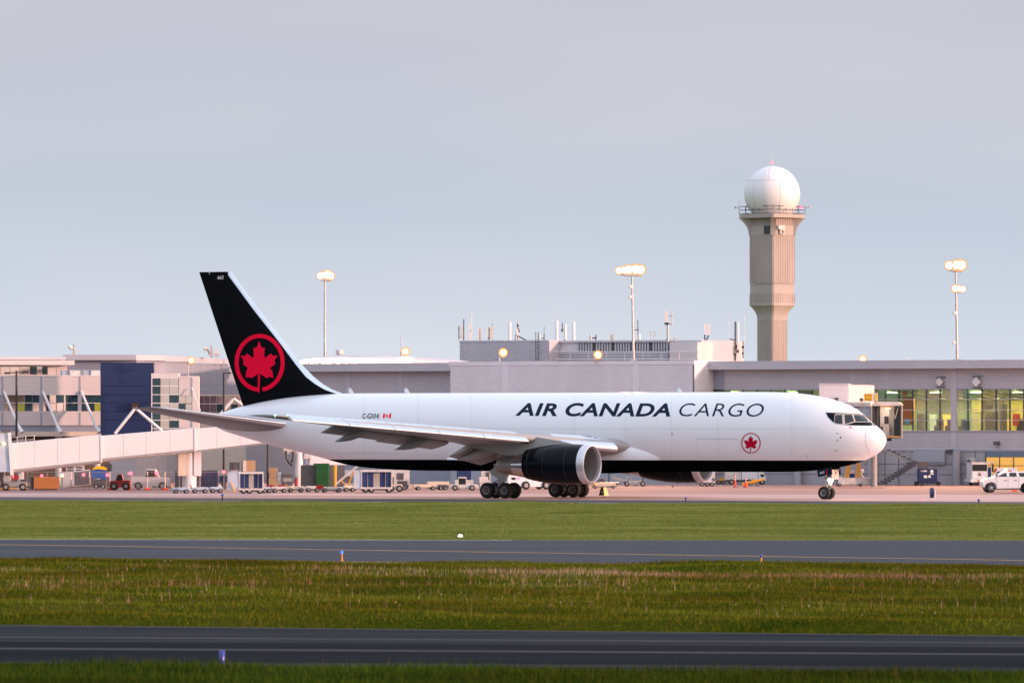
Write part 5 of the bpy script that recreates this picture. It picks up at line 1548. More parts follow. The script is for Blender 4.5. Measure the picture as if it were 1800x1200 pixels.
mb = MB(); mb.box(xl, xr, -.02, .08, oz(708.6), oz(707.6)); mb.build('transom', M['tubewhite'], OB.e)
edges = [-38, -24, -10, 4, 15, 30, 44, 57, 70, 82, 87, 99, 112, 116, 126, 139, 143, 154, 166, 178, 190, 203.5]
tealset = {44, 57, 82, 99, 112 + 4, 126, 143, 154, 166, 178, 190, -24}
for a, b in zip(edges[:-1], edges[1:]):
    for r, (v0, v1) in enumerate(((694.2, 707.4), (708.8, 722.3))):
        m_ = M['glass_teal'] if (a in tealset) != (r == 1 and a in (57, 99)) else M['glass_pink']
        if r == 1 and a in (30, 166, 178): m_ = bpy.data.materials.get('lit_office') or mat('lit_office', (.22, .20, .03), .3, var=.3, scale=.8, emit=(.5, .45, .05), estr=.25)
        mb = MB(); mb.box(ox(a) + .03, ox(b) - .03, .06, .10, oz(v1), oz(v0)); mb.build('window_pane', m_, OB.e)
for x in jt:
    mb = MB(); mb.box(x - .16, x + .16, -.02, .12, oz(722.5), oz(694)); mb.build('window_post', M['clad_dark'], OB.e)
    mb = MB(); mb.box(x - .06, x + .06, -.05, .1, oz(692), oz(663)); mb.build('joint_strip', M['clad_dark'], OB.e)
    mb = MB(); mb.box(x - .06, x + .06, -.05, .1, oz(747), oz(725)); mb.build('joint_strip', M['clad_dark'], OB.e)
for u in (4, 72.5, 140):
    mb = MB(); mb.tube(OB.p(u + 3, 688, -.15), OB.p(u + 32, 757, -2.4), .11, .11, 8); mb.tube(OB.p(u + 28, 748, -2.2), OB.p(u + 35, 760, -2.6), .13, .2, 8)
    mb.build('brace_strut', M['tubewhite'], OB.e, True, 50)
OB.part('edge_beam', M['cream'], -60, 207, 758.5, 766.5, -.4, 1.0)
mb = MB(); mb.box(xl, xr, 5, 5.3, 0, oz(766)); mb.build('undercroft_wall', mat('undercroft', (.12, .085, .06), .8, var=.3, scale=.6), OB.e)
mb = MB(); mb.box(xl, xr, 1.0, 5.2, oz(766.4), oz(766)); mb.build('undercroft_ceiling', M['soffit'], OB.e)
for u in (38, 104, 172):
    mb = MB(); x = ox(u); mb.lathe([(0, .28), (oz(766.5), .28)], (x, .6, 0), 'z', 12); mb.build('column', M['palegrey'], OB.e, True, 60)
UP = Frame(60, 604.0, -10)
def up(name, m_, u0, u1, v0, v1, y0, y1):
    mb = MB(); UP.bx(mb, u0, u1, v0, v1, y0, y1)
    mb.v = [tuple(OB.loc((UP.X0 + x * UP.c + y * UP.s, UP.Y0 - x * UP.s + y * UP.c, z))) for x, y, z in mb.v]
    return mb.build(name, m_, OB.e)
up('upper_roof', M['clad_warm'], -60, 131, 633, 641.3, -1.2, 6)
up('upper_wall', M['clad_warm'], -60, 118, 641.5, 662, 0, 6)
up('roof_slope', M['roofwhite'], -60, 116, 626.5, 632.5, 1, 5)
for a, b, m_ in ((-40, -20, 'glass_pink'), (-19, 0, 'glass_pink'), (1, 17, 'glass_pink'), (18, 34, 'glass_pink'), (35, 52, 'glass_pink'), (53, 64, 'glass_teal'), (65, 74, 'glass_pink'), (74.5, 83, 'glass_teal')):
    up('upper_window', M[m_], a, b, 644.5, 658, -.05, -.01)
for a, b in ((84, 98.5), (99.5, 114.5)): up('wall_panel', M['clad_warm'], a, b, 642.5, 658, -.06, -.01)
for u0, u1, m_, lb in ((109.5, 122.5, 'wallblue', 'blue grey rooftop box, leftmost of the row on the cream block'), (122.8, 146, 'cartwhite', 'longest white rooftop box on the cream block beside the thin pole'), (146.5, 159.5, 'wallblue', 'blue grey rooftop box between two white boxes on the cream block'), (160, 176, 'cartwhite', 'white rooftop box next to the navy building')):
    fr = Frame((u0 + u1) / 2, 589, -10, 'rooftop_box', lb, 'rooftop box', 'boxes on the cream block roof')
    fr.part('casing', M[m_], u0, u1, 651, 660, 0, 1.4)
    mb = MB(); fr.bx(mb, u0 - .4, u1 + .4, 650.3, 651.0, -.05, 1.45); mb.build('lid', M['palegrey'], fr.e)

NB = Frame(224, 574.0, -2, 'navy_building', 'tall navy blue panelled building block left of the glass stair tower', 'building')
vr = [638, 678.2, 693.4, 708.4, 723.2, 738.2, 772]
for a, b in zip(vr[:-1], vr[1:]):
    NB.part('wall_panel', M['navy'], 176.6, 270.6, a + .25, b - .25, 0, .1)
mb = MB(); NB.bx(mb, 177, 270.2, 638.2, 772, .12, 8, 0); mb.build('block_core', M['navy'], NB.e)
NB.part('roof_cap', M['navy'], 176.2, 271, 637.2, 638, -.05, 8)
mb = MB(); NB.bx(mb, 231, 243, 708.6, 722, -.5, 0.0); mb.build('brown_canopy', mat('brown_panel', (.07, .028, .015), .6, var=.1), NB.e)

GS = Frame(309, 566.0, -2, 'glass_stair_tower', 'glazed stair tower with white frame beside the navy block', 'building')
GS.part('parapet', M['clad_warm'], 265.8, 314.6, 656, 663.5, -.06, 5)
GS.part('parapet', M['clad_warm'], 315, 349.5, 660.8, 664.2, -.04, 5)
mb = MB(); GS.bx(mb, 267, 349, 664, 752, .12, 5, 0); mb.build('tower_core', M['clad_dark'], GS.e)
tr = [664, 678.2, 693.4, 708.4, 723.4, 738.2, 752.5]
for a, b in zip(tr[:-1], tr[1:]):
    for u0, u1, m_ in ((268, 281.6, 'glass_teal'), (282.2, 297.4, 'glass_pink'), (297.9, 313.6, 'glass_pink')):
        GS.part('window_pane', M['glass_teal'] if (u0 > 297 and a in (693.4, 738.2)) else M[m_], u0, u1, a + .6, b - .6, 0, .05)
mb = MB()
for v in tr: GS.bx(mb, 267.5, 314, v - .6, v + .6, -.06, .1)
GS.bx(mb, 266, 267.6, 664, 760, -.08, .3); mb.build('white_frame', M['tubewhite'], GS.e)
a = GS.inv(314.5, 690, 0)[0]; b = GS.inv(337.5, 690, 0)[0]
corr('cladding', M['clad_warm'], GS.e, (a, 0), (b, 0), GS.inv(325, 695, 0)[1], GS.inv(325, 664.5, 0)[1], .16)
corr('cladding', M['clad_warm'], GS.e, (a, 0), (b, 0), GS.inv(325, 752, 0)[1], GS.inv(325, 733, 0)[1], .16)
for u0, u1 in ((314.5, 326), (326.4, 337.2)):
    for v0, v1, m_ in ((695.6, 708.6, 'glass_pink'), (709.8, 732, 'glass_teal' if u0 < 320 else 'glass_pink')): GS.part('window_pane', M[m_], u0, u1, v0, v1, .02, .07)
GS.part('white_pier', M['clad_warm'], 338, 349.8, 664, 755, -.1, 5)
mb = MB(); mb.tube(GS.p(337, 681, -.2), GS.p(352, 722, -1.2), .05, .05, 6); mb.build('brace_strut', M['tubewhite'], GS.e)

def aframe(u, Y, pts, lb):
    fr = Frame(u, Y, 0, 'roof_frame', lb, 'frame', 'white tube frames above the jet bridge')
    for p, q in zip(pts[:-1], pts[1:]):
        mb = MB(); mb.tube(fr.p(*p), fr.p(*q), .12, .12, 10); mb.build('tube_leg', M['tubewhite'], fr.e, True, 50)
aframe(238, 560, [(202, 762), (238, 717), (288, 760)], 'large white tube A-frame in front of the navy building')
aframe(410, 600, [(388, 727), (411, 700.5), (432, 716)], 'small white tube A-frame close to the black tail fin')

# jet bridge on the left
JB = Frame(230, 553.0, -9, 'jet_bridge', 'long white sloping jet bridge tunnel at left, running behind the airliner tail', 'jet bridge')
def tunnel(nm, pts, y0, y1):
    o = JB.poly(nm, M['jet_white'], pts, y0, y1); return o
tunnel('outer_tunnel', [(20, 778.6), (178, 764.2), (178, 811.8), (20, 829)], -1.6, 1.6)
tunnel('middle_tunnel', [(176, 766.2), (342, 752.2), (344.5, 792.4), (176, 809.4)], -1.42, 1.42)
tunnel('inner_tunnel', [(340, 753.6), (505, 741), (505, 773), (343, 791.8)], -1.25, 1.25)
for u in (62, 102, 141, 218, 258, 300, 382, 424):
    t0 = 778.6 - (u - 20) * .0905 if u < 178 else (766.2 - (u - 176) * .0843 if u < 342 else 753.6 - (u - 340) * .0764)
    t1 = 829 - (u - 20) * .109 if u < 178 else (809.4 - (u - 176) * .101 if u < 342 else 791.8 - (u - 343) * .116)
    yy_ = -1.612 if u < 178 else (-1.432 if u < 342 else -1.262)
    JB.poly('panel_rib', M['jet_white'], [(u - .5, t0 + .6), (u + .5, t0 + .5), (u + .5, t1 - .6), (u - .5, t1 - .5)], yy_ - .006, yy_ + .01)
mb = MB()
mb.tube(JB.p(24, 826, -1.75), JB.p(176, 810, -1.75), .07, .07, 6); mb.tube(JB.p(180, 806.6, -1.55), JB.p(341, 790.4, -1.55), .06, .06, 6); mb.build('cable_tray', M['grey'], JB.e)
for u, v0, v1, y in ((177.5, 763.4, 813, -1.66), (342.4, 751.4, 793.4, -1.48), (21, 777.4, 831, -1.66)):
    o = JB.poly('end_collar', M['jet_white'], [(u - 1.2, v0 + .2), (u + 1.2, v0), (u + 2.0, v1), (u - .6, v1 + .2)], y, -y)
mb = MB()
for a, b in (((20, 829.4), (178, 812.2)), ((178, 809.8), (344, 792.8)), ((344, 792.2), (505, 773.4))):
    mb.prism([JB.inv(a[0], a[1], -1.2), JB.inv(b[0], b[1], -1.2), JB.inv(b[0], b[1] + 2.2, -1.2), JB.inv(a[0], a[1] + 2.2, -1.2)], -1.2, 1.2)
mb.build('underframe', M['grey'], JB.e)
mb = MB(); JB.bx(mb, -40, 17.5, 762, 829, -1.9, 1.9); mb.build('cab', M['palecart'], JB.e)
JB.poly('cab_post', M['tubewhite'], [(13.8, 760), (19.5, 760), (24, 835), (18.4, 835)], -2.05, -1.75)
JB.part('cab_roof_unit', M['darkgrey'], 6, 18.4, 753.6, 759.8, -1.5, 0)
mb = MB(); p = JB.p(7, 779.5, -2.0); mb.lathe([(0, .0), (.04, .12), (.12, .16), (.18, .0)], (p.x, p.y, p.z - .1), 'z', 10); mb.build('work_lamp', M['lamp_small'], JB.e)
mb = MB()
for (a, b) in (((20, 769), (60, 765)), ((20, 775.5), (60, 771.5))): mb.tube(JB.p(*a, 0), JB.p(*b, 0), .03, .03, 5)
for u in (30, 45, 60): mb.tube(JB.p(u, 764 + (60 - u) * .1, 0), JB.p(u, 778 - (u - 20) * .1, 0), .03, .03, 5)
mb.build('roof_rail', M['galv'], JB.e)
mb = MB(); mb.lathe([(0, .55), (JB.inv(330, 795, 0)[1], .55)], (JB.inv(333, 800, 0)[0], 0, 0), 'z', 16); mb.build('support_column', M['jet_white'], JB.e, True, 60)
JB.part('service_panel', M['cream'], 313.5, 327, 796, 836, -.7, .1)
JB.part('service_panel', M['jet_white'], 341, 354, 793.5, 836, -.6, .1)

# second jet bridge remnants seen under the tail
J2 = Frame(545, 575.0, -10, 'jet_bridge', 'white jet bridge end with pillar and hanging cables, under the airliner tail', 'jet bridge')
mb = MB(); x, _ = J2.inv(525.5, 800, 0); mb.lathe([(0, .33), (.15, .33), (.3, .33), (3.6, .33)], (x, 0, 0), 'z', 14); mb.build('pillar', M['tubewhite'], J2.e, True, 60)
J2.part('corridor', M['jet_white'], 545, 700, 796, 816.5, 0, 2.5)
J2.part('door_frame', M['cartwhite'], 534, 548, 790, 805.5, -.3, 1.2)
J2.part('door_opening', M['palegrey'], 536, 546, 795, 803.5, -.33, -.3)
mb = MB()
for a in ([(503, 792), (504, 806), (509, 814), (514, 818)], [(516, 793), (515, 806), (512, 813)]):
    mb.path([J2.p(u, v, -.4) for u, v in a], .10, 6)
mb.build('power_cable', M['darkmetal'], J2.e)
J2.part('control_box', M['beige'], 499, 517, 787, 797, -.3, .3)

# jet bridge right of the nose
RJ = Frame(1545, 588.0, 4, 'jet_bridge', 'jet bridge with dark folding hood and open white door right of the airliner nose', 'jet bridge')
def rjz(v, u=1545, y=0): return RJ.inv(u, v, y)[1]
pa = RJ.inv(1440, 700, 1.5)[0]; pb = RJ.inv(1491, 700, 1.5)[0]
corr('entry_cladding', M['clad_pale'], RJ.e, (pa, 1.5), (pb, 1.5), rjz(760), rjz(675), .19)
corr('entry_cladding', M['clad_warm'], RJ.e, (pb, 1.5), (RJ.inv(1536, 700, 8.5)[0], 8.5), rjz(760), rjz(675.5), .19)
mb = MB(); mb.box(pa, pb - .05, 1.6, 10, rjz(768), rjz(674)); mb.build('entry_block', M['clad'], RJ.e)
mb = MB(); mb.box(pa - .05, pb + .05, 1.38, 10, rjz(675), rjz(673.4)); mb.build('entry_parapet', M['clad_warm'], RJ.e)
RJ.part('vent_opening', M['darkgrey'], 1467, 1473.5, 698.5, 704, 1.36, 1.45)
RJ.part('corridor', M['clad_warm'], 1490, 1530, 706, 715, .2, 4)
RJ.part('corridor', M['palecart'], 1500, 1536, 715.5, 768, 0, 3)
RJ.part('corridor_top', M['grey'], 1500, 1536, 714.5, 716, -.05, 3.1)
RJ.part('round_window', M['cream'], 1524.5, 1530.5, 730, 744, -.04, 0)
RJ.part('cctv_unit', M['palegrey'], 1501, 1513, 706.5, 714, -.6, .1)
RJ.part('side_window', M['darkgrey'], 1511, 1517.5, 699.5, 705, -.05, .2)
# hood: folded bellows each side, roof, floor lip, inner door
for k in range(6):
    RJ.part('bellows_fold', M['bellows'], 1532.6 + k * 2.1, 1533.9 + k * 2.1, 710 + (1 if k % 2 else 0), 767.5, -2.0 + k * .12, 1.0)
mb = MB(); RJ.bx(mb, 1533, 1545, 711, 767, -1.4, 1.0); mb.build('bellows_back', M['darkgrey'], RJ.e)
for k in range(6):
    RJ.part('bellows_fold', M['bellows'], 1572 + k * 2.1, 1573.4 + k * 2.1, 710 + (1 if k % 2 else 0), 767, -1.2 - k * .14, 1.0)
mb = MB(); RJ.bx(mb, 1571, 1584.5, 711, 767, -1.0, 1.0); mb.build('bellows_back', M['darkgrey'], RJ.e)
RJ.poly('hood_roof', M['clad_warm'], [(1531, 712), (1540, 705.3), (1580, 706), (1587, 711.5)], -2.3, 1.5)
RJ.poly('hood_valance', M['beige'], [(1531.5, 712.2), (1586.5, 711.8), (1586.5, 713), (1531.5, 713.4)], -2.34, -2.25)
RJ.part('hood_frame', M['beige'], 1585, 1586.6, 711.8, 768, -2.3, -2.2)
RJ.part('hood_frame', M['beige'], 1531.6, 1533, 713, 742, -2.3, -2.2)
RJ.part('threshold', M['yellow'], 1556, 1584, 766.2, 767.6, -2.2, -.2)
RJ.part('cab_floor', M['grey'], 1533, 1586, 767.8, 770, -2.0, 2)
mb = MB(); RJ.bx(mb, 1545, 1572, 713, 767, .4, 1.0); mb.build('cab_back_wall', M['palegrey'], RJ.e)
d = RJ.part('door', M['jet_white'], 1547.2, 1563.2, 714.5, 765.5, .05, .2)
RJ.part('door_window', M['glassdark'], 1554.6, 1562.2, 731.5, 744.5, 0.0, .05, parent=d)
RJ.part('door_handle', M['grey'], 1563.8, 1566.4, 746, 754, -.1, .1, parent=d)
hl = bpy.data.lights.new('hood_lamp', 'POINT'); hl.energy = 60; hl.color = (1, .80, .62); hl.shadow_soft_size = .25
ho_ = bpy.data.objects.new('hood_lamp', hl); COL.objects.link(ho_); ho_.parent = RJ.e; ho_.location = RJ.p(1560, 719, -1.3)
RJ.part('lamp_strip', M['lamp_small'], 1556, 1566, 716.8, 717.8, -.6, -.4)
RJ.part('control_panel', M['darkgrey'], 1547.6, 1552, 749.5, 757, -.05, .05)
RJ.part('door_jamb', M['orange'], 1546.8, 1570, 713.2, 715, -.1, .2)
mb = MB()
for a, b in (((1567.5, 716), (1573.6, 735.5)), ((1573.6, 735.5), (1580, 714))): mb.tube(RJ.p(*a, -1.6), RJ.p(*b, -1.6), .05, .05, 5)
mb.build('hood_strap', M['beige'], RJ.e)
mb = MB(); mb.lathe([(0, .12), (.25, .12)], (RJ.inv(1563, 770, -.5)[0], -.5, rjz(774)), 'z', 8); RJ.bx(mb, 1559, 1567, 770, 775, -.8, .3); mb.build('drive_unit', M['darkmetal'], RJ.e)
mb = MB(); mb.lathe([(0, .28), (rjz(770), .28)], (RJ.inv(1536, 800, 4)[0], 4, 0), 'z', 14); mb.build('support_column', M['grey'], RJ.e, True, 60)

sg_ = Frame(1526, 585.5, 4, 'gate_sign', 'small yellow gate number sign above the jet bridge hood', 'sign')
sg_.part('sign_box', M['antwhite'], 1518.6, 1542.4, 690.8, 704.8, 0, .5)
fc = sg_.part('sign_face', M['signyellow'], 1519.3, 1533, 692, 704, -.04, 0)
sg_.part('side_face', M['signyellow'], 1538, 1542, 692, 704.2, -.04, 0)
def flat_text(name, txt, fr, u0, u1, v0, v1, y, m_, parent, offset=0.0, shear=0.0):
    v, f = text_loops(txt, shear, offset)
    xs_ = [p[0] for p in v]; ys_ = [p[1] for p in v]
    x0, x1, y0, y1 = min(xs_), max(xs_), min(ys_), max(ys_)
    A, B = fr.inv(u0, v1, y), fr.inv(u1, v0, y)
    mb = MB(); mb.add([(A[0] + (B[0] - A[0]) * (p[0] - x0) / (x1 - x0), y, A[1] + (B[1] - A[1]) * (p[1] - y0) / (y1 - y0)) for p in v], f)
    return mb.build(name, m_, parent, fix=False)
flat_text('sign_number', '522', sg_, 1520.4, 1532.2, 693, 703.2, -.05, M['dot'], fc, .0)

# ------------------------------------------------------------------ floodlights
MG = 'tall floodlight masts on the terminal roof'
def mast(label, u, v_top, v_base, Y, heads, pole_r=.13, cams=(), power=0, group=MG, name='floodlight_mast', bars=(), lampmat='lamp', uo=0.0, cat='floodlight', throw=62000):
    fr = Frame(u, Y, 0, name, label, cat, group)
    mb = MB(); mb.tube(fr.p(u, v_base), fr.p(u + uo, v_top), pole_r, pole_r * .65, 10); 
    p = fr.p(u, v_base); mb.box(p.x - pole_r * 2.2, p.x + pole_r * 2.2, -pole_r * 2.2, pole_r * 2.2, p.z, p.z + .12)
    mb.build('pole', M['galv'], fr.e, True, 50)
    if bars:
        mb = MB()
        for a, b in bars: mb.tube(fr.p(*a), fr.p(*b), .045, .045, 6)
        mb.build('cross_arm', M['galv'], fr.e)
    for hu, hv, r in heads:
        q = fr.p(hu, hv, -.1)
        mb = MB(); mb.lathe([(.0, r * .35), (-.05, r * .9), (-.32 * r / .3, r), (-.34 * r / .3, r * .98)], (q.x, q.y + .12, q.z), 'y', 12)
        mb.box(q.x - r * .8, q.x + r * .8, q.y + .05, q.y + .32, q.z - r * 1.25, q.z - r * .75); mb.box(q.x - r * .12, q.x + r * .12, q.y + .1, q.y + .25, q.z - r * 1.7, q.z - r)
        h_ = mb.build('lamp_head', M['galv'], fr.e, True, 50)
        mb = MB(); mb.lathe([(-.30 * r / .3, r * .96), (-.38 * r / .3, r * .75), (-.44 * r / .3, r * .35), (-.45 * r / .3, .001)], (q.x, q.y + .10, q.z), 'y', 14)
        mb.build('lamp_lens', M[lampmat], h_, True, 60)
        mb = MB(); mb.lathe([(-.36 * r / .3, r * .98), (-.30 * r / .3, r * 1.4), (-.26 * r / .3, r * 1.43)], (q.x, q.y + .12, q.z), 'y', 14); mb.build('glow_ring', M['glow_ring'], h_, True, 60)  # added ring, glows orange to imitate the rim of the lamp's glare
    for cu, cv in cams:
        q = fr.p(cu, cv, -.1); mb = MB(); mb.lathe([(-.18, .02), (-.12, .14), (.05, .17), (.14, .1)], (q.x, q.y, q.z), 'z', 10); mb.tube((q.x, q.y, q.z + .1), fr.p(u, cv - 1), .04, .04, 5)
        mb.build('dome_camera', M['antwhite'], fr.e, True, 60)
    if throw:
        hu = sum(h[0] for h in heads) / len(heads); hv = sum(h[1] for h in heads) / len(heads)
        tb = bpy.data.lights.new('floodlight_throw', 'SPOT'); tb.energy = throw; tb.color = (1, .46, .20); tb.spot_size = math.radians(100); tb.spot_blend = 1.0; tb.shadow_soft_size = .3
        to = bpy.data.objects.new('floodlight_throw', tb); COL.objects.link(to); to.parent = fr.e
        to.location = fr.p(hu, hv, -.6); to.rotation_euler = Vector((-fr.X0 * .0016, -1.0, -.30)).to_track_quat('-Z', 'Y').to_euler()
    if power:
        sp_ = bpy.data.lights.new('floodlight_beam', 'SPOT'); sp_.energy = power; sp_.color = (1, .50, .30); sp_.spot_size = math.radians(125); sp_.spot_blend = .6; sp_.shadow_soft_size = .5
        so_ = bpy.data.objects.new('floodlight_beam', sp_); COL.objects.link(so_); so_.parent = fr.e
        so_.location = fr.p(u, v_top - 4, -1.2); so_.rotation_euler = Vector((0, -1.0, -.62)).to_track_quat('-Z', 'Y').to_euler()
    return fr
PW = 9000
mast('tall lit floodlight mast standing behind the black tail fin, leftmost of three', 571, 493, 645, 652, [(563.5, 484.5, .26), (570.5, 483.5, .28), (576, 483, .33), (581, 485, .30)], bars=[((561, 490), (583, 491)), ((566, 494), (580, 494))], power=PW)
mast('tall lit floodlight mast with two cameras, between the lettering and the radar tower', 1113.5, 486, 634, 640, [(1088, 475.5, .26), (1098.5, 474.5, .30), (1105.5, 474, .33), (1117.5, 473.5, .36), (1125.5, 474, .36)], bars=[((1086, 481), (1097, 484)), ((1097, 485.5), (1124, 485)), ((1090, 478), (1128, 482))], cams=((1107.5, 504), (1107.5, 522)), power=PW, uo=-2.5)
mast('tall lit floodlight mast with a second lower pair of lamps, at right edge', 1682.5, 476, 633, 612, [(1668, 466.5, .30), (1681.5, 466, .36), (1689, 466, .38), (1679, 507, .25), (1685.5, 507.5, .22), (1692, 508, .22)], bars=[((1668, 472), (1673, 477)), ((1673, 477.5), (1690, 477)), ((1683, 514), (1688, 514)), ((1688, 514), (1689, 507))], cams=((1678, 550), (1676.5, 602)), power=PW, uo=-2.5)
SGp = 'short lit lamps on the terminal roof'
def short(lb, u, v, vb, Y, pu, r=.26):
    mast(lb, pu, v + 2, vb, Y, [(u, v, r)], pole_r=.05, group=SGp, name='roof_lamp', bars=[((pu, v + 3), (u, v + 3))], lampmat='lamp_small', throw=6000)
short('short lit roof lamp left of the pale block, beside a thin whip', 712.5, 617.5, 644, 655, 704.2, .29)
short('short lit roof lamp on the left half of the pale block parapet', 884.5, 619.5, 636, 630, 878, .29)
short('short lit roof lamp in front of the louvred plant room', 1051, 623.5, 634, 622, 1045.5, .28)
short('short lit roof lamp at right of the radar tower on the fascia', 1516.5, 631, 638, 615, 1513, .25)
short('lit lamp on a short pole above the glass stair tower', 336.5, 633, 661, 572, 330.5, .22)
def spotfit(lb, items, u, vb, Y):
    fr = Frame(u, Y, 0, 'roof_spotlight', lb, 'spotlight', 'unlit spotlights on the roof')
    for nm, m_, k in items:
        mb = MB()
        if k[0] == 'p': mb.tube(fr.p(k[1], k[2]), fr.p(k[3], k[4]), k[5], k[5], 8)
        else: fr.bx(mb, k[1], k[3], k[2], k[4], -.25, .25)
        mb.build(nm, M[m_], fr.e)
spotfit('unlit white spotlight on a short pole above the cream block roof at left', [('pole', 'galv', ('p', 129.8, 604, 129.8, 624, .07)), ('base', 'beige', ('b', 127.3, 616, 132.2, 624)), ('lamp_head', 'antwhite', ('p', 120.8, 607.5, 126.5, 613.5, .16)), ('arm', 'galv', ('p', 126, 613, 129.8, 616, .05))], 130, 624, 640)
spotfit('cluster of cream spotlights on the curved roof, left of the tail fin', [('pole', 'galv', ('p', 371.5, 606, 371.5, 628, .07)), ('lamp_head', 'cream', ('p', 358, 612, 365, 614.5, .14)), ('arm', 'beige', ('p', 365, 614, 369, 624, .08)), ('bracket', 'beige', ('b', 369, 611, 373.5, 627))], 371, 628, 650)
spotfit('white mushroom shaped roof vent with cowl left of the tail fin', [('base', 'palegrey', ('b', 376, 621, 385.5, 627)), ('cap', 'antwhite', ('b', 377.8, 614.5, 383.5, 621))], 381, 628, 650)
spotfit('pale roof vent with flared cowl right of the leftmost tall mast', [('base', 'palegrey', ('p', 596.8, 622, 596.8, 631, .26)), ('cap', 'antwhite', ('p', 596.8, 615, 596.8, 622, .36))], 597, 632, 660)
spotfit('small capped vent beside a dark stub on the white sloping roof', [('base', 'grey', ('b', 619.5, 628.5, 624.5, 632)), ('cap', 'antwhite', ('b', 621.5, 625.3, 625, 628.5)), ('stub', 'darkgrey', ('p', 629.5, 625, 629.5, 632, .04))], 622, 632, 660)
spotfit('thin grey whip beside the left short roof lamp', [('whip', 'galv', ('p', 704.2, 590, 704.2, 643, .02))], 704, 643, 656)
fr = Frame(1595.5, 615, 0, 'roof_vent', 'tiny white vent pipe on the right terminal roof', 'vent', 'roof vents'); mb = MB(); fr.bx(mb, 1594, 1596.8, 627, 633.5, -.1, .1); mb.build('pipe', M['antwhite'], fr.e)

# black lamp posts
def lamppost(lb, u, vt, Y, arms):
    fr = Frame(u, Y, 0, 'lamp_post', lb, 'lamp post', 'black unlit lamp posts')
    mb = MB(); x, z = fr.inv(u, vt); mb.tube((0, 0, 0), (0, 0, z), .11, .085, 10); mb.build('pole', M['darkmetal'], fr.e, True, 50)
    for a, b in arms:
        mb = MB(); mb.tube(fr.p(*a), fr.p(*b), .05, .05, 6); q = fr.p(*b); p = fr.p(*a); mid = q.lerp(p, .45)
        mb.box(min(q.x, mid.x), max(q.x, mid.x), -.14, .14, q.z - .09, q.z + .05); mb.build('lamp_arm', M['darkmetal'], fr.e)
lamppost('black lamp post with two arms in front of the cream block at left edge', 29, 651, 572, [((29, 654.5), (8, 655)), ((29, 654.5), (50, 653.4))])
lamppost('thin black lamp post just left of the black tail fin', 393.4, 654, 562, [((393.4, 655.5), (406, 655.2))])
lamppost('short dark post below the airliner tail', 470.6, 778, 560, [])

# ------------------------------------------------------------------ things on the apron
FG = 'temporary fence panels with red lamps'
fp = [-22, 8, 48, 83, 125, 157, 193, 225, 259, 290, 321, 352, 385]
WL = {8: None}
def fence(u0, u1, i, feet, lb):
    Y = 558.0
    fr = Frame((u0 + u1) / 2, Y, 0, 'fence_panel', lb, 'fence', FG)
    vt = 829.0
    for u in (u0 + .4, u1 - .4):
        mb = MB(); p = fr.p(u, vt); mb.tube((p.x, 0, 0), (p.x, 0, p.z), .03, .03, 6); mb.build('post', M['galv'], fr.e)
    mb = MB(); a = fr.p(u0, vt); b = fr.p(u1, vt); mb.tube(a, b, .022, .022, 5); mb.tube((a.x, 0, .12), (b.x, 0, .12), .022, .022, 5); mb.build('rail', M['galv'], fr.e)
    mb = MB()
    for k in range(1, 14):
        x = a.x + (b.x - a.x) * k / 14; mb.box(x - .004, x + .004, -.004, .004, .12, a.z)
    for k in range(1, 10):
        z = .12 + (a.z - .12) * k / 10; mb.box(a.x, b.x, -.003, .003, z - .004, z + .004)
    o = mb.build('wire_mesh', M['galv'], fr.e); o['kind'] = 'stuff'
    if feet:
        mb = MB(); p = fr.p(u1, 850); mb.box(p.x - .22, p.x + .22, -.35, .35, 0, .13); mb.build('foot', M['coneorange'], fr.e, bevel=.03)
beside = ['at left edge before the grey tug', 'before the grey tug and sign', 'left of the orange crate', 'across the orange crate', 'across the tilted container, left half', 'across the tilted container, right half', 'before the blue and yellow cart', 'before the dark red pickup', 'before the grey pickup bed', 'left of the white support column', 'before the first navy container', 'before the widest navy container']
for i, (a, b) in enumerate(zip(fp[:-1], fp[1:])):
    fence(a, b, i, i in (0, 5, 6, 7, 8), 'wire fence panel ' + beside[i])
RL = [(25, 837, 'lamp_red', 'above the red and white sign'), (73.5, 836, 'lamp_red', 'over the orange crate'), (109.5, 835.2, 'lamp_small', 'glowing amber, at left corner of the tilted container'), (147, 834, 'lamp_red', 'on the right half of the tilted container'), (189, 834.5, 'lamp_red', 'by the blue and yellow cart'), (230, 831.5, 'lamp_red', 'by the dark red pickup'), (275, 831, 'lamp_red', 'left of the white support column'), (315.5, 830.5, 'lamp_red', 'below the cream service panel'), (351, 830, 'lamp_red', 'over the widest navy container'), (393, 829, 'lamp_red', 'at the foot of the thin black lamp post')]
for u, v, m_, lb in RL:
    fr = Frame(u, 557.2, 0, 'warning_lamp', 'round warning lamp on the fence ' + lb if 'glow' not in lb else 'round warning lamp ' + lb, 'lamp', 'warning lamps along the fence')
    x, z = fr.inv(u, v)
    mb = MB(); mb.lathe([(-.12, .0), (-.10, .10), (0, .125), (.10, .10), (.12, 0)], (0, -.06, z), 'z', 12); mb.build('lens', M[m_], fr.e, True, 60)
    mb = MB(); mb.tube((0, 0, 0), (0, 0, z - .1), .025, .025, 6); mb.box(-.07, .07, -.05, .05, z - .24, z - .12); mb.build('stand', M['grey'], fr.e)

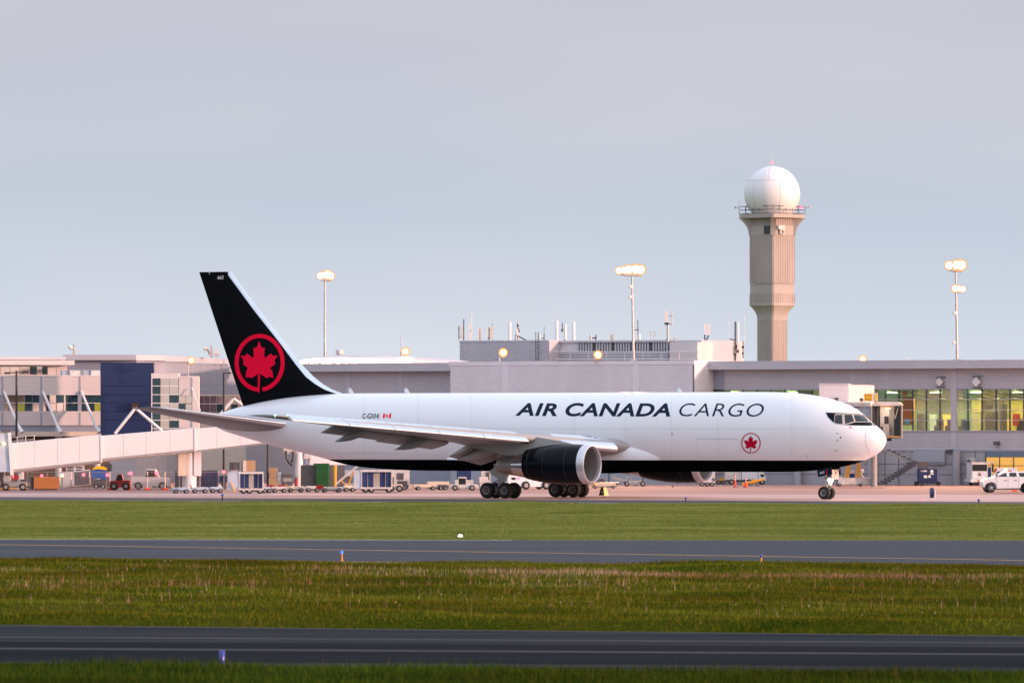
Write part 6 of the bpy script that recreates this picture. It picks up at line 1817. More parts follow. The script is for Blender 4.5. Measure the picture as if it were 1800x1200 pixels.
def wheels(fr, us, v_base, r, y0, y1, name='wheel', m_='tyre', rim=True):
    for u in us:
        for y in (y0, y1):
            x, _ = fr.inv(u, v_base, y0)
            mb = MB(); w = .16
            mb.lathe([(-w / 2, 0), (-w / 2, r * .85), (-w * .3, r), (w * .3, r), (w / 2, r * .85), (w / 2, 0)], (x, y, r), 'y', 16)
            o = mb.build(name, M[m_], fr.e, True, 40)
            if rim and y == y0:
                mb = MB(); mb.lathe([(-w / 2 - .015, 0), (-w / 2 - .015, r * .5), (-w / 2 + .02, r * .58)], (x, y, r), 'y', 12); mb.build('rim', M['grey'], o, True, 40)

# crate
fr = gframe(82, 861, 'crate', 'large orange plywood crate behind the fence at left', 'crate', th=-6)
for k in range(4):
    fr.part('board', M['orange'], 59.5, 104, 838 + k * 5.2, 843 + k * 5.2, 0, .06)
mb = MB(); fr.bx(mb, 60, 103.5, 838, 859, .07, 1.8); mb.build('crate_core', M['orange'], fr.e)
fr.part('side_board', M['darkgrey'], 54, 59, 838, 861, .1, 1.5)
fr.part('skid', M['darkgrey'], 63, 101, 859.2, 861, .1, 1.6)
# tilted container
fr = gframe(133, 860, 'tilted_container', 'tilted pale container with a dark side panel, leaning behind the fence', 'container', th=-4)
fr.poly('frame', M['cartwhite'], [(106, 830), (158, 825), (160, 851.5), (108.5, 857)], 0, 1.6)
fr.poly('side_panel', M['palegrey'], [(107.5, 831.5), (129, 829.4), (130.5, 853), (109.8, 855.4)], -.04, 0)
fr.poly('side_panel', M['darkgrey'], [(131, 829.2), (156.5, 826.8), (157.6, 850.4), (132, 852.8)], -.04, 0)
fr.poly('hatch_frame', M['cartwhite'], [(115, 819.5), (148, 817), (149, 826), (117, 829)], .3, .9)
for a in (119, 134): 
    for v in (819.8, 824.6): fr.part('hatch_slot', M['mullion'], a, a + 11, v - a * .03 + 4, v + 2.6 - a * .03 + 4, .26, .3)
for u in (117, 125, 157): fr.part('leg', M['galv'], u - .8, u + .8, 853, 860, .1, .2)
# covered blue/yellow cart
fr = gframe(176, 859, 'tarp_cart', 'cart under a blue tarpaulin with a yellow top flap, behind the fence', 'cart')
fr.poly('tarp', M['tarpblue'], [(160, 826), (166, 821), (185, 823), (189, 828), (187.5, 842), (161, 840)], 0, 1.4)
fr.poly('tarp_flap', M['signyellow'], [(161, 825), (170, 818.5), (182, 819.5), (189, 824), (186, 825.5), (172, 824)], -.08, .6)
fr.part('undercarriage', M['darkgrey'], 164, 186, 842, 856, .1, 1.2); wheels(fr, (169, 181), 859, .2, 0, 1.3)
fr.part('dark_pack', M['mullion'], 184, 196, 815, 828, .2, 1.0)
# red pickup and grey pickup behind fence
def pickup(lb, u0, u1, v0, v1, col, th, flip=1):
    uc = (u0 + u1) / 2
    fr = gframe(uc, v1, 'pickup_truck', lb, 'truck', 'pickup trucks behind the fence', th)
    w = u1 - u0; h = v1 - v0
    P = lambda a, b: ((u0 + w * a) if flip > 0 else (u1 - w * a), v0 + h * b)
    fr.poly('body', M[col], [P(0, .45), P(.30, .42), P(.62, .42), P(1, .40), P(1, .82), P(.0, .84)], 0, 1.7)
    fr.poly('cab', M[col], [P(.26, .43), P(.36, .06), P(.58, .04), P(.66, .43)], .1, 1.6)
    fr.poly('side_window', M['glassdark'], [P(.32, .40), P(.39, .12), P(.57, .11), P(.62, .40)], .07, .1)
    wheels(fr, (P(.18, 0)[0], P(.80, 0)[0]), v1, .30, -.02, 1.6)
pickup('dark red pickup truck behind the wire fence', 194, 228, 832, 861, 'red', 0)
pickup('grey pickup truck behind the wire fence left of the white column', 229, 298, 822, 860, 'palegrey', 0, -1)
# grey tug and sign at left edge
fr = gframe(22, 862, 'tow_tractor', 'grey low tow tractor with a yellow bar at left edge behind the fence', 'tractor')
fr.part('body', M['grey'], 5, 46, 846, 857, 0, 1.5, bevel=.08); fr.part('hood', M['palegrey'], 5, 18, 836, 846, .1, 1.3, bevel=.05); fr.part('bumper_bar', M['yellow'], -10, 48, 857, 858.4, -.1, 0); fr.part('seat_box', M['darkgrey'], 36, 45, 842, 847, .2, 1.0)
wheels(fr, (10, 40), 862, .28, -.02, 1.4)
fr = gframe(34, 862.5, 'barrier_sign', 'small red and white barrier sign on a stand, before the grey tractor', 'sign')
fr.part('red_half', M['red'], 24, 33, 834.5, 842, 0, .05); fr.part('white_half', M['cartwhite'], 33.2, 40, 833.5, 842, 0, .05); fr.part('stand', M['galv'], 31.6, 32.6, 842, 862, 0.01, .04)

# navy containers
for u0, u1, v0, lb in ((309, 320.6, 828, 'narrow navy container standing left of the other two'), (322.5, 343.5, 827, 'middle navy container with dark lower grille'), (354, 382.5, 827.4, 'widest navy container, right of the two others')):
    fr = gframe((u0 + u1) / 2, 860, 'navy_container', lb, 'container', 'navy containers behind the fence', -6)
    fr.part('box_body', M['navy'], u0, u1, v0, 857, 0, 1.5, bevel=.04); fr.part('base_skid', M['darkgrey'], u0 + 1, u1 - 1, 857.2, 860, .1, 1.4); fr.part('lid', M['darkgrey'], u0 - .4, u1 + .4, v0 - 1.2, v0 - .1, -.05, 1.55)
    if u0 < 330: fr.part('grille', M['mullion'], u0 + 2, u1 - 2, 843, 855, -.04, 0)
for u0, u1, v0, v1, m_, lb in ((405.5, 421, 812, 825.5, 'darkgrey', 'dark square unit on the ledge behind the blue curtained cart'), (427, 449, 809, 827.5, 'tan', 'open tan box lit by the sun behind the blue curtained cart')):
    fr = Frame((u0 + u1) / 2, 590, -8, 'stacked_unit', lb, 'box')
    o = fr.part('casing', M[m_], u0, u1, v0, v1, 0, 1.2); 
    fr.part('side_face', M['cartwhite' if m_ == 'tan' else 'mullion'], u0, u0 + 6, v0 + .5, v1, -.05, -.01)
    mb = MB(); a = fr.inv(u0, v1, 0); b = fr.inv(u1, v1, 0); mb.box(a[0], b[0], 0, 1.2, 0, a[1] - .02); mb.build('plinth', M['wallgrey'], fr.e)

# low dollies
DG = 'low baggage dollies on the apron'
def dolly(u0, u1, vb, lb, bar='yellow', barside=-1, th=-6, deck='palecart', h=6.0):
    fr = gframe((u0 + u1) / 2, vb, 'baggage_dolly', lb, 'dolly', DG, th)
    fr.part('deck', M[deck], u0, u1, vb - h - 4.5, vb - h + .5, 0, 1.3, bevel=.03)
    fr.part('chassis', M['grey'], u0 + 2, u1 - 2, vb - h + .7, vb - 3, .1, 1.2)
    w = u1 - u0
    wheels(fr, (u0 + w * .2, u0 + w * .8), vb, .16, .0, 1.25)
    if bar:
        ub = u0 if barside < 0 else u1
        mb = MB(); mb.tube(fr.p(ub + 2 * -barside, vb - 4.5, .5), fr.p(ub + barside * 2.5, vb - 14.5, .5), .06, .05, 6); mb.tube(fr.p(ub + barside * 2.5, vb - 14.5, .3), fr.p(ub + barside * 2.5, vb - 14.5, .8), .04, .04, 6); mb.build('tow_bar', M[bar], fr.e)
    return fr
dolly(303, 334, 867, 'leftmost low dolly with pale blue deck and yellow tow bar')
dolly(337, 367, 866.5, 'second low dolly with raised orange tow bar in the row by the fence', bar='orange')
dolly(370, 392, 866, 'low dolly carrying a small white triangle marker', bar=None)
fr = gframe(386, 864, 'triangle_marker', 'small white triangular marker on the third low dolly', 'marker'); fr.poly('plate', M['antwhite'], [(381.5, 857), (386, 850), (391, 857)], -.2, .2); mb = MB(); fr.bx(mb, 383, 390, 857, 864, -.1, .1); mb.build('foot', M['tarpblue'], fr.e)
# curtained baggage carts
def curtaincart(u0, u1, v0, vb, endw, lb, th, bar=True):
    fr = gframe((u0 + u1) / 2, vb, 'curtain_cart', lb, 'cart', 'covered baggage carts with blue curtains', th)
    fr.part('end_panel', M['palecart'], u0, u0 + endw, v0, vb - 7, .0, .08)
    fr.part('roof', M['cartwhite'], u0 + endw * .9, u1, v0 - .5, v0 + 3, -.05, 1.5)
    fr.part('floor_frame', M['cartwhite'], u0 + endw * .9, u1, vb - 9.5, vb - 6.5, -.05, 1.5)
    fr.part('corner_post', M['cartwhite'], u1 - 1.6, u1, v0 + 3, vb - 9.5, -.05, .05)
    fr.part('corner_post', M['cartwhite'], u0 + endw, u0 + endw + 1.4, v0 + 3, vb - 9.5, -.05, .05)
    n = 5; a = u0 + endw + 1.6; b = u1 - 1.8
    for k in range(n):
        if k == 2: continue
        q = a + (b - a) * k / n
        fr.part('curtain', M['curtain'], q, q + (b - a) / n * .92, v0 + 3.2, vb - 10, .05 + .1 * (k % 2), .12 + .1 * (k % 2))
    fr.part('back_wall', M['palegrey'], a, b, v0 + 3.2, vb - 10, 1.2, 1.3)
    wheels(fr, (u0 + endw + 8, u0 + endw + 18, u1 - 6), vb, .22, .05, 1.35)
    fr.part('chassis', M['darkgrey'], u0 + endw, u1, vb - 6.4, vb - 4, .1, 1.3)
    if bar:
        mb = MB(); mb.tube(fr.p(u0 + 12, vb - 3, -.1), fr.p(u0 + 5.5, vb - 20, -.1), .06, .05, 6); mb.build('tow_bar', M['yellow'], fr.e)
    return fr
curtaincart(400.5, 463.5, 829.5, 867.5, 20, 'curtained baggage cart with a pale blue end panel left under the tail', -4)
curtaincart(622, 690, 826, 865.5, 13, 'curtained baggage cart with white end panel right of the belt loader', -4, False)
dolly(463, 476, 866, 'short pale blue dolly hitched right of the curtained cart', bar=None)
dolly(478, 505, 865.5, 'flat dolly with a white load left of the cream pallet dolly', deck='cartwhite', bar=None)
dolly(505, 536, 865, 'cream pallet dolly below the white pillar', deck='cream', barside=-1)
dolly(538, 563, 864.5, 'low dolly piled with white sacks in front of the green container', deck='cartwhite', bar=None)
dolly(563, 604, 865, 'long flat white dolly left of the belt loader', deck='cartwhite', bar=None, h=5)
dolly(605, 624, 864, 'short cream dolly between the flat dolly and curtained cart', deck='cream', barside=1)
for u, lb in ((476, 'red bag on the dolly by the tan stack'), (494, 'second red bag left of the white pillar'), (562, 'small red bag in front of the green container')):
    fr = Frame(u, GY(865.4) + .6, 0, 'red_bag', lb, 'bag', 'red bags on the dollies'); mb = MB(); x, z = fr.inv(u, 853); mb.box(-.28, .28, -.2, .2, z - .28, z + .05); mb.build('bag_body', M['red'], fr.e, bevel=.06); mb = MB(); mb.tube((-.1, 0, z + .05), (.1, 0, z + .05), .03, .03, 5); mb.build('bag_handle', M['mullion'], fr.e)
# stack of tan boxes, red drum, green container, orange column, belt loader
fr = gframe(480, 861, 'box_stack', 'tall stack of tan boxes beside a pale case under the tail', 'stack')
for k, (a, b) in enumerate(((473, 487), (474, 486), (472.5, 487), (474, 487))): fr.part('carton', M['tan'], a, b, 821.5 + k * 9.5, 830.5 + k * 9.5, 0, .8)
fr.part('pale_case', M['palecart'], 488.5, 494, 830, 842, .1, .6); mb = MB(); fr.bx(mb, 488, 495, 842.2, 861, .1, .7, 0); mb.build('lower_case', M['grey'], fr.e)
fr = gframe(521, 859, 'red_extinguisher', 'slim red fire extinguisher cart beside the white pillar', 'extinguisher'); mb = MB(); mb.lathe([(.1, .0), (.12, .14), (.75, .14), (.88, .06), (.95, .05), (.95, 0)], (0, 0, 0), 'z', 12); mb.build('cylinder', M['red'], fr.e, True, 50); mb = MB(); mb.tube((.1, .1, .0), (.1, .1, 1.1), .02, .02, 5); mb.tube((-.1, .1, .0), (-.1, .1, 1.1), .02, .02, 5); mb.build('trolley', M['darkmetal'], fr.e)
fr = gframe(569, 861, 'green_container', 'bright green container under the tail', 'container', th=-8)
fr.part('box_body', M['green'], 556, 579, 814, 857, 0, 2.0); fr.part('dark_side_box', M['darkgrey'], 579.3, 606, 818, 857, .3, 2.0); fr.part('skid', M['darkgrey'], 557, 605, 857.2, 861, .2, 1.8)  # plain dark grey box to the right of the green body
mb = MB()
for k in range(8): fr.bx(mb, 556.6 + k * 2.8, 557.5 + k * 2.8, 815, 856, -.05, 0)
o = mb.build('ribs', M['green'], fr.e); o['kind'] = 'stuff'
fr.part('dark_hopper', M['darkgrey'], 532, 555, 817, 857, .5, 2.0)
fr = gframe(589, 863, 'orange_column', 'orange padded column between the green container and the belt loader', 'column'); mb = MB(); mb.lathe([(0, .10), (.3, .10), (1.2, .12), (2.0, .13)], (0, 0, 0), 'z', 10); mb.build('post', M['yellow'], fr.e, True, 60); mb = MB(); mb.box(-.2, .2, -.2, .2, 0, .08); mb.build('base_plate', M['darkgrey'], fr.e)
def beltloader(lb, pts, u0, u1, vb, th=0, col='cartwhite'):
    fr = gframe((u0 + u1) / 2, vb, 'belt_loader', lb, 'belt loader', 'belt loaders on the apron', th)
    (a, b), (c, d) = pts
    fr.poly('conveyor', M[col], [(a, b), (c, d), (c, d + 3.4), (a, b + 3.4)], -.4, .5)
    fr.poly('conveyor_edge', M['palegrey'], [(a, b - .9), (c, d - .9), (c, d), (a, b)], -.44, -.36)
    fr.part('chassis', M['grey'], u0, u1, vb - 9, vb - 3.5, -.5, .9)
    mb = MB(); mu = (u0 + u1) / 2
    for q in (u0 + 4, u1 - 4):
        t = (q - a) / (c - a); t = min(max(t, .1), .9)
        mb.tube(fr.p(mu, vb - 6, -.3), fr.p(a + (c - a) * t, b + (d - b) * t + 3, -.3), .05, .05, 5)
    mb.build('lift_arm', M['yellow'], fr.e)
    wheels(fr, (u0 + 4, u1 - 4), vb, .22, -.52, .9)
    return fr
beltloader('white belt loader sloping up to the right, under the rear fuselage', ((588, 851), (628, 818)), 596, 626, 862)
o = beltloader('grey belt loader with a raised end left of the far engine', ((1078, 838), (1120, 851.5)), 1098, 1134, 854.5, 0, 'grey')
mb = MB(); 
for u in (1101, 1109): mb.tube(o.p(u, 848, -.3), o.p(u, 836, -.3), .03, .03, 5)
mb.tube(o.p(1101, 838, -.3), o.p(1109, 838.5, -.3), .03, .03, 5); mb.build('guard_rail', M['grey'], o.e)

# small tugs and box vehicles
def tug(name, lb, cat, u0, u1, v0, vb, body, th=0, cabfrac=(.1, .6), hood=.55, group=None, canopy=True):
    fr = gframe((u0 + u1) / 2, vb, name, lb, cat, group, th)
    w = u1 - u0; h = vb - v0
    fr.part('body', M[body], u0, u1, v0 + h * hood, vb - h * .14, 0, 1.6, bevel=.06)
    a, b = u0 + w * cabfrac[0], u0 + w * cabfrac[1]
    if canopy:
        fr.part('canopy', M[body], a, b, v0, v0 + h * .09, 0, 1.6, bevel=.03)
        for q in (a, b - 1): fr.part('canopy_post', M[body], q, q + 1, v0 + h * .09, v0 + h * hood, .02, .12)
        fr.part('windscreen', M['glassdark'], a + 1.2, b - 1.2, v0 + h * .11, v0 + h * hood - .2, .05, .10)
        fr.part('cab_back', M[body], a, b, v0 + h * .09, v0 + h * hood, 1.5, 1.6)
    wheels(fr, (u0 + w * .2, u0 + w * .8), vb, h * .14 / 21 + .06, -.05, 1.5)
    return fr
tug('baggage_tug', 'cream baggage tug with dark cab window, right of the curtained cart', 'tug', 682, 707, 835, 864, 'cream', cabfrac=(.0, .45), group='baggage tugs')
tug('baggage_tug', 'white baggage tug under the wing root, left of the main wheels', 'tug', 790, 840, 838, 862, 'cartwhite', cabfrac=(.3, .6), group='baggage tugs')
dolly(727, 770, 861, 'dark low cart train with a cream load under the rear belly', deck='cream', bar=None, h=5)
dolly(772, 786, 861, 'single dark dolly trailing the cream loaded cart', deck='darkgrey', bar=None, h=5)
fr = gframe(816, 860, 'blue_unit', 'blue cabinet unit on a white base under the wing', 'unit'); fr.part('cabinet', M['curtain'], 803, 828, 826, 843, 0, 1.2, bevel=.04); fr.part('base', M['cartwhite'], 800, 832, 843.2, 857, -.1, 1.4); wheels(fr, (806, 826), 860, .14, -.1, 1.2)
for u0, u1, v0, lb in ((690, 719, 826, 'white box trailer behind the cream tug'), (846, 862, 824, 'white container wall behind the main wheels')):
    fr = gframe((u0 + u1) / 2, 859, 'box_trailer', lb, 'trailer', 'white box trailers'); fr.part('box_body', M['cartwhite'], u0, u1, v0, 852, 0, 2); fr.part('door', M['darkgrey'], u0 + 8, u0 + 8 + (u1 - u0) * .4, v0 + 5, 843, -.04, 0); fr.part('chassis', M['darkgrey'], u0 + 1, u1 - 1, 852.2, 855.5, .1, 1.9); wheels(fr, (u0 + 5, u1 - 5), 859, .16, .05, 1.8)
# white van seen from the rear three-quarter under the engine
fr = gframe(925, 860, 'white_van', 'white van with a lit red tail light, seen under the near engine', 'van', th=-18)
fr.poly('body', M['vehwhite'], [(893, 830), (897, 822), (958, 822), (962, 838), (972, 842), (974, 855), (893, 855)], 0, 1.9)
fr.part('rear_window', M['glassdark'], 899.5, 906.5, 838.5, 843, -.03, 0); fr.part('bumper', M['cream'], 892, 914, 852, 856, -.06, .2)
mb = MB(); p = fr.p(911.7, 840.3, -.03); mb.lathe([(0, .0), (-.03, .10), (.02, .12)], (p.x, p.y, p.z), 'y', 10); mb.build('tail_light', M['lamp_red'], fr.e)
wheels(fr, (924.5, 960), 860, .33, -.05, 1.7)
# flat loader with yellow arm under the engine
fr = gframe(1068, 858.5, 'cargo_loader', 'low cream cargo loader lit from the right, behind the black and yellow sign', 'loader')
fr.part('deck', M['cream'], 1038, 1088, 847.5, 854.5, 0, 2.0, bevel=.04); fr.poly('nose', M['darkgrey'], [(1083, 848), (1091, 850.5), (1084, 853.5)], -.03, 1.8); fr.part('canopy', M['darkgrey'], 1046, 1062, 841, 846.8, .2, 1.4); fr.part('red_lamp', M['red'], 1060.5, 1062, 841.5, 845, .1, .2)
mb = MB(); mb.tube(fr.p(1043, 846, -.1), fr.p(1047.5, 854, -.1), .08, .07, 6); mb.build('tow_bar', M['yellow'], fr.e); fr.part('chassis', M['grey'], 1040, 1084, 854.7, 856.5, .1, 1.8); wheels(fr, (1046, 1078), 858.5, .13, 0, 1.7)
# taxiway sign
fr = gframe(1062, 873.5, 'taxiway_sign', 'slanted taxiway sign, black on the left and lit pale yellow on the right', 'sign')
fr.poly('dark_face', M['dot'], [(1056.4, 856), (1062, 855.8), (1064, 869.5), (1052.5, 870.5)], 0, .5)
fr.poly('lit_face', mat('sign_lit_face', (.8, .62, .25), .4, var=.05, emit=(1, .72, .28), estr=.9), [(1060.5, 856.2), (1066.6, 856.8), (1070, 871), (1062.5, 871)], -.15, -.02)
fr.part('mark', M['antwhite'], 1057, 1060, 864, 865.2, -.03, 0)
for u in (1058, 1061, 1064, 1066): fr.part('leg', M['darkgrey'], u, u + .7, 870, 873.5, .0, .05)
# box truck and trucks right of far engine
fr = gframe(1243, 854.5, 'box_truck', 'white box truck with a red marking behind the far engine', 'truck')
fr.part('box_body', M['cartwhite'], 1228, 1257, 828, 848.5, 0, 2); 
for k in range(3): fr.part('red_mark', M['red'], 1251.6 + (k % 2) * 2, 1253.4 + (k % 2) * 2, 830.5 + k * 2.2, 832.2 + k * 2.2, -.03, 0)
mb = MB(); p = fr.p(1254.2, 842.5, -.02); mb.lathe([(0, .13), (-.02, .09), (0, .06)], (p.x, p.y, p.z), 'y', 12); mb.build('round_mark', M['dot'], fr.e); fr.part('chassis', M['darkgrey'], 1230, 1256, 848.7, 851, .1, 1.8); wheels(fr, (1234, 1243.5, 1251.5), 854.5, .17, 0, 1.8)
fr = gframe(1266, 851, 'yellow_lift', 'yellow folded lift machine beside the white box truck', 'lift'); fr.poly('boom', M['yellow'], [(1257, 845), (1272, 838.5), (1274, 841.5), (1266, 846)], 0, .4); fr.part('chassis', M['yellow'], 1261, 1270, 845, 849, .1, 1.0); fr.part('mast', M['darkgrey'], 1258, 1262, 832, 838, .1, .4); mb = MB(); mb.tube(fr.p(1260, 832), fr.p(1262, 845), .05, .05, 5); mb.build('post', M['grey'], fr.e); wheels(fr, (1263, 1271), 851, .18, 0, 1.0)
fr = gframe(1310, 851.5, 'service_truck', 'long white service truck behind two orange cones', 'truck')
fr.part('box_body', M['cartwhite'], 1274.5, 1303, 829.5, 843, 0, 2.0); fr.part('box_body', M['vehwhite'], 1304, 1332, 828.5, 842.5, 0, 2.0); fr.poly('cab', M['vehwhite'], [(1333, 829), (1342, 829), (1346, 838), (1346, 846), (1333, 846)], 0, 2.0); fr.part('cab_window', M['glassdark'], 1337, 1343, 833, 837.5, -.03, 0); fr.part('chassis', M['darkgrey'], 1276, 1345, 843.2, 847, .1, 1.9); fr.part('yellow_tank', M['signyellow'], 1284, 1290, 843.5, 850, -.1, .5)
wheels(fr, (1286, 1316, 1340), 851.5, .24, -.02, 1.8)
fr = gframe(1324, 854, 'tow_bar_unit', 'yellow aircraft tow bar resting on small wheels beside the orange cones', 'tow bar'); mb = MB(); mb.tube(fr.p(1305, 851.5), fr.p(1343, 841.5), .13, .10, 8); mb.build('bar', M['yellow'], fr.e, True, 50); mb = MB(); mb.tube(fr.p(1320, 852), fr.p(1323, 841), .06, .06, 5); mb.tube(fr.p(1326, 852), fr.p(1323, 841), .06, .06, 5); mb.build('brace', M['yellow'], fr.e); wheels(fr, (1331, 1320), 854, .13, -.2, .3)
for u, vt, lb in ((1292.3, 833.5, 'tall slim orange delineator post, left of the two cones'), (1311.3, 838.5, 'wider orange traffic cone with a pole top, right of the two')):
    fr = gframe(u, 856.7, 'traffic_cone', lb, 'cone', 'orange cones behind the airliner nose')
    zt2 = fr.inv(u, vt)[1]; wide = .10 if u < 1300 else .17
    mb = MB(); mb.lathe([(.05, wide), (zt2 * .55, wide * .55), (zt2 * .55, 0)], (0, 0, 0), 'z', 12); mb.build('cone_body', M['coneorange'], fr.e, True, 50)
    for k in range(4):
        za = zt2 * (.56 + .11 * k); mb = MB(); mb.lathe([(za, .05), (za + zt2 * .10, .048)], (0, 0, 0), 'z', 10, True); mb.build('band', M['antwhite'] if k % 2 == 0 else M['coneorange'], fr.e)
    mb = MB(); mb.box(-.2, .2, -.2, .2, 0, .05); mb.build('base', M['darkgrey'], fr.e)
# ground unit with yellow ramps in front of the nose
fr = gframe(1506, 854.8, 'ground_service_cart', 'low white service cart with two yellow ribbed hoses rising to the airliner nose', 'cart')
fr.part('tray', M['cartwhite'], 1479, 1541, 839.5, 851.5, 0, 1.6, bevel=.04); fr.part('end_panel', M['palecart'], 1473, 1480, 838, 851.5, -.02, 1.6); fr.part('end_dark', M['darkgrey'], 1470.8, 1473, 836.5, 854, .0, 1.5); wheels(fr, (1476, 1513), 854.8, .14, 0, 1.5)
for a, b, c in ((1487.5, 1492, 1500), (1503.2, 1504.5, 1508.6)):
    segs_ = 9
    mb = MB()
    for k in range(segs_):
        t0, t1 = k / segs_, (k + .86) / segs_
        va, vb_ = 841.5 - t0 * 28, 841.5 - t1 * 28
        ua = (a - 4.0 if a < 1500 else a) + (b - a + 1.5) * t0
        fr.bx(mb, ua, ua + 8.2, vb_, va, .35, .75)
    o = mb.build('ribbed_hose', M['yellow'], fr.e)
fr.part('tray_item', M['curtain'], 1494, 1502, 832, 839.5, .5, 1.1); fr.part('tray_item', M['cartwhite'], 1495, 1502, 826, 831.8, .5, 1.0); mb = MB(); p = fr.p(1514, 828, .5); mb.lathe([(-.16, .05), (-.1, .18), (.1, .2), (.2, .08)], tuple(p), 'z', 10); mb.tube(fr.p(1513, 832, .5), fr.p(1518.5, 840, .5), .06, .05, 6); mb.build('lamp_arm', M['cartwhite'], fr.e, True, 50)
mb = MB(); pts_ = [Vector(fr.p(1513 + 9 * math.sin(t), 806 + 5 * (1 - math.cos(t)) , -.2)) for t in np.linspace(-1.2, 2.6, 12)]; mb.path(pts_, .035, 5); mb.build('ground_cable', mat('cable_green', (.35, .36, .10), .5, var=.1), fr.e)
# navy ground power unit
fr = gframe(1631, 853.3, 'ground_power_unit', 'navy blue ground power unit with white notices below the stair', 'power unit')
b = fr.part('cabinet', M['navy'], 1613.8, 1647.6, 823.5, 848.5, 0, 1.6, bevel=.04); fr.part('top_box', M['darkgrey'], 1615, 1631, 811, 823.3, .2, 1.4); fr.part('door_seam', M['mullion'], 1631, 1631.6, 824, 848, -.02, 0)
flat_text('unit_number', 'U1888', fr, 1618.5, 1629.5, 826, 828.8, -.02, M['textwhite'], b, .02)
mb = MB(); p = fr.p(1638, 828, -.02); mb.lathe([(0, .14), (-.01, 0)], tuple(p), 'y', 12); mb.build('round_mark', M['textwhite'], b); fr.part('mark_base', M['textwhite'], 1635, 1641.5, 831.5, 833.5, -.02, 0, parent=b)
fr.part('notice', M['textwhite'], 1624, 1629.6, 835, 839.6, -.02, 0, parent=b); fr.part('notice', M['textwhite'], 1631.8, 1636, 835, 839.2, -.02, 0, parent=b)
fr.part('chassis', M['darkgrey'], 1615, 1646, 848.7, 850.5, .1, 1.5); wheels(fr, (1612, 1649.5), 853.3, .19, .2, 1.4, rim=False); fr.part('jockey_leg', M['darkgrey'], 1630, 1633, 850, 853, .1, .3)
# white aircraft tug and second white vehicle
fr = gframe(1728, 853.0, 'aircraft_tug', 'tall white cabbed aircraft tug with dark window, left of the white SUV', 'tug', th=-8)
fr.part('lower_body', M['vehwhite'], 1705.6, 1737, 841.5, 847.8, -.1, 2.4, bevel=.05); fr.part('cab', M['vehwhite'], 1708, 1736.6, 812.8, 841.2, 0, 2.2, bevel=.05); fr.part('front_window', M['glassdark'], 1709.3, 1735.2, 816, 827.4, -.03, 0); fr.part('roof_rim', M['cartwhite'], 1708, 1747, 812, 814, -.06, 2.25)
fr.part('side_opening', M['curtain'], 1737, 1741.8, 821, 840, .1, 2.0); fr.part('side_post', M['vehwhite'], 1742, 1743.4, 814, 838, .05, .15); fr.part('side_window', M['glassdark'], 1743.6, 1746.6, 815, 829, .1, .2); fr.part('amber_reflector', M['orange'], 1719, 1723, 843, 847, -.14, -.1)
fr.part('emblem_mark', M['dot'], 1719.4, 1724.2, 830.2, 831.2, -.03, 0); fr.part('emblem_mark', M['dot'], 1720, 1724.6, 832.6, 835.6, -.03, 0); wheels(fr, (1716.5, 1732), 853, .24, .0, 2.2, rim=False)
fr = gframe(1765, 855.0, 'airport_van', 'white airport van with a sloping windscreen partly hidden by the SUV', 'van', th=6)
fr.poly('body', M['vehwhite'], [(1740, 840), (1746, 833), (1749, 822), (1786, 822), (1790, 851), (1740, 851)], 0, 2.0); fr.poly('side_window', M['glassdark'], [(1750, 839), (1753, 829), (1757, 828), (1758.5, 831), (1756, 838)], -.03, 0); fr.poly('red_lamp', M['red'], [(1746, 830), (1749.5, 822.5), (1753, 822.5), (1750, 829.5)], -.05, -.01); fr.part('roof_rack', M['mullion'], 1780, 1782, 820.5, 823, .1, .2); wheels(fr, (1748, 1782), 855, .3, .0, 1.8)

# SUV
SV = gframe(1765, 865.4, 'airport_suv', 'white SUV with lit amber roof beacon and headlight at right edge', 'suv', th=-4)
sc_ = 1 / (F / SV.Y0)
def su(u, v): 
    return SV.inv(u, v, -.85)
body = [su(*p) for p in ((1727.4, 855), (1727.2, 846), (1728.5, 842.5), (1733, 840.5), (1748, 838.8), (1753, 836.6), (1840, 836.6), (1842, 842), (1842, 857), (1818, 858.5), (1817, 853), (1813, 848.2), (1806, 846.8), (1799, 848.2), (1795.5, 852), (1794, 858.2), (1751.5, 859.2), (1750.5, 853), (1747.5, 848.6), (1741.5, 847), (1735.5, 848.4), (1732.4, 853), (1731.5, 857.5))]
mb = MB(); mb.prism(body, -.85, .85); mb.build('body', M['vehwhite'], SV.e, bevel=.05)
gh_lo = [su(*p) for p in ((1751.5, 837.4), (1752.5, 836.8), (1840, 836.8), (1840, 837.4))]
mb = MB()
A = [su(1751, 837.5), su(1763.5, 829.6), su(1768, 828.2), (su(1838, 828.2)), su(1841, 837.5)]
mb.add([(x, -.83, z) if i in (0, 4) else (x, -.70, z) for i, (x, z) in enumerate(A)] + [(x, .83, z) if i in (0, 4) else (x, .70, z) for i, (x, z) in enumerate(A)], [(0, 1, 2, 3, 4), (9, 8, 7, 6, 5)] + [(i, 5 + i, 5 + (i + 1) % 5, (i + 1) % 5) for i in range(5)])
mb.build('cabin', M['vehwhite'], SV.e)
def slanted(name, pts):
    mb = MB(); vs = []
    for off in (-.012, .02):
        for u, v in pts:
            x, z = su(u, v); zb0 = su(1751, 837.5)[1]; zt0 = su(1800, 828.2)[1]
            t = (z - zb0) / (zt0 - zb0); vs.append((x, -.83 + .13 * t + off, z))
    n = len(pts); mb.add(vs, [tuple(range(n)), tuple(range(2 * n - 1, n - 1, -1))] + [(i, n + i, n + (i + 1) % n, (i + 1) % n) for i in range(n)])
    mb.build(name, M['glassdark'], SV.e)
slanted('side_window', [(1753, 839.6 - 2.4), (1765.2, 831.4), (1769.2, 830.6), (1770.4, 837.2)])
slanted('side_window', [(1774.6, 837.2), (1774.8, 831.2), (1776, 830.4), (1786.4, 830.4), (1787.6, 837.2)])
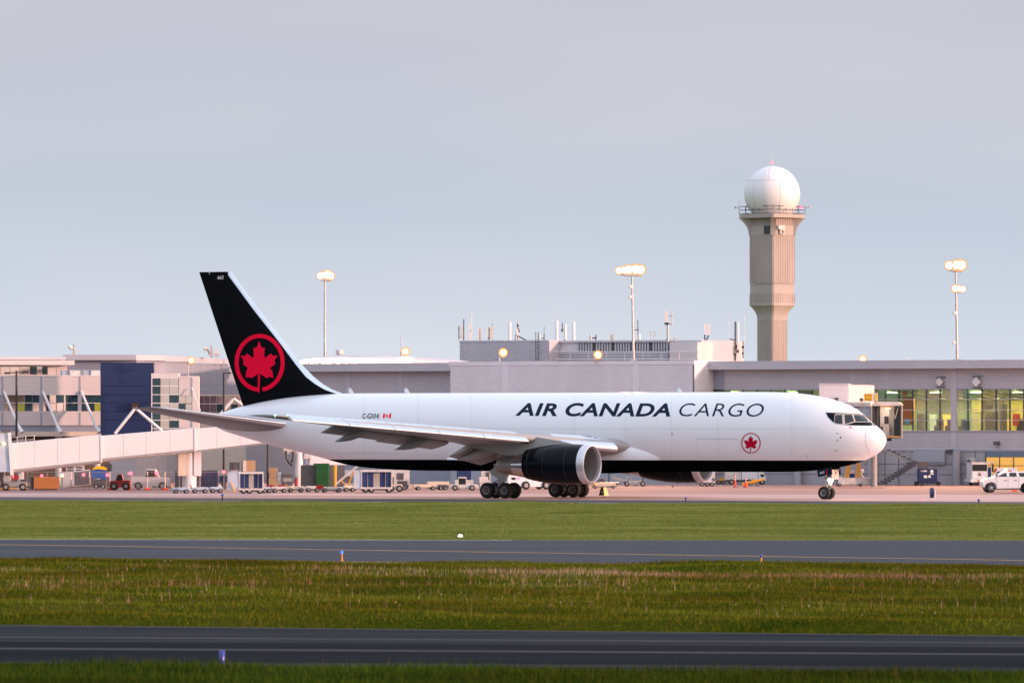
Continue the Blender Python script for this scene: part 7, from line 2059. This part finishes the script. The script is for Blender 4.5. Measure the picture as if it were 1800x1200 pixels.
slanted('side_window', [(1792.8, 837.2), (1791, 830.6), (1815, 830.4), (1816, 837.2)])
slanted('side_window', [(1820, 837.2), (1820, 830.6), (1834, 830.6), (1836, 837.2)])
wz = .365
for u in (1741.5, 1806):
    for y in (-.80, .80):
        x, _ = SV.inv(u, 865, -.85); w = .24
        mb = MB(); mb.lathe([(-w / 2, wz * .6), (-w / 2, wz * .88), (-w * .3, wz), (w * .3, wz), (w / 2, wz * .88), (w / 2, wz * .6)], (x, y, wz), 'y', 28); o = mb.build('wheel', M['tyre'], SV.e, True, 50)
        mb = MB(); s_ = -1 if y < 0 else 1
        mb.lathe([(s_ * w * .46, wz * .62), (s_ * w * .40, wz * .58), (s_ * w * .2, wz * .55), (s_ * w * .2, 0)], (x, y, wz), 'y', 20); o2 = mb.build('rim', M['darkgrey'], o, True, 40)
        mb = MB()
        for k in range(6):
            a = k * math.pi / 3 + .3; mb.tube((x + .03 * math.cos(a), y + s_ * w * .40, wz + .03 * math.sin(a)), (x + wz * .58 * math.cos(a), y + s_ * w * .40, wz + wz * .58 * math.sin(a)), .035, .03, 5)
        mb.build('spokes', M['silver'], o)
mb = MB(); p = SV.p(1728.6, 846, -.85); mb.box(p.x - .02, p.x + .10, -.80, -.45, p.z - .09, p.z + .09); mb.build('headlight', M['lamp_white'], SV.e)
mb = MB(); mb.box(p.x - .02, p.x + .10, .45, .80, p.z - .09, p.z + .09); mb.build('headlight', M['lamp_white'], SV.e)
for u in (1765.5, 1783): mb = MB(); a, z = su(u, 844); b_, _ = su(u + 4.5, 844); mb.box(a, b_, -.875, -.84, z - .025, z + .025); mb.build('door_handle', M['mullion'], SV.e)
for u in (1751.8, 1772, 1790.6):
    mb = MB(); a, z = su(u, 838); mb.box(a - .008, a + .008, -.856, -.84, su(u, 856)[1], z); mb.build('door_seam', M['darkgrey'], SV.e)
mb = MB(); a, z = su(1735, 858.6); b_, _ = su(1836, 858); mb.box(a, b_, -.8, .8, z - .07, z + .03); mb.build('underbody', M['mullion'], SV.e)
mb = MB(); q = SV.p(1767.5, 826.0, -.3); mb.lathe([(-.1, .13), (.05, .13), (.13, .08), (.15, 0)], tuple(q), 'z', 12, True); mb.build('amber_beacon', M['lamp_small'], SV.e, True, 50)
mb = MB(); a, z = SV.inv(1770.5, 827.4, -.3); b_, _ = SV.inv(1778, 827.4, -.3); mb.box(a, b_, -.45, .45, z - .03, z + .04); mb.build('light_bar', M['red'], SV.e)
mb = MB(); p = SV.p(1752, 835.5, -1.0); mb.box(p.x - .06, p.x + .08, -1.0, -.84, p.z - .06, p.z + .07); mb.build('wing_mirror', M['mullion'], SV.e, bevel=.02)
fr = gframe(1784, 863.6, 'red_chock', 'red wheel chock lying on the apron behind the SUV front wheel', 'chock'); fr.poly('wedge', M['coneorange'], [(1777, 863.6), (1779, 860.8), (1788, 861), (1789, 863.6)], 0, .3)

# round sign on legs
fr = gframe(1638.5, 878.6, 'round_sign', 'round navy drum shaped sign on two thin white legs at the apron edge', 'sign')
c = fr.p(1637.2, 865.8); mb = MB()
mb.lathe([(-.02, .0), (-.02, .30), (.22, .30), (.22, 0)], (c.x - .08, 0, c.z), 'x', 20); 
mb.v = [(p[0], p[1], c.z + (p[2] - c.z) * 1.12) for p in mb.v]
mb.build('drum', M['navy'], fr.e, True, 40)
mb = MB(); mb.lathe([(.0, .0), (.0, .27), (.03, .28)], (c.x + .16, 0, c.z), 'x', 20); mb.build('back_plate', M['palegrey'], fr.e, True, 40)
for u in (1638.8, 1644): mb = MB(); p = fr.p(u, 862); mb.tube((p.x, 0, 0), (p.x, 0, p.z), .02, .02, 6); mb.build('leg', M['antwhite'], fr.e)

# edge lights and markers
EG_ = 'taxiway edge lights'
def edgelight(u, v0, v1, lb, stem, lens, lit, r=.035):
    fr = gframe(u, v1, 'edge_light', lb, 'light', EG_)
    z = fr.inv(u, v0)[1]
    mb = MB(); mb.tube((0, 0, 0), (0, 0, z * .72), r, r, 8); mb.lathe([(0, r * 2), (.03, r * 2), (.04, r)], (0, 0, 0), 'z', 10); mb.build('stem', M[stem], fr.e, True, 40)
    mb = MB(); mb.lathe([(z * .72, r * 1.6), (z * .78, r * 1.9), (z * .92, r * 1.7), (z, 0)], (0, 0, 0), 'z', 12); mb.build('lens', M[lens], fr.e, True, 50)
edgelight(601, 967, 985, 'blue lit edge light on a yellow stem, on the near side of the middle taxiway', 'yellow', 'lamp_blue', True, .028)
edgelight(1338, 974, 990.5, 'unlit edge light with yellow stem and dark blue cap on the middle taxiway', 'yellow', 'bluepost', False, .028)
edgelight(391, 867, 880, 'small blue edge light at the airliner taxiway edge below the dollies', 'darkmetal', 'tarpblue', False, .05)
edgelight(1205.5, 873, 883, 'small dark blue edge light right of the main wheels', 'darkmetal', 'bluepost', False, .04)
edgelight(1720.5, 876.5, 887.5, 'dark edge light below the white SUV at the far grass edge', 'darkmetal', 'bluepost', False, .05)
edgelight(1182.5, 852.5, 856, 'tiny dark light on the apron below the far engine', 'darkmetal', 'dot', False, .05)
fr = gframe(809, 946.2, 'ground_light', 'bright white ground light at the far edge of the middle taxiway', 'light', EG_); mb = MB(); mb.lathe([(0, .11), (.08, .11), (.17, .06), (.19, 0)], (0, 0, 0), 'z', 12); mb.build('lens', M['lamp_white'], fr.e); mb = MB(); mb.lathe([(0, .16), (.02, .16), (.02, .1)], (0, 0, 0), 'z', 12); mb.build('rim', M['grey'], fr.e)
fr = gframe(1622, 879.0, 'ground_light', 'small red glowing light on the ground left of the round sign', 'light', EG_); mb = MB(); mb.lathe([(0, .06), (.06, .06), (.1, 0)], (0, 0, 0), 'z', 10); mb.build('lens', M['lamp_red'], fr.e)
fr = gframe(390.4, 1179, 'edge_marker', 'glossy blue cylindrical edge marker post in the foreground at left', 'marker')
zz = fr.inv(390.4, 1142.2)[1]; r_ = 4.9 / (F / fr.Y0)
mb = MB(); mb.lathe([(.10, r_ * .9), (.12, r_), (zz - .01, r_), (zz, r_ * .85), (zz, 0)], (0, 0, 0), 'z', 24); mb.build('sleeve', M['bluepost'], fr.e, True, 40)
mb = MB(); mb.lathe([(0, r_ * .3), (.05, r_ * .55), (.12, r_ * .95), (.12, 0)], (0, 0, 0), 'z', 16); mb.build('base', M['darkmetal'], fr.e, True, 40)
# leafy clump in the middle grass
yv, zv = fm(np.array([ (1075 - 900) / F * GY(1022)]), np.array([.0]))
cl = MB(); r0 = np.random.default_rng(5); c0 = G(1078, 1024)
for k in range(500):
    a = r0.uniform(0, 6.28); d_ = r0.uniform(0, 1) ** .6
    px_, py_, pz_ = d_ * .55 * math.cos(a), d_ * .4 * math.sin(a), r0.uniform(.02, .30) * (1.15 - d_)
    w = r0.uniform(.03, .06); b_ = r0.uniform(0, 6.28); t = r0.uniform(-.5, .8)
    e1 = Vector((math.cos(b_), math.sin(b_), t)) * w; e2 = Vector((-math.sin(b_), math.cos(b_), r0.uniform(-.3, .6))) * w * .5
    q = Vector((px_, py_, pz_ + .15)); cl.add([q - e1, q + e2, q + e1, q - e2], [(0, 1, 2, 3)])
o = cl.build('weed_clump', mat('weed_leaf', (.02, .045, .010), .6, var=.4, scale=9), None, fix=False, loc=(c0.x, c0.y, 0))
tag(o, 'dark leafy weed clump in the middle grass strip right of centre', 'plant')

# more clutter behind the fence and under the fuselage
def pallet(u0, u1, v0, vb, lb, m_='darkgrey', th=-5, n=3, top='tan'):
    fr = gframe((u0 + u1) / 2, vb, 'pallet_stack', lb, 'stack', 'pallet stacks on the apron', th)
    h = (vb - v0) / n
    for k in range(n): fr.part('pallet_load', M[m_ if k % 2 == 0 else top], u0 + (k % 2) * .8, u1 - (k % 2) * 1.1, v0 + k * h, v0 + (k + 1) * h - .5, .05 * k, 1.2)
pallet(47, 55, 842, 860, 'narrow dark pallet stack squeezed between grey tractor and orange crate')
pallet(-30, 2, 838, 860, 'dark pallet stack cut off by the left edge', 'mullion')
pallet(78, 90, 826, 837, 'bundle of dark frames on top of the orange crate', 'mullion', n=2, top='darkgrey')
pallet(91, 104, 828, 837.4, 'blue grey bundle on top of the orange crate, right side', 'wallblue', n=2, top='darkgrey')
pallet(196, 226, 823, 836, 'dark covered load behind the dark red pickup', 'mullion', n=2, top='darkgrey')
pallet(268, 300, 838, 858, 'brown and dark load left of the white support column', 'darkgrey', n=3, top='tan')
pallet(344, 353, 834, 859, 'slim dark stack between middle and widest navy containers', 'mullion', n=2, top='darkgrey')
pallet(384, 399, 836, 859, 'dark stack left of the pale cart end panel', 'navy', n=2, top='darkgrey')
pallet(497, 514, 832, 861, 'dark machinery stack left of the white pillar', 'darkgrey', n=4, top='grey')
pallet(606, 620, 826, 860, 'dark stack behind the belt loader', 'wallblue', n=3, top='darkgrey')
pallet(700, 716, 845, 862, 'dark crates right of the cream tug', 'mullion', n=2, top='darkgrey')
pallet(735, 747, 826, 846, 'dark green grey bins behind the cream loaded cart', 'darkgrey', n=2, top='grey')
pallet(752, 790, 846, 859, 'low cream and brown load under the belly', 'cream', n=2, top='darkgrey')
pallet(843, 858, 838, 860, 'white covered load left of the main wheels', 'cartwhite', n=2, top='palegrey')
